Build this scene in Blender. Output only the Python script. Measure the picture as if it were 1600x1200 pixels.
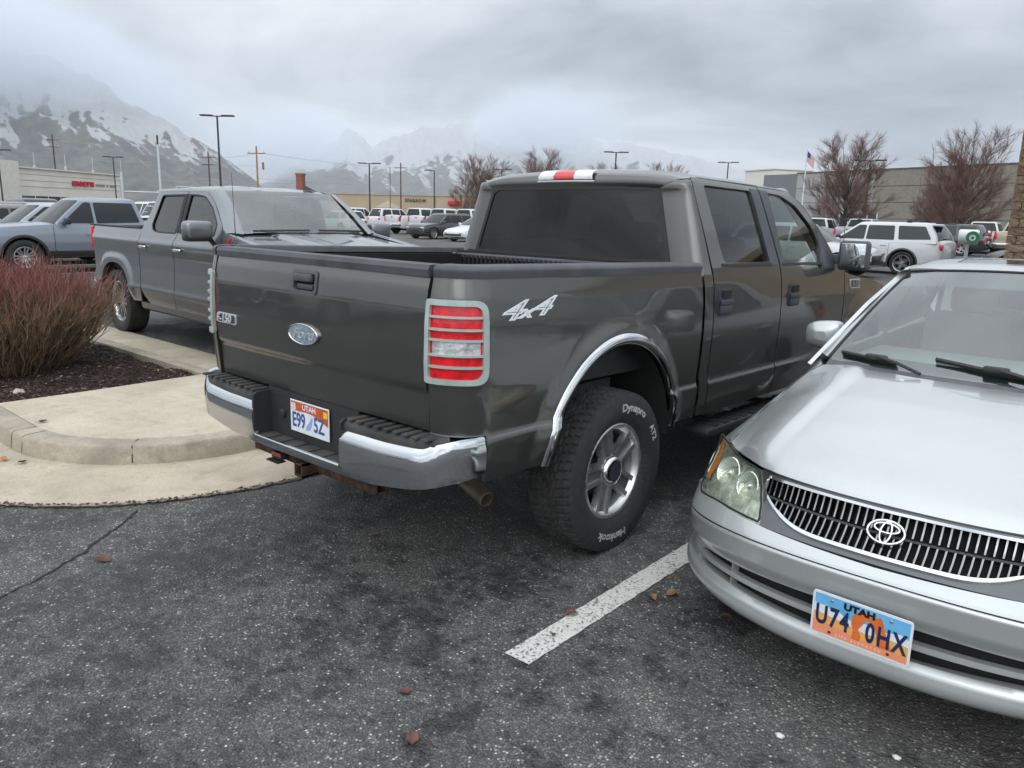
import bpy, bmesh, math, random
import numpy as np
from mathutils import Vector, Matrix
from mathutils.geometry import delaunay_2d_cdt

for o in list(bpy.data.objects):
    bpy.data.objects.remove(o, do_unlink=True)
scene = bpy.context.scene
COL = scene.collection
R = math.radians
PI = math.pi

# ------------------------------------------------------------------ camera
CAM = Vector((2.956, -3.087, 1.636))
AZ, PITCH, ROLL = 0.7167, 0.21586, 0.02503
_f = Vector((-math.sin(AZ) * math.cos(PITCH), math.cos(AZ) * math.cos(PITCH), -math.sin(PITCH)))
_r = Vector((math.cos(AZ), math.sin(AZ), 0))
_u = _r.cross(_f)
_r2 = _r * math.cos(ROLL) + _u * math.sin(ROLL)
_u2 = -_r * math.sin(ROLL) + _u * math.cos(ROLL)
cam_d = bpy.data.cameras.new('camera')
cam_d.sensor_width = 36
cam_d.lens = 1204.8 / 1600 * 36
cam_d.clip_start = 0.05
cam_d.clip_end = 60000
cam = bpy.data.objects.new('camera', cam_d)
COL.objects.link(cam)
cam.matrix_world = Matrix(((_r2.x, _u2.x, -_f.x, CAM.x), (_r2.y, _u2.y, -_f.y, CAM.y), (_r2.z, _u2.z, -_f.z, CAM.z), (0, 0, 0, 1)))
scene.camera = cam

# ------------------------------------------------------------------ sky and sun (overcast)
SUN_EL, SUN_AZ = R(34), R(140)
world = bpy.data.worlds.new('World')
scene.world = world
world.use_nodes = True


def N(nt, t, x=0, y=0, **kw):
    n = nt.nodes.new(t)
    for k, v in kw.items():
        setattr(n, k, v)
    return n


def math_n(nt, op, a, b=None, c=None, clamp=False):
    n = nt.nodes.new('ShaderNodeMath')
    n.operation = op
    n.use_clamp = clamp
    for i, v in enumerate((a, b, c)):
        if v is None:
            continue
        if hasattr(v, 'is_linked') or hasattr(v, 'links'):
            nt.links.new(v, n.inputs[i])
        else:
            n.inputs[i].default_value = v
    return n.outputs[0]


def ramp_n(nt, fac, stops, interp='LINEAR'):
    n = nt.nodes.new('ShaderNodeValToRGB')
    n.color_ramp.interpolation = interp
    el = n.color_ramp.elements
    while len(el) < len(stops):
        el.new(0.5)
    for e, (p, c) in zip(el, stops):
        e.position = p
        e.color = (c[0], c[1], c[2], 1) if not isinstance(c, (int, float)) else (c, c, c, 1)
    nt.links.new(fac, n.inputs[0])
    return n.outputs[0]


def mix_n(nt, fac, a, b, blend='MIX'):
    n = nt.nodes.new('ShaderNodeMix')
    n.data_type = 'RGBA'
    n.blend_type = blend
    for idx, v in ((0, fac), (6, a), (7, b)):
        if isinstance(v, (int, float)):
            n.inputs[idx].default_value = v
        elif isinstance(v, tuple):
            n.inputs[idx].default_value = (v[0], v[1], v[2], 1)
        else:
            nt.links.new(v, n.inputs[idx])
    return n.outputs[2]


def noise_n(nt, vec, scale, detail=4, rough=.55, dist=0, out=0):
    n = nt.nodes.new('ShaderNodeTexNoise')
    n.inputs['Scale'].default_value = scale
    n.inputs['Detail'].default_value = detail
    n.inputs['Roughness'].default_value = rough
    n.inputs['Distortion'].default_value = dist
    if vec is not None:
        nt.links.new(vec, n.inputs['Vector'])
    return n.outputs[out]


SKY_SEED = 15.0


def build_world():
    nt = world.node_tree
    nt.nodes.clear()
    out = N(nt, 'ShaderNodeOutputWorld')
    tc = N(nt, 'ShaderNodeTexCoord')
    sep = N(nt, 'ShaderNodeSeparateXYZ')
    nt.links.new(tc.outputs['Generated'], sep.inputs[0])
    z = math_n(nt, 'MAXIMUM', sep.outputs[2], 0.0)
    # overcast luminance: zenith about three times the horizon
    lum = math_n(nt, 'MULTIPLY_ADD', z, 1.30, 0.56)
    # cloud deck: project the direction on a high plane
    den = math_n(nt, 'ADD', z, 0.11)
    cx = math_n(nt, 'DIVIDE', sep.outputs[0], den)
    cy = math_n(nt, 'DIVIDE', sep.outputs[1], den)
    cmb = N(nt, 'ShaderNodeCombineXYZ')
    nt.links.new(cx, cmb.inputs[0]); nt.links.new(cy, cmb.inputs[1]); cmb.inputs[2].default_value = SKY_SEED
    big = noise_n(nt, cmb.outputs[0], 0.42, 5, .5, .8)
    fine = noise_n(nt, cmb.outputs[0], 1.1, 6, .55, .3)
    m = math_n(nt, 'MULTIPLY_ADD', fine, .28, math_n(nt, 'MULTIPLY', big, .85))
    mod = ramp_n(nt, m, [(.34, .34), (.46, .72), (.56, 1.02), (.68, 1.34), (.85, 1.5)], 'LINEAR')
    col = ramp_n(nt, m, [(.36, (.76, .86, 1.0)), (.52, (.87, .93, 1.0)), (.72, (.95, .975, 1.0))])
    # the veiled sun: a broad brightening of the cloud deck round its direction
    dt = N(nt, 'ShaderNodeVectorMath', operation='DOT_PRODUCT')
    nt.links.new(tc.outputs['Generated'], dt.inputs[0])
    dt.inputs[1].default_value = (math.sin(SUN_AZ) * math.cos(SUN_EL), math.cos(SUN_AZ) * math.cos(SUN_EL), math.sin(SUN_EL))
    glow = math_n(nt, 'POWER', math_n(nt, 'MAXIMUM', math_n(nt, 'MULTIPLY_ADD', dt.outputs['Value'], .6, .4), 0.0), 2.0)
    lum = math_n(nt, 'MULTIPLY_ADD', glow, 1.25, lum)
    sky_l = math_n(nt, 'MULTIPLY', lum, mod)
    colm = mix_n(nt, 1.0, col, sky_l, 'MULTIPLY')
    bg = N(nt, 'ShaderNodeBackground')
    nt.links.new(colm, bg.inputs[0])
    bg.inputs[1].default_value = 1.0
    sky = N(nt, 'ShaderNodeTexSky', sky_type='NISHITA', sun_disc=False)
    sky.sun_elevation = SUN_EL
    sky.sun_rotation = SUN_AZ
    bg2 = N(nt, 'ShaderNodeBackground')
    nt.links.new(sky.outputs[0], bg2.inputs[0])
    bg2.inputs[1].default_value = 0.06
    mx = N(nt, 'ShaderNodeMixShader')
    mx.inputs[0].default_value = .93
    nt.links.new(bg2.outputs[0], mx.inputs[1]); nt.links.new(bg.outputs[0], mx.inputs[2])
    nt.links.new(mx.outputs[0], out.inputs[0])


build_world()
sun_d = bpy.data.lights.new('sun', 'SUN')
sun_d.energy = 0.7
sun_d.angle = R(40)
sun_d.color = (1, .97, .93)
sun = bpy.data.objects.new('sun', sun_d)
COL.objects.link(sun)
_sd = Vector((math.sin(SUN_AZ) * math.cos(SUN_EL), math.cos(SUN_AZ) * math.cos(SUN_EL), math.sin(SUN_EL)))
sun.rotation_euler = _sd.to_track_quat('Z', 'Y').to_euler()
vs = scene.view_settings
vs.view_transform = 'Standard'
vs.look = 'None'
vs.exposure = 0.0
vs.gamma = 1
scene.cycles.max_bounces = 8
scene.cycles.transparent_max_bounces = 16
scene.cycles.volume_bounces = 3
scene.cycles.use_denoising = True

# ------------------------------------------------------------------ materials
MATS = {}


def mat(name, color=(.5, .5, .5), rough=.5, metal=0.0, coat=0.0, coat_r=.03, ior=1.5, spec=.5,
        noise=None, bump=None, emit=None, sheen=0, trans=0, rnoise=None, dirt=None):
    """noise=(scale, amount, detail)  bump=(scale, strength, dist)  rnoise=(scale, amount)"""
    if name in MATS:
        return MATS[name]
    m = bpy.data.materials.new(name)
    m.use_nodes = True
    nt = m.node_tree
    p = nt.nodes['Principled BSDF']
    p.inputs['Base Color'].default_value = (*color, 1)
    p.inputs['Roughness'].default_value = rough
    p.inputs['Metallic'].default_value = metal
    p.inputs['Coat Weight'].default_value = coat
    p.inputs['Coat Roughness'].default_value = coat_r
    p.inputs['IOR'].default_value = ior
    p.inputs['Specular IOR Level'].default_value = spec
    p.inputs['Transmission Weight'].default_value = trans
    tc = nt.nodes.new('ShaderNodeTexCoord')
    vec = tc.outputs['Object']
    csock = None
    if noise:
        s, a, d = noise
        nf = noise_n(nt, vec, s, d)
        lo = tuple(c * (1 - a) for c in color)
        hi = tuple(min(1, c * (1 + a)) for c in color)
        csock = ramp_n(nt, nf, [(.3, lo), (.7, hi)])
    if dirt:
        # dirt=(scale, threshold, colour): grime patches with a shape of their own
        nf = noise_n(nt, vec, dirt[0], 8, .65)
        fac = ramp_n(nt, nf, [(dirt[1], 0), (dirt[1] + .16, .75)])
        csock = mix_n(nt, fac, csock if csock is not None else color, dirt[2])
    if csock is not None:
        nt.links.new(csock, p.inputs['Base Color'])
    if rnoise:
        nf = noise_n(nt, vec, rnoise[0], 5)
        rr = ramp_n(nt, nf, [(.3, max(0, rough - rnoise[1])), (.7, min(1, rough + rnoise[1]))])
        nt.links.new(rr, p.inputs['Roughness'])
    if bump:
        nf = noise_n(nt, vec, bump[0], 5, .6)
        b = nt.nodes.new('ShaderNodeBump')
        b.inputs['Strength'].default_value = bump[1]
        b.inputs['Distance'].default_value = bump[2] if len(bump) > 2 else .01
        nt.links.new(nf, b.inputs['Height'])
        nt.links.new(b.outputs[0], p.inputs['Normal'])
    if emit:
        p.inputs['Emission Color'].default_value = (*emit[0], 1)
        p.inputs['Emission Strength'].default_value = emit[1]
    MATS[name] = m
    return m


def glass_mat(name, tint=(.7, .75, .75), refl_rough=0.0, ior=1.5, rmul=1.0, r0=.07):
    """thin window glass: fresnel reflection over tinted see-through"""
    if name in MATS:
        return MATS[name]
    m = bpy.data.materials.new(name)
    m.use_nodes = True
    nt = m.node_tree
    nt.nodes.clear()
    out = N(nt, 'ShaderNodeOutputMaterial')
    tr = N(nt, 'ShaderNodeBsdfTransparent')
    tr.inputs[0].default_value = (*tint, 1)
    gl = N(nt, 'ShaderNodeBsdfGlossy')
    gl.inputs['Roughness'].default_value = refl_rough
    gl.inputs['Color'].default_value = (rmul, rmul, rmul, 1)
    fr = N(nt, 'ShaderNodeLayerWeight')
    fr.inputs[0].default_value = .5
    fac = ramp_n(nt, fr.outputs['Facing'], [(0, r0), (.45, r0 * 1.5), (.65, r0 * 1.5 + .12), (.82, .45), (1, .95)])
    mx = N(nt, 'ShaderNodeMixShader')
    nt.links.new(fac, mx.inputs[0])
    nt.links.new(tr.outputs[0], mx.inputs[1]); nt.links.new(gl.outputs[0], mx.inputs[2])
    nt.links.new(mx.outputs[0], out.inputs[0])
    MATS[name] = m
    return m


def paint(name, color, metal=.35, rough=.38, flake=.12):
    """clear-coated vehicle paint with fine flake and a trace of dust"""
    if name in MATS:
        return MATS[name]
    m = mat(name, color, rough, metal, coat=1.0, coat_r=.035)
    nt = m.node_tree
    p = nt.nodes['Principled BSDF']
    tc = N(nt, 'ShaderNodeTexCoord')
    n1 = noise_n(nt, tc.outputs['Object'], 900, 1)
    lo = tuple(c * (1 - flake) for c in color); hi = tuple(min(1, c * (1 + flake)) for c in color)
    c0 = ramp_n(nt, n1, [(.3, lo), (.7, hi)])
    n2 = noise_n(nt, tc.outputs['Object'], 2.3, 9, .7)
    dustf = ramp_n(nt, n2, [(.5, 0), (.8, .12)])
    c1 = mix_n(nt, dustf, c0, (.20, .18, .155))
    nt.links.new(c1, p.inputs['Base Color'])
    cr = ramp_n(nt, n2, [(.4, .02), (.75, .09)])
    nt.links.new(cr, p.inputs['Coat Roughness'])
    return m


# ------------------------------------------------------------------ mesh helpers
def link(name, me, parent=None, mats=None):
    o = bpy.data.objects.new(name, me)
    COL.objects.link(o)
    if parent is not None:
        o.parent = parent
    if mats is not None:
        for m in (mats if isinstance(mats, (list, tuple)) else [mats]):
            me.materials.append(m)
    return o


def empty(name, loc=(0, 0, 0), rz=0, label=None, cat=None, group=None):
    o = bpy.data.objects.new(name, None)
    COL.objects.link(o)
    o.empty_display_size = .2
    o.location = loc
    o.rotation_euler = (0, 0, rz)
    tag(o, label, cat, group)
    return o


def tag(o, label=None, cat=None, group=None, kind=None):
    for k, v in (('label', label), ('category', cat), ('group', group), ('kind', kind)):
        if v:
            o[k] = v
    return o


class MB:
    """collects shapes into one mesh"""

    def __init__(self):
        self.v = []; self.f = []; self.mi = []; self.sm = []

    def add(self, verts, faces, mi=0, smooth=False):
        b = len(self.v)
        self.v += [tuple(p) for p in verts]
        self.f += [tuple(i + b for i in f) for f in faces]
        self.mi += [mi] * len(faces)
        self.sm += [smooth] * len(faces)
        return self

    def box(self, c, s, mi=0, rot=None, taper=None):
        hx, hy, hz = s[0] / 2, s[1] / 2, s[2] / 2
        P = []
        for z in (-hz, hz):
            k = 1 if (taper is None or z < 0) else taper
            for x, y in ((-hx, -hy), (hx, -hy), (hx, hy), (-hx, hy)):
                p = Vector((x * k, y * k, z))
                if rot is not None:
                    p = rot @ p
                P.append(p + Vector(c))
        return self.add(P, [(3, 2, 1, 0), (4, 5, 6, 7), (0, 1, 5, 4), (1, 2, 6, 5), (2, 3, 7, 6), (3, 0, 4, 7)], mi)

    def rbox(self, c, s, r=.01, seg=2, mi=0, rot=None):
        bm = bmesh.new()
        bmesh.ops.create_cube(bm, size=1)
        for v in bm.verts:
            v.co = Vector((v.co.x * s[0], v.co.y * s[1], v.co.z * s[2]))
        bmesh.ops.bevel(bm, geom=list(bm.edges), offset=min(r, min(s) * .49), segments=seg, affect='EDGES', profile=.5)
        bm.verts.index_update()
        P = [((rot @ v.co) if rot is not None else v.co) + Vector(c) for v in bm.verts]
        F = [[v.index for v in f.verts] for f in bm.faces]
        bm.free()
        return self.add(P, F, mi, True)

    def tube(self, path, rad, n=8, mi=0, cap=True, smooth=True):
        path = [Vector(p) for p in path]
        rads = rad if isinstance(rad, (list, tuple)) else [rad] * len(path)
        P = []; F = []
        up = Vector((0, 0, 1))
        prev = None
        for i, p in enumerate(path):
            t = (path[min(i + 1, len(path) - 1)] - path[max(i - 1, 0)]).normalized()
            if prev is None:
                a = t.cross(up)
                if a.length < 1e-3:
                    a = t.cross(Vector((1, 0, 0)))
            else:
                a = prev - t * prev.dot(t)
            a.normalize(); prev = a
            b = t.cross(a)
            for k in range(n):
                th = 2 * PI * k / n
                P.append(p + (a * math.cos(th) + b * math.sin(th)) * rads[i])
        for i in range(len(path) - 1):
            for k in range(n):
                k2 = (k + 1) % n
                F.append((i * n + k, i * n + k2, (i + 1) * n + k2, (i + 1) * n + k))
        if cap:
            F.append(tuple(range(n - 1, -1, -1))); F.append(tuple((len(path) - 1) * n + k for k in range(n)))
        return self.add(P, F, mi, smooth)

    def lathe(self, prof, n=32, mi=0, axis='x', c=(0, 0, 0), smooth=True, close=False):
        """prof: list of (axial, radius)"""
        P = []; F = []
        for a, r in prof:
            for k in range(n):
                th = 2 * PI * k / n
                if axis == 'x':
                    P.append((c[0] + a, c[1] + r * math.cos(th), c[2] + r * math.sin(th)))
                elif axis == 'y':
                    P.append((c[0] + r * math.sin(th), c[1] + a, c[2] + r * math.cos(th)))
                else:
                    P.append((c[0] + r * math.cos(th), c[1] + r * math.sin(th), c[2] + a))
        m = len(prof)
        for i in range(m - 1 if not close else m):
            i2 = (i + 1) % m
            for k in range(n):
                k2 = (k + 1) % n
                F.append((i * n + k, i * n + k2, i2 * n + k2, i2 * n + k))
        return self.add(P, F, mi, smooth)

    def prism(self, poly, axis, a0, a1, mi=0):
        """poly 2D extruded along axis; axis x: (y,z)  y: (x,z)  z: (x,y)"""
        n = len(poly); P = []
        for a in (a0, a1):
            for u, v in poly:
                P.append({'x': (a, u, v), 'y': (u, a, v), 'z': (u, v, a)}[axis])
        F = [tuple(range(n))[::-1], tuple(range(n, 2 * n))] + [(i, (i + 1) % n, n + (i + 1) % n, n + i) for i in range(n)]
        return self.add(P, F, mi)

    def grid(self, G, mi=0, smooth=True, flip=False):
        """G: list of rows of points"""
        nr, nc = len(G), len(G[0])
        P = [p for row in G for p in row]
        F = []
        for i in range(nr - 1):
            for j in range(nc - 1):
                q = (i * nc + j, i * nc + j + 1, (i + 1) * nc + j + 1, (i + 1) * nc + j)
                F.append(q[::-1] if flip else q)
        return self.add(P, F, mi, smooth)

    def mesh(self, name='m', xf=None, fixn=False):
        me = bpy.data.meshes.new(name)
        V = self.v if xf is None else [xf(p) for p in self.v]
        me.from_pydata(V, [], self.f)
        me.polygons.foreach_set('material_index', self.mi)
        me.polygons.foreach_set('use_smooth', self.sm)
        if fixn:
            bm = bmesh.new(); bm.from_mesh(me)
            bmesh.ops.recalc_face_normals(bm, faces=bm.faces)
            bm.to_mesh(me); bm.free()
        me.update()
        return me

    def build(self, name, mats, parent=None, xf=None, fixn=True, sharp=35):
        me = self.mesh(name, xf, fixn)
        if sharp:
            me.set_sharp_from_angle(angle=R(sharp))
        return link(name, me, parent, mats)


def resample(poly, res, closed=True):
    out = []
    n = len(poly)
    for i in range(n if closed else n - 1):
        a = poly[i]; b = poly[(i + 1) % n]
        d = math.hypot(b[0] - a[0], b[1] - a[1])
        k = max(1, int(math.ceil(d / res)))
        for j in range(k):
            t = j / k
            out.append((a[0] + (b[0] - a[0]) * t, a[1] + (b[1] - a[1]) * t))
    if not closed:
        out.append(tuple(poly[-1]))
    return out


def fillet(poly, r, seg=5):
    """round the corners of a polygon; r one radius or a list"""
    n = len(poly); out = []
    for i in range(n):
        p = Vector(poly[i]); a = Vector(poly[i - 1]); b = Vector(poly[(i + 1) % n])
        rad = r[i] if isinstance(r, (list, tuple)) else r
        da = a - p; db = b - p
        if rad <= 0 or da.length < 1e-6 or db.length < 1e-6:
            out.append((p.x, p.y)); continue
        k = min(rad, da.length * .48, db.length * .48)
        A = p + da.normalized() * k; B = p + db.normalized() * k
        for j in range(seg + 1):
            t = j / seg
            q = A * (1 - t) ** 2 + p * (2 * t * (1 - t)) + B * t * t
            out.append((q.x, q.y))
    return out


def inpoly(px, py, poly):
    inside = np.zeros(px.shape, bool)
    n = len(poly)
    for i in range(n):
        x1, y1 = poly[i]; x2, y2 = poly[(i + 1) % n]
        if y1 == y2:
            continue
        c = ((y1 > py) != (y2 > py)) & (px < (x2 - x1) * (py - y1) / (y2 - y1) + x1)
        inside ^= c
    return inside


REF = [Vector((0, 1.0, .8))]


def panel(name, outline, fmap, m, parent, res=.03, holes=(), thick=.014, off=0.0, ref=None, flat=False, only_mesh=False, both=False):
    """curved sheet: 2D outline (with holes) triangulated and mapped to 3D by fmap(u,v)->(N,3), with turned-in edges.
    Vertex normals come from the mapped surface itself, so reflections run smoothly."""
    loops = [resample(outline, res)] + [resample(h, res) for h in holes]
    pts = []; edges = []
    for lp in loops:
        b = len(pts); n = len(lp)
        pts += lp
        edges += [(b + i, b + (i + 1) % n) for i in range(n)]
    nb = len(pts)
    A = np.array(pts)
    u0, v0 = A.min(0); u1, v1 = A.max(0)
    us = np.arange(u0 + res * .5, u1, res); vs_ = np.arange(v0 + res * .45, v1, res * .9)
    if len(us) and len(vs_):
        gu, gv = np.meshgrid(us, vs_)
        gu = gu + (np.arange(gu.shape[0]) % 2)[:, None] * res * .5
        gu = gu.ravel(); gv = gv.ravel()
        ok = inpoly(gu, gv, loops[0])
        for h in loops[1:]:
            ok &= ~inpoly(gu, gv, h)
        gu, gv = gu[ok], gv[ok]
        if len(gu):
            keep = np.ones(len(gu), bool)
            for s in range(0, nb, 256):
                d2 = (gu[:, None] - A[None, s:s + 256, 0]) ** 2 + (gv[:, None] - A[None, s:s + 256, 1]) ** 2
                keep &= d2.min(1) > (res * .45) ** 2
            pts += list(zip(gu[keep], gv[keep]))
    vo, eo, fo, ov, oe, of = delaunay_2d_cdt([Vector(p) for p in pts], edges, [], 0, 1e-7)
    UV = np.array([(p.x, p.y) for p in vo])
    F = np.array([f for f in fo if len(f) == 3])
    cen = UV[F].mean(1)
    ok = inpoly(cen[:, 0], cen[:, 1], loops[0])
    for h in loops[1:]:
        ok &= ~inpoly(cen[:, 0], cen[:, 1], h)
    F = F[ok]
    e = 1e-3
    P = fmap(UV[:, 0], UV[:, 1])
    du = fmap(UV[:, 0] + e, UV[:, 1]) - fmap(UV[:, 0] - e, UV[:, 1])
    dv = fmap(UV[:, 0], UV[:, 1] + e) - fmap(UV[:, 0], UV[:, 1] - e)
    nn = np.cross(du, dv)
    nn /= np.maximum(np.linalg.norm(nn, axis=1, keepdims=True), 1e-12)
    rf = np.array(ref if ref is not None else REF[0])
    if (nn * (P - rf)).sum(1).mean() < 0:
        nn = -nn
    a, b, c = P[F[:, 0]], P[F[:, 1]], P[F[:, 2]]
    fn = np.cross(b - a, c - a)
    wrong = (fn * nn[F].sum(1)).sum(1) < 0
    F[wrong] = F[wrong][:, ::-1]
    P = P + nn * off
    V = P.copy(); NN = nn.copy(); FA = [tuple(f) for f in F.tolist()]
    if thick > 0:
        cnt = {}
        for f in FA:
            for i in range(3):
                k = (f[i], f[(i + 1) % 3])
                cnt[k] = cnt.get(k, 0) + 1
        bd = [k for k in cnt if (k[1], k[0]) not in cnt]
        base = len(V)
        ex = []; en = []; ef = []
        for (i, j) in bd:
            t = P[j] - P[i]
            s = np.cross(t, nn[i]); s /= max(np.linalg.norm(s), 1e-9)
            q = base + len(ex)
            ex += [P[i], P[j], P[j] - nn[j] * thick, P[i] - nn[i] * thick]
            en += [s] * 4
            ef.append((q + 1, q, q + 3, q + 2))
        if ex:
            V = np.concatenate([V, np.array(ex)]); NN = np.concatenate([NN, np.array(en)])
            FA += ef
        if both:
            b2 = len(V)
            V = np.concatenate([V, P - nn * thick]); NN = np.concatenate([NN, -nn])
            FA += [(f[2] + b2, f[1] + b2, f[0] + b2) for f in F.tolist()]
    me = bpy.data.meshes.new(name)
    me.from_pydata(V.tolist(), [], FA)
    me.polygons.foreach_set('use_smooth', [True] * len(me.polygons))
    me.update()
    me.normals_split_custom_set_from_vertices(NN.tolist())
    if only_mesh:
        return me
    return link(name, me, parent, m)


def smooth_table(knots, sig=.012, step=.004):
    k = np.array(knots, float)
    x = np.arange(k[0, 0] - .1, k[-1, 0] + .1, step)
    y = np.interp(x, k[:, 0], k[:, 1])
    n = max(1, int(3 * sig / step))
    w = np.exp(-.5 * (np.arange(-n, n + 1) * step / sig) ** 2); w /= w.sum()
    y = np.convolve(np.pad(y, n, 'edge'), w, 'valid')
    return lambda q: np.interp(q, x, y)


def text_mesh(body, size=1.0, outline=0.0, extrude=0.0, offset=0.0, shear=0.0, space=1.0, sx=1.0):
    cu = bpy.data.curves.new('t', 'FONT')
    cu.body = body; cu.size = size; cu.shear = shear; cu.space_character = space
    cu.align_x = 'CENTER'; cu.align_y = 'CENTER'; cu.resolution_u = 3
    if outline > 0:
        cu.fill_mode = 'NONE'; cu.bevel_depth = outline; cu.bevel_resolution = 0
    else:
        cu.extrude = extrude; cu.offset = offset
    ob = bpy.data.objects.new('t', cu)
    COL.objects.link(ob)
    bpy.context.view_layer.update()
    dg = bpy.context.evaluated_depsgraph_get()
    me = bpy.data.meshes.new_from_object(ob.evaluated_get(dg))
    V = [(v.co.x * sx, v.co.y, v.co.z) for v in me.vertices]
    F = [tuple(p.vertices) for p in me.polygons]
    bpy.data.objects.remove(ob, do_unlink=True); bpy.data.curves.remove(cu); bpy.data.meshes.remove(me)
    return V, F


def text_obj(name, body, m, parent, fn, **kw):
    """lettering laid on a surface: fn(x, y, z) -> point"""
    V, F = text_mesh(body, **kw)
    mb = MB(); mb.add([fn(*v) for v in V], F)
    return mb.build(name, m, parent, fixn=False, sharp=0)


def copy_tree(o, parent=None):
    c = o.copy()
    COL.objects.link(c)
    c.parent = parent
    for ch in o.children:
        copy_tree(ch, c)
    return c
# ================================================================== GROUND
rng = random.Random(7)
nr = np.random.default_rng(5)


def asphalt_mat():
    m = bpy.data.materials.new('asphalt')
    m.use_nodes = True
    nt = m.node_tree
    p = nt.nodes['Principled BSDF']
    tc = N(nt, 'ShaderNodeTexCoord'); vec = tc.outputs['Object']
    # sealcoat worn in patches, aggregate showing
    patch = noise_n(nt, vec, 1.3, 7, .62, .4)
    patch2 = noise_n(nt, vec, 8.5, 6, .6, .5)
    patch3 = noise_n(nt, vec, 24, 5, .6, .6)
    wear = math_n(nt, 'ADD', math_n(nt, 'MULTIPLY', patch, .42), math_n(nt, 'ADD', math_n(nt, 'MULTIPLY', patch2, .35), math_n(nt, 'MULTIPLY', patch3, .23)))
    base = ramp_n(nt, wear, [(.41, (.024, .024, .024)), (.465, (.044, .0435, .043)), (.49, (.070, .069, .067)), (.56, (.098, .0965, .093)), (.66, (.135, .132, .126))])
    vor = N(nt, 'ShaderNodeTexVoronoi'); vor.inputs['Scale'].default_value = 85
    nt.links.new(vec, vor.inputs['Vector'])
    sepc = N(nt, 'ShaderNodeSeparateColor'); nt.links.new(vor.outputs['Color'], sepc.inputs[0])
    v2 = N(nt, 'ShaderNodeTexVoronoi'); v2.inputs['Scale'].default_value = 200
    nt.links.new(vec, v2.inputs['Vector'])
    sep2 = N(nt, 'ShaderNodeSeparateColor'); nt.links.new(v2.outputs['Color'], sep2.inputs[0])
    stone_on = ramp_n(nt, math_n(nt, 'ADD', sepc.outputs[0], math_n(nt, 'MULTIPLY', math_n(nt, 'SUBTRACT', wear, .5), 1.7)), [(.845, 0), (.885, 1)])
    inside = ramp_n(nt, vor.outputs['Distance'], [(.28, 1), (.46, 0)])
    sf = math_n(nt, 'MULTIPLY', stone_on, inside)
    stone_c = ramp_n(nt, sepc.outputs[1], [(0, (.18, .17, .15)), (.6, (.34, .31, .26)), (1, (.60, .55, .45))])
    fine = ramp_n(nt, sep2.outputs[0], [(0, .42), (.55, .90), (.85, 1.3), (1, 2.2)])
    c0 = mix_n(nt, 1.0, base, fine, 'MULTIPLY')
    c1 = mix_n(nt, sf, c0, stone_c)
    stain = noise_n(nt, vec, .55, 4, .5)
    c2 = mix_n(nt, ramp_n(nt, stain, [(.55, 0), (.72, .25)]), c1, (.075, .066, .052))
    nt.links.new(c2, p.inputs['Base Color'])
    rg = ramp_n(nt, wear, [(.42, .45), (.52, .82)])
    nt.links.new(rg, p.inputs['Roughness'])
    h = math_n(nt, 'ADD', math_n(nt, 'MULTIPLY', v2.outputs['Distance'], -.5), math_n(nt, 'MULTIPLY', vor.outputs['Distance'], -.9))
    h = math_n(nt, 'ADD', h, math_n(nt, 'MULTIPLY', patch2, 1.6))
    b = N(nt, 'ShaderNodeBump'); b.inputs['Strength'].default_value = .9; b.inputs['Distance'].default_value = .007
    nt.links.new(h, b.inputs['Height']); nt.links.new(b.outputs[0], p.inputs['Normal'])
    return m


def concrete_mat(name, c, amt=.18, stain=(.30, .26, .20)):
    m = bpy.data.materials.new(name)
    m.use_nodes = True
    nt = m.node_tree
    p = nt.nodes['Principled BSDF']
    tc = N(nt, 'ShaderNodeTexCoord'); vec = tc.outputs['Object']
    n1 = noise_n(nt, vec, 2.2, 8, .65, .3)
    n2 = noise_n(nt, vec, 60, 4, .7)
    n3 = noise_n(nt, vec, 7, 7, .6)
    c0 = ramp_n(nt, n1, [(.3, tuple(x * (1 - amt) for x in c)), (.7, tuple(min(1, x * (1 + amt)) for x in c))])
    c1 = mix_n(nt, ramp_n(nt, n3, [(.52, 0), (.70, .55)]), c0, stain)
    c2 = mix_n(nt, 1.0, c1, ramp_n(nt, n2, [(.25, .80), (.6, 1.06)]), 'MULTIPLY')
    nt.links.new(c2, p.inputs['Base Color'])
    p.inputs['Roughness'].default_value = .88
    b = N(nt, 'ShaderNodeBump'); b.inputs['Strength'].default_value = .35; b.inputs['Distance'].default_value = .004
    nt.links.new(math_n(nt, 'ADD', n2, n3), b.inputs['Height']); nt.links.new(b.outputs[0], p.inputs['Normal'])
    return m


ASPH = asphalt_mat()
CONC = concrete_mat('concrete', (.45, .39, .30))
KERBM = concrete_mat('kerb_concrete', (.33, .29, .225), .28, (.17, .145, .10))
GUTT = concrete_mat('gutter_concrete', (.42, .36, .275), .18, (.28, .235, .17))

mb = MB(); mb.grid([[(-9000, -4000, -.05), (9000, -4000, -.05)], [(-9000, 11000, -.05), (9000, 11000, -.05)]])
ground = mb.build('ground', mat('dry_ground', (.10, .095, .075), .95, noise=(.01, .35, 6)))
tag(ground, kind='structure')
mb = MB(); mb.grid([[(-130, -60, 0), (90, -60, 0)], [(-130, 140, 0), (90, 140, 0)]])
lot = mb.build('parking_lot', ASPH)
tag(lot, kind='structure')


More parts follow.
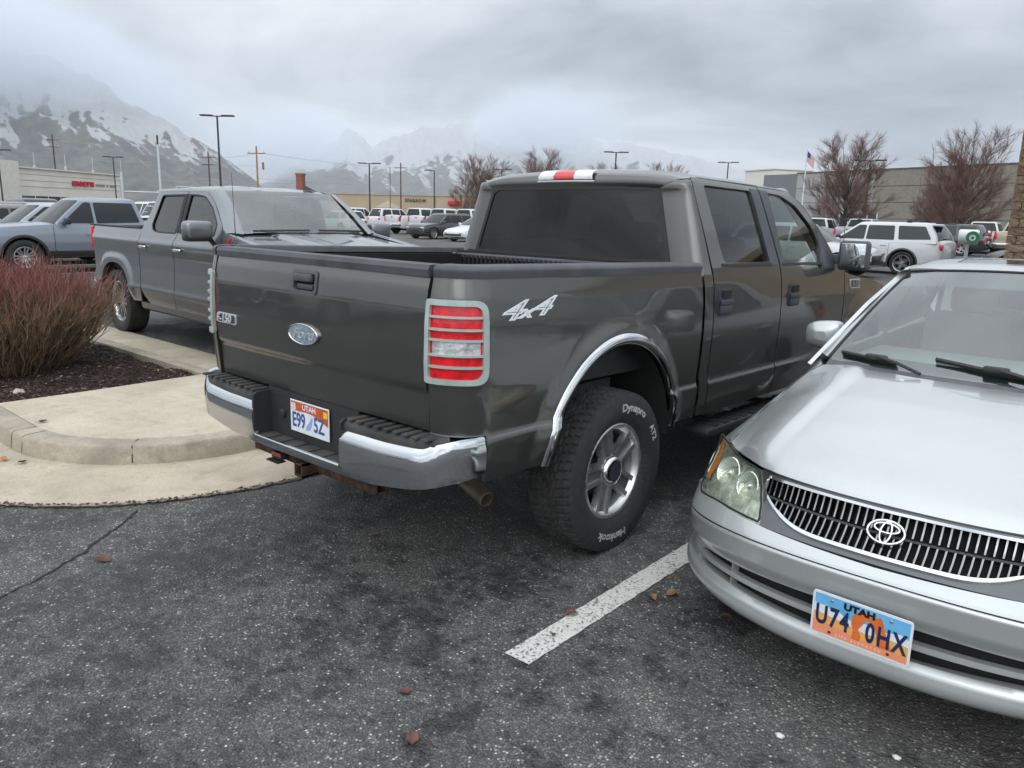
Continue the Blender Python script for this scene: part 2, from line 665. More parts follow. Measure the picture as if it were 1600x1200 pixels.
def isl(d, x_end=-13.0, step=10):
    """outline of the traffic island, offset outwards by d"""
    P = [(x_end, -1.55 - d), (-5.0, -1.55 - d)]
    for k in range(step + 1):
        a = -PI / 2 + PI / 2 * k / step
        P.append((-2.85 + (1.13 + d) * math.cos(a), -.42 + (1.13 + d) * math.sin(a)))
    for k in range(step + 1):
        a = PI / 2 * k / step
        P.append((-2.2 + (.48 + d) * math.cos(a), -.03 + (.48 + d) * math.sin(a)))
    P += [(-5.0, .45 + d), (x_end, .45 + d)]
    return P


def sweep_isl(mb, prof, i0, i1, step=42):
    rows = []
    for d, z in prof:
        pts = isl(d, step=step)[i0:i1]
        rows.append([(x, y, z) for x, y in pts])
    mb.grid(rows, smooth=True)


kprof = [(0, -.02), (0, .02), (-.014, .112), (-.018, .122), (-.026, .129), (-.036, .132), (-.17, .134), (-.17, .05)]
kerb = empty('kerb'); tag(kerb, kind='structure')
n_i = len(isl(0, step=42))
cuts = [0, 2, 6, 26, 46, n_i - 2, n_i]
for a, b in zip(cuts[:-1], cuts[1:]):
    mb = MB(); sweep_isl(mb, kprof, a, b if b == n_i else b + 1)
    # 6 mm joint between kerb sections
    o = mb.build('kerb_section', KERBM, kerb, fixn=False, sharp=60)
    for v in o.data.vertices:
        j = nr.normal(0, .0022)
        v.co.z += j if v.co.z > .1 else 0
        if .1 < v.co.z < .131:
            v.co.x += nr.normal(0, .0022); v.co.y += nr.normal(0, .0022)
for c_ in cuts[1:-1]:
    # dark strip laid over each joint, painting the shadow of an open gap
    mbj = MB(); rows = []
    for d, z in kprof[1:-1]:
        P0 = isl(d, step=42); p = Vector(P0[c_]); q = Vector(P0[c_ + 1]); t_ = (q - p).normalized() * .0035
        n_ = Vector((t_.y, -t_.x)).normalized() * .0015
        rows.append([(p.x - t_.x + n_.x, p.y - t_.y + n_.y, z + .0012), (p.x + t_.x + n_.x, p.y + t_.y + n_.y, z + .0012)])
    mbj.grid(rows); mbj.build('kerb_joint', mat('joint_shadow', (.02, .018, .015), .95), kerb, sharp=0)
mb = MB(); sweep_isl(mb, [(.70, -.03), (.70, .014), (.68, .020), (.35, .016), (.0, .010)], 0, n_i)
gut = mb.build('gutter', GUTT, None, fixn=False)
tag(gut, kind='structure')
# dirt-filled joint between gutter and asphalt, and the crack across the asphalt: ragged strips with real width
DIRT = mat('joint_dirt', (.022, .019, .016), .95, noise=(40, .6, 4), bump=(90, .8, .01))


def ragged(name, path, w, z, m, amp=.5, seed=1, parent=None):
    r = random.Random(seed)
    L = []; Rr = []
    pts = resample(path, .025, closed=False)
    for i, p in enumerate(pts):
        a = Vector(pts[max(0, i - 1)]); b = Vector(pts[min(len(pts) - 1, i + 1)])
        t = (b - a).normalized(); n = Vector((-t.y, t.x))
        wob = r.uniform(-1, 1) * w * .5
        w1 = w * (1 + r.uniform(-amp, amp)) / 2; w2 = w * (1 + r.uniform(-amp, amp)) / 2
        q = Vector(p) + n * wob
        L.append((*(q + n * w1), z)); Rr.append((*(q - n * w2), z))
    mb = MB(); mb.grid([L, Rr], smooth=False)
    o = mb.build(name, m, parent, sharp=0)
    return o


jp = isl(.715, step=30)
o = ragged('joint', jp[1:-1], .022, .005, DIRT, .8, 3, lot)
crk = [(.6, -3.2), (.1, -2.75), (-.30, -2.47), (-.615, -2.248), (-.692, -2.077), (-.83, -1.84), (-.93, -1.74), (-1.055, -1.569), (-1.189, -1.425)]
ragged('crack', crk, .013, .004, DIRT, .8, 5, lot)

# pavement slab on the island
inn = [p for p in isl(-.176, step=14)]
slab = [p for p in inn if p[0] > -3.76]
ys = [p[1] for p in slab]
slab = slab + [(-3.76, .45 - .176), (-3.76, -1.55 + .176)]
me_pts = [(x, y) for x, y in slab]
sw = panel('sidewalk', me_pts, lambda u, v: np.stack([u, v, .130 + .002 * np.sin(u * 3) * np.cos(v * 4)], 1), CONC, None, res=.12, thick=.05, ref=(-3, -.5, -1))
tag(sw, kind='structure')

# mulch bed: dark soil plus thousands of bark chips
def mulch_z(x, y):
    return .095 + .022 * np.sin(x * 3.1 + 1) * np.sin(y * 4.3) + .012 * np.sin(x * 11) * np.sin(y * 9 + 2)


bed = [(-3.77, -1.37), (-3.77, .27), (-13, .27), (-13, -1.37)]
mo = panel('mulch_bed', bed, lambda u, v: np.stack([u, v, mulch_z(u, v)], 1), mat('mulch_soil', (.022, .014, .010), .95, noise=(30, .5, 6), bump=(60, 1, .03)), None, res=.10, thick=0, ref=(-6, 0, -2))
tag(mo, kind='structure')
mb = MB()
for i in range(9000):
    x = -3.78 - 4.8 * rng.random() ** 1.5; y = rng.uniform(-1.36, .26)
    L_ = rng.uniform(.012, .05); w = rng.uniform(.005, .014); t = rng.uniform(.002, .007)
    a = rng.uniform(0, PI); til = rng.uniform(-.45, .45)
    rot = Matrix.Rotation(a, 3, 'Z') @ Matrix.Rotation(til, 3, 'Y') @ Matrix.Rotation(rng.uniform(-.5, .5), 3, 'X')
    mi = 0 if rng.random() < .80 else (1 if rng.random() < .86 else 2)
    z = float(mulch_z(np.array(x), np.array(y))) + rng.uniform(.0, .014)
    mb.box((x, y, z), (L_, w, t), mi, rot)
chips = mb.build('bark_chips', [mat('bark_dark', (.032, .019, .014), .9, noise=(20, .5, 3)), mat('bark_mid', (.095, .060, .040), .9, noise=(20, .4, 3)), mat('bark_pale', (.26, .21, .15), .9)], None, fixn=False, sharp=0)
tag(chips, 'dark shredded bark mulch covering the island bed beside the shrub', 'mulch', kind='stuff')
mb = MB(); bm_r = bmesh.new(); bmesh.ops.create_icosphere(bm_r, subdivisions=2, radius=1)
rv = [Vector((v.co.x * .055, v.co.y * .04, v.co.z * .03)) * (1 + .15 * math.sin(v.co.x * 7 + v.co.y * 5)) for v in bm_r.verts]
rf_ = [[v.index for v in f.verts] for f in bm_r.faces]
PEB = (rv, rf_)
mb.add([p + Vector((-4.085, -1.12, .125)) for p in rv], rf_, smooth=True)
st = mb.build('stone', mat('pale_stone', (.38, .34, .28), .85, noise=(25, .3, 4)), None)
tag(st, 'small pale stone lying on the mulch near the kerb joint', 'stone')

# painted stall line
def line_mat():
    m = bpy.data.materials.new('line_paint'); m.use_nodes = True
    nt = m.node_tree; p = nt.nodes['Principled BSDF']
    tc = N(nt, 'ShaderNodeTexCoord'); vec = tc.outputs['Object']
    n1 = noise_n(nt, vec, 75, 5, .75); n2 = noise_n(nt, vec, 5, 4, .6)
    f = math_n(nt, 'MULTIPLY_ADD', n2, .22, n1)
    w = ramp_n(nt, f, [(.50, 0), (.575, 1)])
    c = mix_n(nt, w, (.11, .105, .10), (.60, .585, .545))
    nt.links.new(c, p.inputs['Base Color']); p.inputs['Roughness'].default_value = .75
    b = N(nt, 'ShaderNodeBump'); b.inputs['Strength'].default_value = .8; b.inputs['Distance'].default_value = .006
    nt.links.new(n1, b.inputs['Height']); nt.links.new(b.outputs[0], p.inputs['Normal'])
    return m


LINEM = line_mat()


def stripe(x0, x1, y0, y1):
    r = random.Random(int(x0 * 100))
    n = max(2, int((y1 - y0) / .03))
    Lp = [(x0 + r.uniform(-.003, .003), y0 + (y1 - y0) * i / n, .0045) for i in range(n + 1)]
    Rp = [(x1 + r.uniform(-.003, .003), y0 + (y1 - y0) * i / n + (.004 if i == 0 else 0), .0045) for i in range(n + 1)]
    mb = MB(); mb.grid([Lp, Rp], smooth=False, flip=True)
    o = mb.build('stall_line', LINEM, lot, sharp=0)
    return o


stripe(1.212, 1.328, -1.088, 4.6)
stripe(3.95, 4.06, -1.088, 4.6)
for k in range(5):
    stripe(-3.4 - 2.75 * k - 14, -3.3 - 2.75 * k - 14, 3.2, 8.2)
    stripe(-24 - 2.75 * k - 2.0, -23.9 - 2.75 * k - 2.0, 27.5, 33)

# fallen leaves, one by one
LEAF = [mat('leaf_red_brown', (.115, .050, .032), .7, noise=(30, .4, 4)), mat('leaf_tan', (.20, .115, .055), .75, noise=(30, .35, 4)), mat('leaf_orange', (.34, .16, .045), .7), mat('leaf_dark', (.045, .022, .018), .7)]


def leaf(x, y, z, s, a, mi, label, seed):
    r = random.Random(seed)
    rows = []
    for i in range(7):
        t = i / 6
        w = (math.sin(t * PI) ** .7) * .42 * (1 + r.uniform(-.18, .18))
        row = []
        for j in range(5):
            u = (j - 2) / 2
            row.append((s * (t - .5) * 1.25, s * u * w, s * (.06 + .24 * abs(u) ** 1.6 * w * 2 + .10 * math.sin(t * 5 + seed) + r.uniform(0, .05))))
        rows.append(row)
    mb = MB(); mb.grid(rows)
    mb.tube([(-.62 * s, 0, .07 * s), (-.85 * s, .03 * s, .10 * s), (-1.02 * s, .08 * s, .05 * s)], .018 * s, 5)
    o = mb.build('fallen_leaf', LEAF[mi], None, sharp=0, fixn=False)
    o.location = (x, y, z); o.rotation_euler = (0, 0, a)
    tag(o, label, 'leaf', 'dead leaves scattered on the ground')
    return o


leaf(-.676, -1.807, .004, .062, .4, 0, 'curled dark red-brown leaf on asphalt just right of the crack', 1)
leaf(1.126, -1.509, .004, .042, 1.2, 0, 'small red-brown leaf on asphalt, upper one of the pair at bottom centre', 2)
leaf(1.332, -1.659, .004, .046, 2.4, 0, 'red-brown leaf lowest in the photo, on asphalt at bottom centre', 3)
leaf(-.003, -.741, .004, .040, .2, 0, 'dark leaf in the shade behind the tow hitch of the dark pickup', 4)
leaf(1.225, -.684, .009, .045, .9, 0, 'red-brown leaf lying on the white stall line, farther one', 5)
leaf(1.271, -.863, .009, .024, 2.1, 0, 'tiny leaf on the white stall line, nearer its end', 6)
leaf(-2.60, -1.667, .02, .055, .5, 2, 'bright orange leaf in the gutter at the left edge', 7)
leaf(-2.457, -1.60, .02, .05, 2.0, 3, 'dark purple leaf in the gutter under the kerb', 8)
leaf(-2.958, -1.312, .135, .05, 1.0, 3, 'small dark leaf lying on the pavement slab near the kerb joint', 9)
leaf(1.437, -.224, .004, .05, 1.0, 1, 'tan leaf scrap under the front corner of the silver sedan', 10)
leaf(1.391, -.31, .004, .04, 2.6, 1, 'second tan leaf scrap beside the stall line near the silver sedan', 11)
leaf(1.712, -.252, .004, .05, .3, 0, 'red-brown leaf in the shade under the silver sedan bumper', 12)
for i, (x, y, s) in enumerate([(2.183, -.834, .28), (2.496, -.682, .25)]):
    mb = MB(); mb.add([p * s for p in rv], rf_, smooth=True)
    o = mb.build('pebble', mat('white_pebble', (.55, .54, .52), .7), None); o.location = (x, y, .006)
    tag(o, ['white pebble on dark asphalt at bottom right', 'white pebble at the bottom edge, right of the other pebble'][i], 'pebble', 'white pebbles')
mb = MB()
gp = isl(.70, step=40)
for i in range(420):
    k = rng.randrange(2, 62); p = gp[k]; q = gp[k + 1]; t = rng.random()
    d = rng.gauss(.0, .018)
    x = p[0] + (q[0] - p[0]) * t + d; y = p[1] + (q[1] - p[1]) * t + d
    mb.box((x, y, .012 + rng.uniform(0, .008)), (rng.uniform(.006, .022), rng.uniform(.004, .010), .005), rng.randrange(3), Matrix.Rotation(rng.uniform(0, PI), 3, 'Z'))
lit = mb.build('leaf_litter', [LEAF[3], LEAF[0], mat('litter_pale', (.30, .26, .20), .9)], None, fixn=False, sharp=0)
tag(lit, 'crumbs of leaf litter caught along the gutter edge', 'litter', kind='stuff')

# ------------------------------------------------------------------ shrub with red twigs
def shrub(loc, rad, h, label, n=950, seed=3):
    r = random.Random(seed)
    root = empty('shrub', loc, 0, label, 'shrub')
    st_ = MB(); tw = MB(); tip = MB()
    for i in range(n):
        a = r.uniform(0, 2 * PI); rr = rad * .55 * math.sqrt(r.random())
        p = Vector((rr * math.cos(a), rr * math.sin(a), 0))
        out = Vector((math.cos(a), math.sin(a), 0)) * (rr / rad * 1.05 + r.uniform(-.15, .28))
        hh = h * r.uniform(.62, 1.02) * (1 - .25 * (rr / (rad * .55)) ** 2)
        pts = [p]
        for k in range(1, 6):
            t = k / 5
            q = p + out * (t ** .9) * rad * .85 + Vector((r.gauss(0, .025), r.gauss(0, .025), hh * (t ** .95)))
            pts.append(q)
        st_.tube(pts[:4], [.0052, .0046, .004, .0032], 4, cap=False)
        st_.tube(pts[3:5], [.0032, .0024], 3, cap=False); tip.tube(pts[4:], [.0024, .0012], 3, cap=False)
        for b in range(12):
            k = r.choice((1, 2, 3, 3, 4, 4, 4))
            t = r.random()
            s = pts[k].lerp(pts[k + 1], t)
            d = (pts[k + 1] - pts[k]).normalized() + Vector((r.gauss(0, .45), r.gauss(0, .45), r.gauss(.25, .25)))
            d.normalize()
            Lb = r.uniform(.08, .20)
            e1 = s + d * Lb * .55; e2 = e1 + (d + Vector((r.gauss(0, .2), r.gauss(0, .2), .35))).normalized() * Lb * .5
            tgt = tip if s.z > h * .64 + r.gauss(0, .09) else tw
            tgt.tube([s, e1, e2], [.003, .0024, .0014], 3, cap=False)
    st_.build('stem', mat('shrub_stem', (.165, .115, .070), .85, noise=(9, .45, 3)), root, fixn=False, sharp=0)
    tw.build('lower_twigs', mat('shrub_twig', (.200, .135, .080), .85, noise=(9, .4, 3)), root, fixn=False, sharp=0)
    tip.build('upper_twigs', mat('shrub_tip', (.235, .088, .070), .7, noise=(6, .35, 3)), root, fixn=False, sharp=0)
    return root


shrub((-5.36, -.82, .10), .90, 1.01, 'dense leafless shrub with red-tipped twigs on the mulch beside the island slab')
# ================================================================== WHEELS
RUBBER = mat('tyre_rubber', (.020, .020, .020), .78, noise=(30, .25, 4), bump=(160, .25, .002))
TREADM = mat('tyre_tread', (.030, .029, .028), .9, noise=(14, .4, 5), bump=(120, .4, .003))
ALLOY = mat('alloy_silver', (.52, .52, .52), .32, .9, rnoise=(20, .1))
ALLOY_D = mat('alloy_grey', (.16, .16, .165), .45, .7, noise=(8, .3, 4))
CHROME = mat('chrome', (.62, .63, .64), .09, 1.0, rnoise=(3, .06))
BLACKP = mat('black_plastic', (.022, .022, .023), .55, bump=(300, .15, .001))
GREYP = mat('weathered_plastic', (.060, .063, .068), .6, noise=(6, .25, 5), bump=(260, .2, .001))
DARK = mat('dark_underside', (.010, .010, .010), .9)
RUST = mat('rusty_steel', (.065, .036, .022), .85, .2, noise=(18, .6, 6), bump=(60, .5, .004), dirt=(9, .55, (.16, .075, .035)))
WHITEL = mat('white_lettering', (.50, .50, .48), .7, dirt=(30, .5, (.25, .24, .22)))
_tc = {}


def tyre_mesh(Rt, rr, w, tread):
    k = ('t', Rt, rr, w, tread)
    if k in _tc:
        return _tc[k]
    if tread:
        nth = 300
        prof = []
        half = [(.30, rr - .004), (.36, rr + .006), (.44, rr + (Rt - rr) * .18), (.498, rr + (Rt - rr) * .42), (.50, rr + (Rt - rr) * .55), (.482, rr + (Rt - rr) * .76), (.455, Rt - .022), (.44, Rt - .011)]
        ta = np.linspace(-.425, .425, 39)
        prof = [(-a, r, 0) for a, r in half] + [(a, Rt - .006 * (abs(a) / .425) ** 3, 1) for a in ta] + [(a, r, 0) for a, r in reversed(half)]
        A = np.array([p[0] for p in prof]) * w; Rd = np.array([p[1] for p in prof]); T = np.array([p[2] for p in prof])
        th = np.arange(nth) * 2 * PI / nth
        TH, AA = np.meshgrid(th, A, indexing='ij')
        RR = np.tile(Rd, (nth, 1))
        an = AA / w
        npitch = 60
        ph = TH * npitch / (2 * PI)
        zig = .022 * np.sign(np.sin(ph * PI))
        g = (np.abs(np.abs(an + zig) - .145) < .016) | (np.abs(an - zig * .7) < .008)
        rib = np.digitize(an, [-.145, 0, .145])
        lat = np.abs(((ph + rib * .37 + an * np.where(np.abs(an) > .145, 1.6, 4.5)) % 1.0) - .5) < np.where(np.abs(an) > .145, .13, .10)
        gro = (g | lat) & (T[None, :] > 0)
        RR = RR - np.where(gro, .0095, 0)
        sh = (np.abs(an) > .435) & (np.abs(an) < .47) & ((ph % 1.0) < .5)
        RR = RR + np.where(sh, .004, 0)
        P = np.stack([AA, RR * np.cos(TH), RR * np.sin(TH)], -1)
        n2 = P.shape[1]
        V = P.reshape(-1, 3)
        F = []; mi = []
        for i in range(nth):
            i2 = (i + 1) % nth
            for j in range(n2 - 1):
                F.append((i * n2 + j, i2 * n2 + j, i2 * n2 + j + 1, i * n2 + j + 1))
                mi.append(1 if 7 < j < n2 - 9 else 0)
        me = bpy.data.meshes.new('tyre'); me.from_pydata(V.tolist(), [], F)
        me.polygons.foreach_set('material_index', mi)
        me.polygons.foreach_set('use_smooth', [True] * len(F))
        me.set_sharp_from_angle(angle=R(32))
        me.materials.append(RUBBER); me.materials.append(TREADM)
    else:
        mb = MB()
        pr = [(-.34, rr - .004), (-.44, rr + (Rt - rr) * .15), (-.5, rr + (Rt - rr) * .5), (-.47, Rt - .02), (-.40, Rt), (.40, Rt), (.47, Rt - .02), (.5, rr + (Rt - rr) * .5), (.44, rr + (Rt - rr) * .15), (.34, rr - .004)]
        mb.lathe([(a * w, r) for a, r in pr], 40)
        me = mb.mesh('tyre', fixn=True); me.materials.append(RUBBER)
    _tc[k] = me
    return me


def rim_mesh(rr, w, n, style, mats):
    k = ('r', rr, w, n, style, tuple(m.name for m in mats))
    if k in _tc:
        return _tc[k]
    mb = MB()
    xo = w * .36
    # lip and barrel
    mb.lathe([(xo - .008, rr + .010), (xo + .004, rr + .009), (xo + .007, rr + .002), (xo + .002, rr - .008), (xo - .018, rr - .014), (xo - .03, rr - .026)], 56, 0)
    mb.lathe([(xo - .018, rr - .014), (xo - .06, rr - .045), (-w * .36, rr - .05)], 56, 1)
    mb.lathe([(xo - .10, rr - .04), (xo - .11, .02)], 40, 2)   # brake / dark back
    mb.lathe([(xo - .07, .145), (xo - .085, .145), (xo - .085, .03)], 32, 1)  # brake disc
    rh = rr * .30
    if style == 'five':
        mb.lathe([(xo - .055, rh * 1.05), (xo - .030, rh), (xo - .014, rh * .82), (xo - .012, rh * .5), (xo - .012, .001)], 40, 0)
    else:
        mb.lathe([(xo - .05, rh * .9), (xo - .032, rh * .8), (xo - .026, rh * .4), (xo - .026, .001)], 28, 0)
    for i in range(n):
        a = 2 * PI * i / n + PI / 2
        rot = Matrix.Rotation(a, 3, 'X')
        if style == 'five':
            # broad spoke: two machined ridges with a grey channel between
            for (y0a, y0b, y1a, y1b, dz, m_) in ((-.046, -.024, -.058, -.032, 0, 0), (.024, .046, .032, .058, 0, 0), (-.024, .024, -.032, .032, -.014, 1)):
                r0, r1 = rh * .75, rr - .012
                P = []
                for (r_, ya, yb, xf_) in ((r0, y0a, y0b, xo - .016 + dz), (r1 * .72, (y0a + y1a) / 2, (y0b + y1b) / 2, xo - .014 + dz), (r1, y1a, y1b, xo - .012 + dz)):
                    for (yy, dx) in ((ya, 0), (yb, 0), (yb + .004, -.035), (ya - .004, -.035)):
                        P.append(rot @ Vector((xf_ + dx, yy, r_)))
                F = []
                for s in range(2):
                    for q in range(4):
                        F.append((s * 4 + q, s * 4 + (q + 1) % 4, s * 4 + 4 + (q + 1) % 4, s * 4 + 4 + q))
                F += [(3, 2, 1, 0), (8, 9, 10, 11)]
                mb.add(P, F, m_)
        else:
            ww = style if isinstance(style, float) else .03
            for sgn in (-1, 1):
                P = []
                for (r_, yo, hw, xf_) in ((rh * .6, sgn * ww * .35, ww * .42, xo - .030), (rr - .012, sgn * ww * 1.15, ww * .38, xo - .014)):
                    for (yy, dx) in ((yo - hw, 0), (yo + hw, 0), (yo + hw, -.03), (yo - hw, -.03)):
                        P.append(rot @ Vector((xf_ + dx, yy, r_)))
                mb.add(P, [(0, 1, 5, 4), (1, 2, 6, 5), (2, 3, 7, 6), (3, 0, 4, 7), (3, 2, 1, 0), (4, 5, 6, 7)], 0)
    me = mb.mesh('wheel', fixn=True)
    me.set_sharp_from_angle(angle=R(35))
    for m in mats:
        me.materials.append(m)
    _tc[k] = me
    return me


def wheel(parent, x, y, side, Rt=.36, rr=.22, w=.235, n=5, style=.03, tread=False, mats=None, zc=None, steer=0):
    me = rim_mesh(rr, w, n, style, mats or [ALLOY, ALLOY_D, DARK])
    o = bpy.data.objects.new('wheel', me); COL.objects.link(o); o.parent = parent
    o.location = (x, y, zc if zc is not None else Rt)
    o.rotation_euler = (0, 0, (0 if side > 0 else PI) + steer)
    t = bpy.data.objects.new('tyre', tyre_mesh(Rt, rr, w, tread)); COL.objects.link(t); t.parent = o
    return o
# ================================================================== DARK GREY PICKUP (main subject)
PAINT_T = paint('paint_dark_grey', (.083, .081, .0765), .75, .31)
TINT = glass_mat('glass_tinted', (.045, .048, .047), r0=.034)
TINT_L = glass_mat('glass_light_tint', (.36, .42, .39), r0=.045)
CLEAR = glass_mat('glass_clear', (.80, .86, .84))
RED_L = mat('red_lens', (.60, .006, .012), .10, coat=.4, noise=(26, .35, 2), bump=(45, .35, .006))
WHITE_L = mat('clear_lens', (.52, .53, .53), .12, .4, coat=.6, noise=(34, .4, 3), bump=(40, .6, .006))
AMBER_L = mat('amber_lens', (.55, .17, .02), .15, coat=.6, bump=(60, .25, .004))
GUARD = mat('lamp_guard', (.33, .375, .355), .42, noise=(14, .15, 4), coat=.2)
SEATM = mat('seat_fabric', (.035, .031, .027), .9, noise=(50, .2, 3))
TRIMB = mat('gloss_black_trim', (.045, .052, .062), .42, noise=(4, .3, 5))
RUBB = mat('black_rubber', (.012, .012, .012), .6)
PLATEW = mat('plate_white', (.66, .69, .72), .45, noise=(20, .06, 3))


def S(*a):
    return np.stack(np.broadcast_arrays(*a), -1).astype(float)


def smst(x, a, b):
    t = np.clip((x - a) / (b - a), 0, 1)
    return t * t * (3 - 2 * t)


RK = .022


def rk(p):
    return (p[0], p[1], p[2] - RK * p[1])


def rkn(P):
    P = P.copy(); P[:, 2] -= RK * P[:, 1]
    return P


def build_truck():
    REF[0] = Vector((0, 1.2, .95))
    T = empty('pickup_truck', (0, 0, 0), 0, 'dark grey crew-cab pickup with chrome rear bumper and 4x4 decal, nearest vehicle in centre', 'pickup truck')
    side_z = smooth_table([(.45, .955), (.565, .967), (.70, .983), (.748, .985), (.766, .969), (.90, .979), (1.05, .985), (1.2, .981), (1.3, .971), (1.38, .953)], .006)
    cab_z = smooth_table([(.45, .955), (.565, .967), (.70, .983), (.748, .985), (.766, .969), (.90, .979), (1.05, .985), (1.2, .981), (1.32, .968), (1.385, .953), (1.6, .884), (1.8, .815), (1.86, .793), (1.92, .76)], .010)
    AC = (-.045, .54, .517)
    FC = (3.50, .54, .517)

    def flare(y, z):
        f = 0
        for c in (AC, FC):
            d = np.hypot(y - c[0], z - c[1]) - c[2]
            f = f + .022 * (1 - smst(d, .03, .14))
        return f * smst(z, .50, .70)

    def bedside(s_):
        def f(u, z):
            u = np.asarray(u, float); z = np.asarray(z, float)
            ph = np.clip((-.93 - u) / .17, 0, PI / 2 + .2)
            px = np.where(u < -.93, .80 + .17 * np.cos(ph), .97)
            py = np.where(u < -.93, -.93 - .17 * np.sin(ph), u)
            off = side_z(z) - .97 + flare(u, z)
            return rkn(S(s_ * (px + np.cos(ph) * off), py - np.sin(ph) * off, z))
        return f

    def cabside(s_):
        def f(y, z):
            y = np.asarray(y, float); z = np.asarray(z, float)
            x = cab_z(z) + flare(y, z) - .20 * np.clip((y - 3.75) / .7, 0, 2) ** 2.2
            return rkn(S(s_ * x, y, z))
        return f

    def arc(c, a0, a1, n=30, r=None):
        r = r or c[2]
        return [(c[0] + r * math.cos(a0 + (a1 - a0) * i / n), c[1] + r * math.sin(a0 + (a1 - a0) * i / n)) for i in range(n + 1)]

    aL = math.pi - math.asin((.575 - AC[1]) / AC[2]); aR = math.asin((.575 - AC[1]) / AC[2])
    for s_ in (1, -1):
        f = bedside(s_)
        out = [(-1.190, .766), (-.955, .766), (-.955, .573)] + arc(AC, aL, aR) + [(.742, .567), (.742, 1.385), (-1.190, 1.385), (-1.190, 1.288), (-.985, 1.288), (-.972, 1.27), (-.972, 1.0), (-.985, .982), (-1.190, .982)]
        panel('bed_side', out, f, PAINT_T, T, .022, thick=.02)
        # chrome wheel-arch trim
        def trf(q, t, s_=s_, f=f):
            q = np.asarray(q, float); t = np.asarray(t, float)
            rr_ = AC[2] - .004 + .054 * t
            P = f(AC[0] + rr_ * np.cos(q), AC[1] + rr_ * np.sin(q))
            P[:, 0] += s_ * (.003 + .013 * np.sin(np.clip(t, 0, 1) * PI) ** .8)
            return P
        panel('arch_trim', [(aR - .02, 0), (aL + .02, 0), (aL + .02, 1), (aR - .02, 1)], trf, CHROME, T, .10, thick=.008)
        # rail cap
        cx_ = smooth_table([(0, .004), (.3, .010), (.42, -.004), (.8, -.10), (1, -.112)], .04, .01)
        cz_ = smooth_table([(0, 1.374), (.3, 1.408), (.42, 1.424), (.8, 1.427), (1, 1.39)], .04, .01)

        def cap(u, t, s_=s_):
            u = np.asarray(u, float)
            ph = np.clip((-.93 - u) / .17, 0, PI / 2)
            px = np.where(u < -.93, .80 + .17 * np.cos(ph), .97); py = np.where(u < -.93, -.93 - .17 * np.sin(ph), u)
            off = side_z(1.38) - .97 + cx_(t)
            return rkn(S(s_ * (px + np.cos(ph) * off), py - np.sin(ph) * off, cz_(t)))
        panel('bed_rail', [(-1.185, 0), (.742, 0), (.742, 1), (-1.185, 1)], cap, GREYP, T, .035, thick=0, ref=(s_ * .88, -.2, 1.2))
        # tail lamp
        lo = fillet([(-1.19, .99), (-.978, .99), (-.978, 1.28), (-1.19, 1.28)], [.02, .05, .05, .02])
        lens = panel('tail_lamp', lo, f, RED_L, T, .02, thick=.03, off=.004)
        wl = [(-1.165, 1.092), (-.995, 1.092), (-.995, 1.143), (-1.165, 1.143)]
        panel('reversing_lens', wl, f, WHITE_L, lens, .02, thick=.01, off=.008)
        g_out = fillet([(-1.194, .976), (-.966, .976), (-.966, 1.296), (-1.194, 1.296)], [.015, .05, .05, .015])
        g_in = fillet([(-1.177, .996), (-.987, .996), (-.987, 1.274), (-1.177, 1.274)], [.01, .035, .035, .01])
        gd = panel('lamp_guard', g_out, f, GUARD, T, .015, holes=[g_in], thick=.018, off=.018)
        for zb in (1.044, 1.088, 1.146, 1.186, 1.232):
            panel('guard_bar', [(-1.18, zb - .0045), (-.975, zb - .0045), (-.975, zb + .0045), (-1.18, zb + .0045)], f, GUARD, gd, .02, thick=.012, off=.017)
        # doors
        fc = cabside(s_)
        rg = fillet([(1.03, 1.422), (1.655, 1.425), (1.598, 1.853), (.985, 1.849)], [.05, .01, .02, .03])
        rd = [(.878, .567), (1.797, .567), (1.797, 1.40), (1.716, 1.884), (.87, 1.884), (.862, 1.80), (.878, 1.38)]
        d1 = panel('rear_door', rd, fc, PAINT_T, T, .024, holes=[rg], thick=.02)
        fg = fillet([(1.885, 1.437), (2.23, 1.437), (2.36, 1.376), (2.545, 1.372), (2.565, 1.54), (2.50, 1.662), (2.29, 1.795), (2.06, 1.853), (1.862, 1.856)], [.01, .05, .05, .01, .04, .05, .05, .05, .01])
        fd = [(1.811, .567), (2.985, .567), (2.985, 1.35), (2.86, 1.42), (2.74, 1.545), (2.62, 1.655), (2.42, 1.80), (2.22, 1.884), (1.73, 1.884), (1.811, 1.40)]
        d2 = panel('front_door', fd, fc, PAINT_T, T, .024, holes=[fg], thick=.02)
        panel('window', rg, fc, TINT, d1, .05, thick=0, off=-.014)
        panel('window', fg, fc, TINT_L, d2, .05, thick=0, off=-.014)
        # dark pillar trims between the doors, and the sail panel
        panel('pillar_trim', [(1.658, 1.405), (1.793, 1.405), (1.720, 1.866), (1.604, 1.866)], fc, TRIMB, d1, .05, thick=.01, off=.003)
        panel('pillar_trim', [(1.815, 1.405), (1.882, 1.405), (1.858, 1.866), (1.738, 1.866)], fc, TRIMB, d2, .05, thick=.01, off=.003)
        panel('sail_panel', [(2.568, 1.374), (2.80, 1.374), (2.78, 1.46), (2.70, 1.555), (2.575, 1.65)], fc, TRIMB, d2, .05, thick=.01, off=.003)
        for dd, y0, y1 in ((d1, 1.00, 1.68), (d2, 1.86, 2.56)):
            panel('belt_seal', [(y0, 1.400), (y1, 1.400), (y1, 1.417), (y0, 1.417)], fc, RUBB, dd, .1, thick=.008, off=.004)
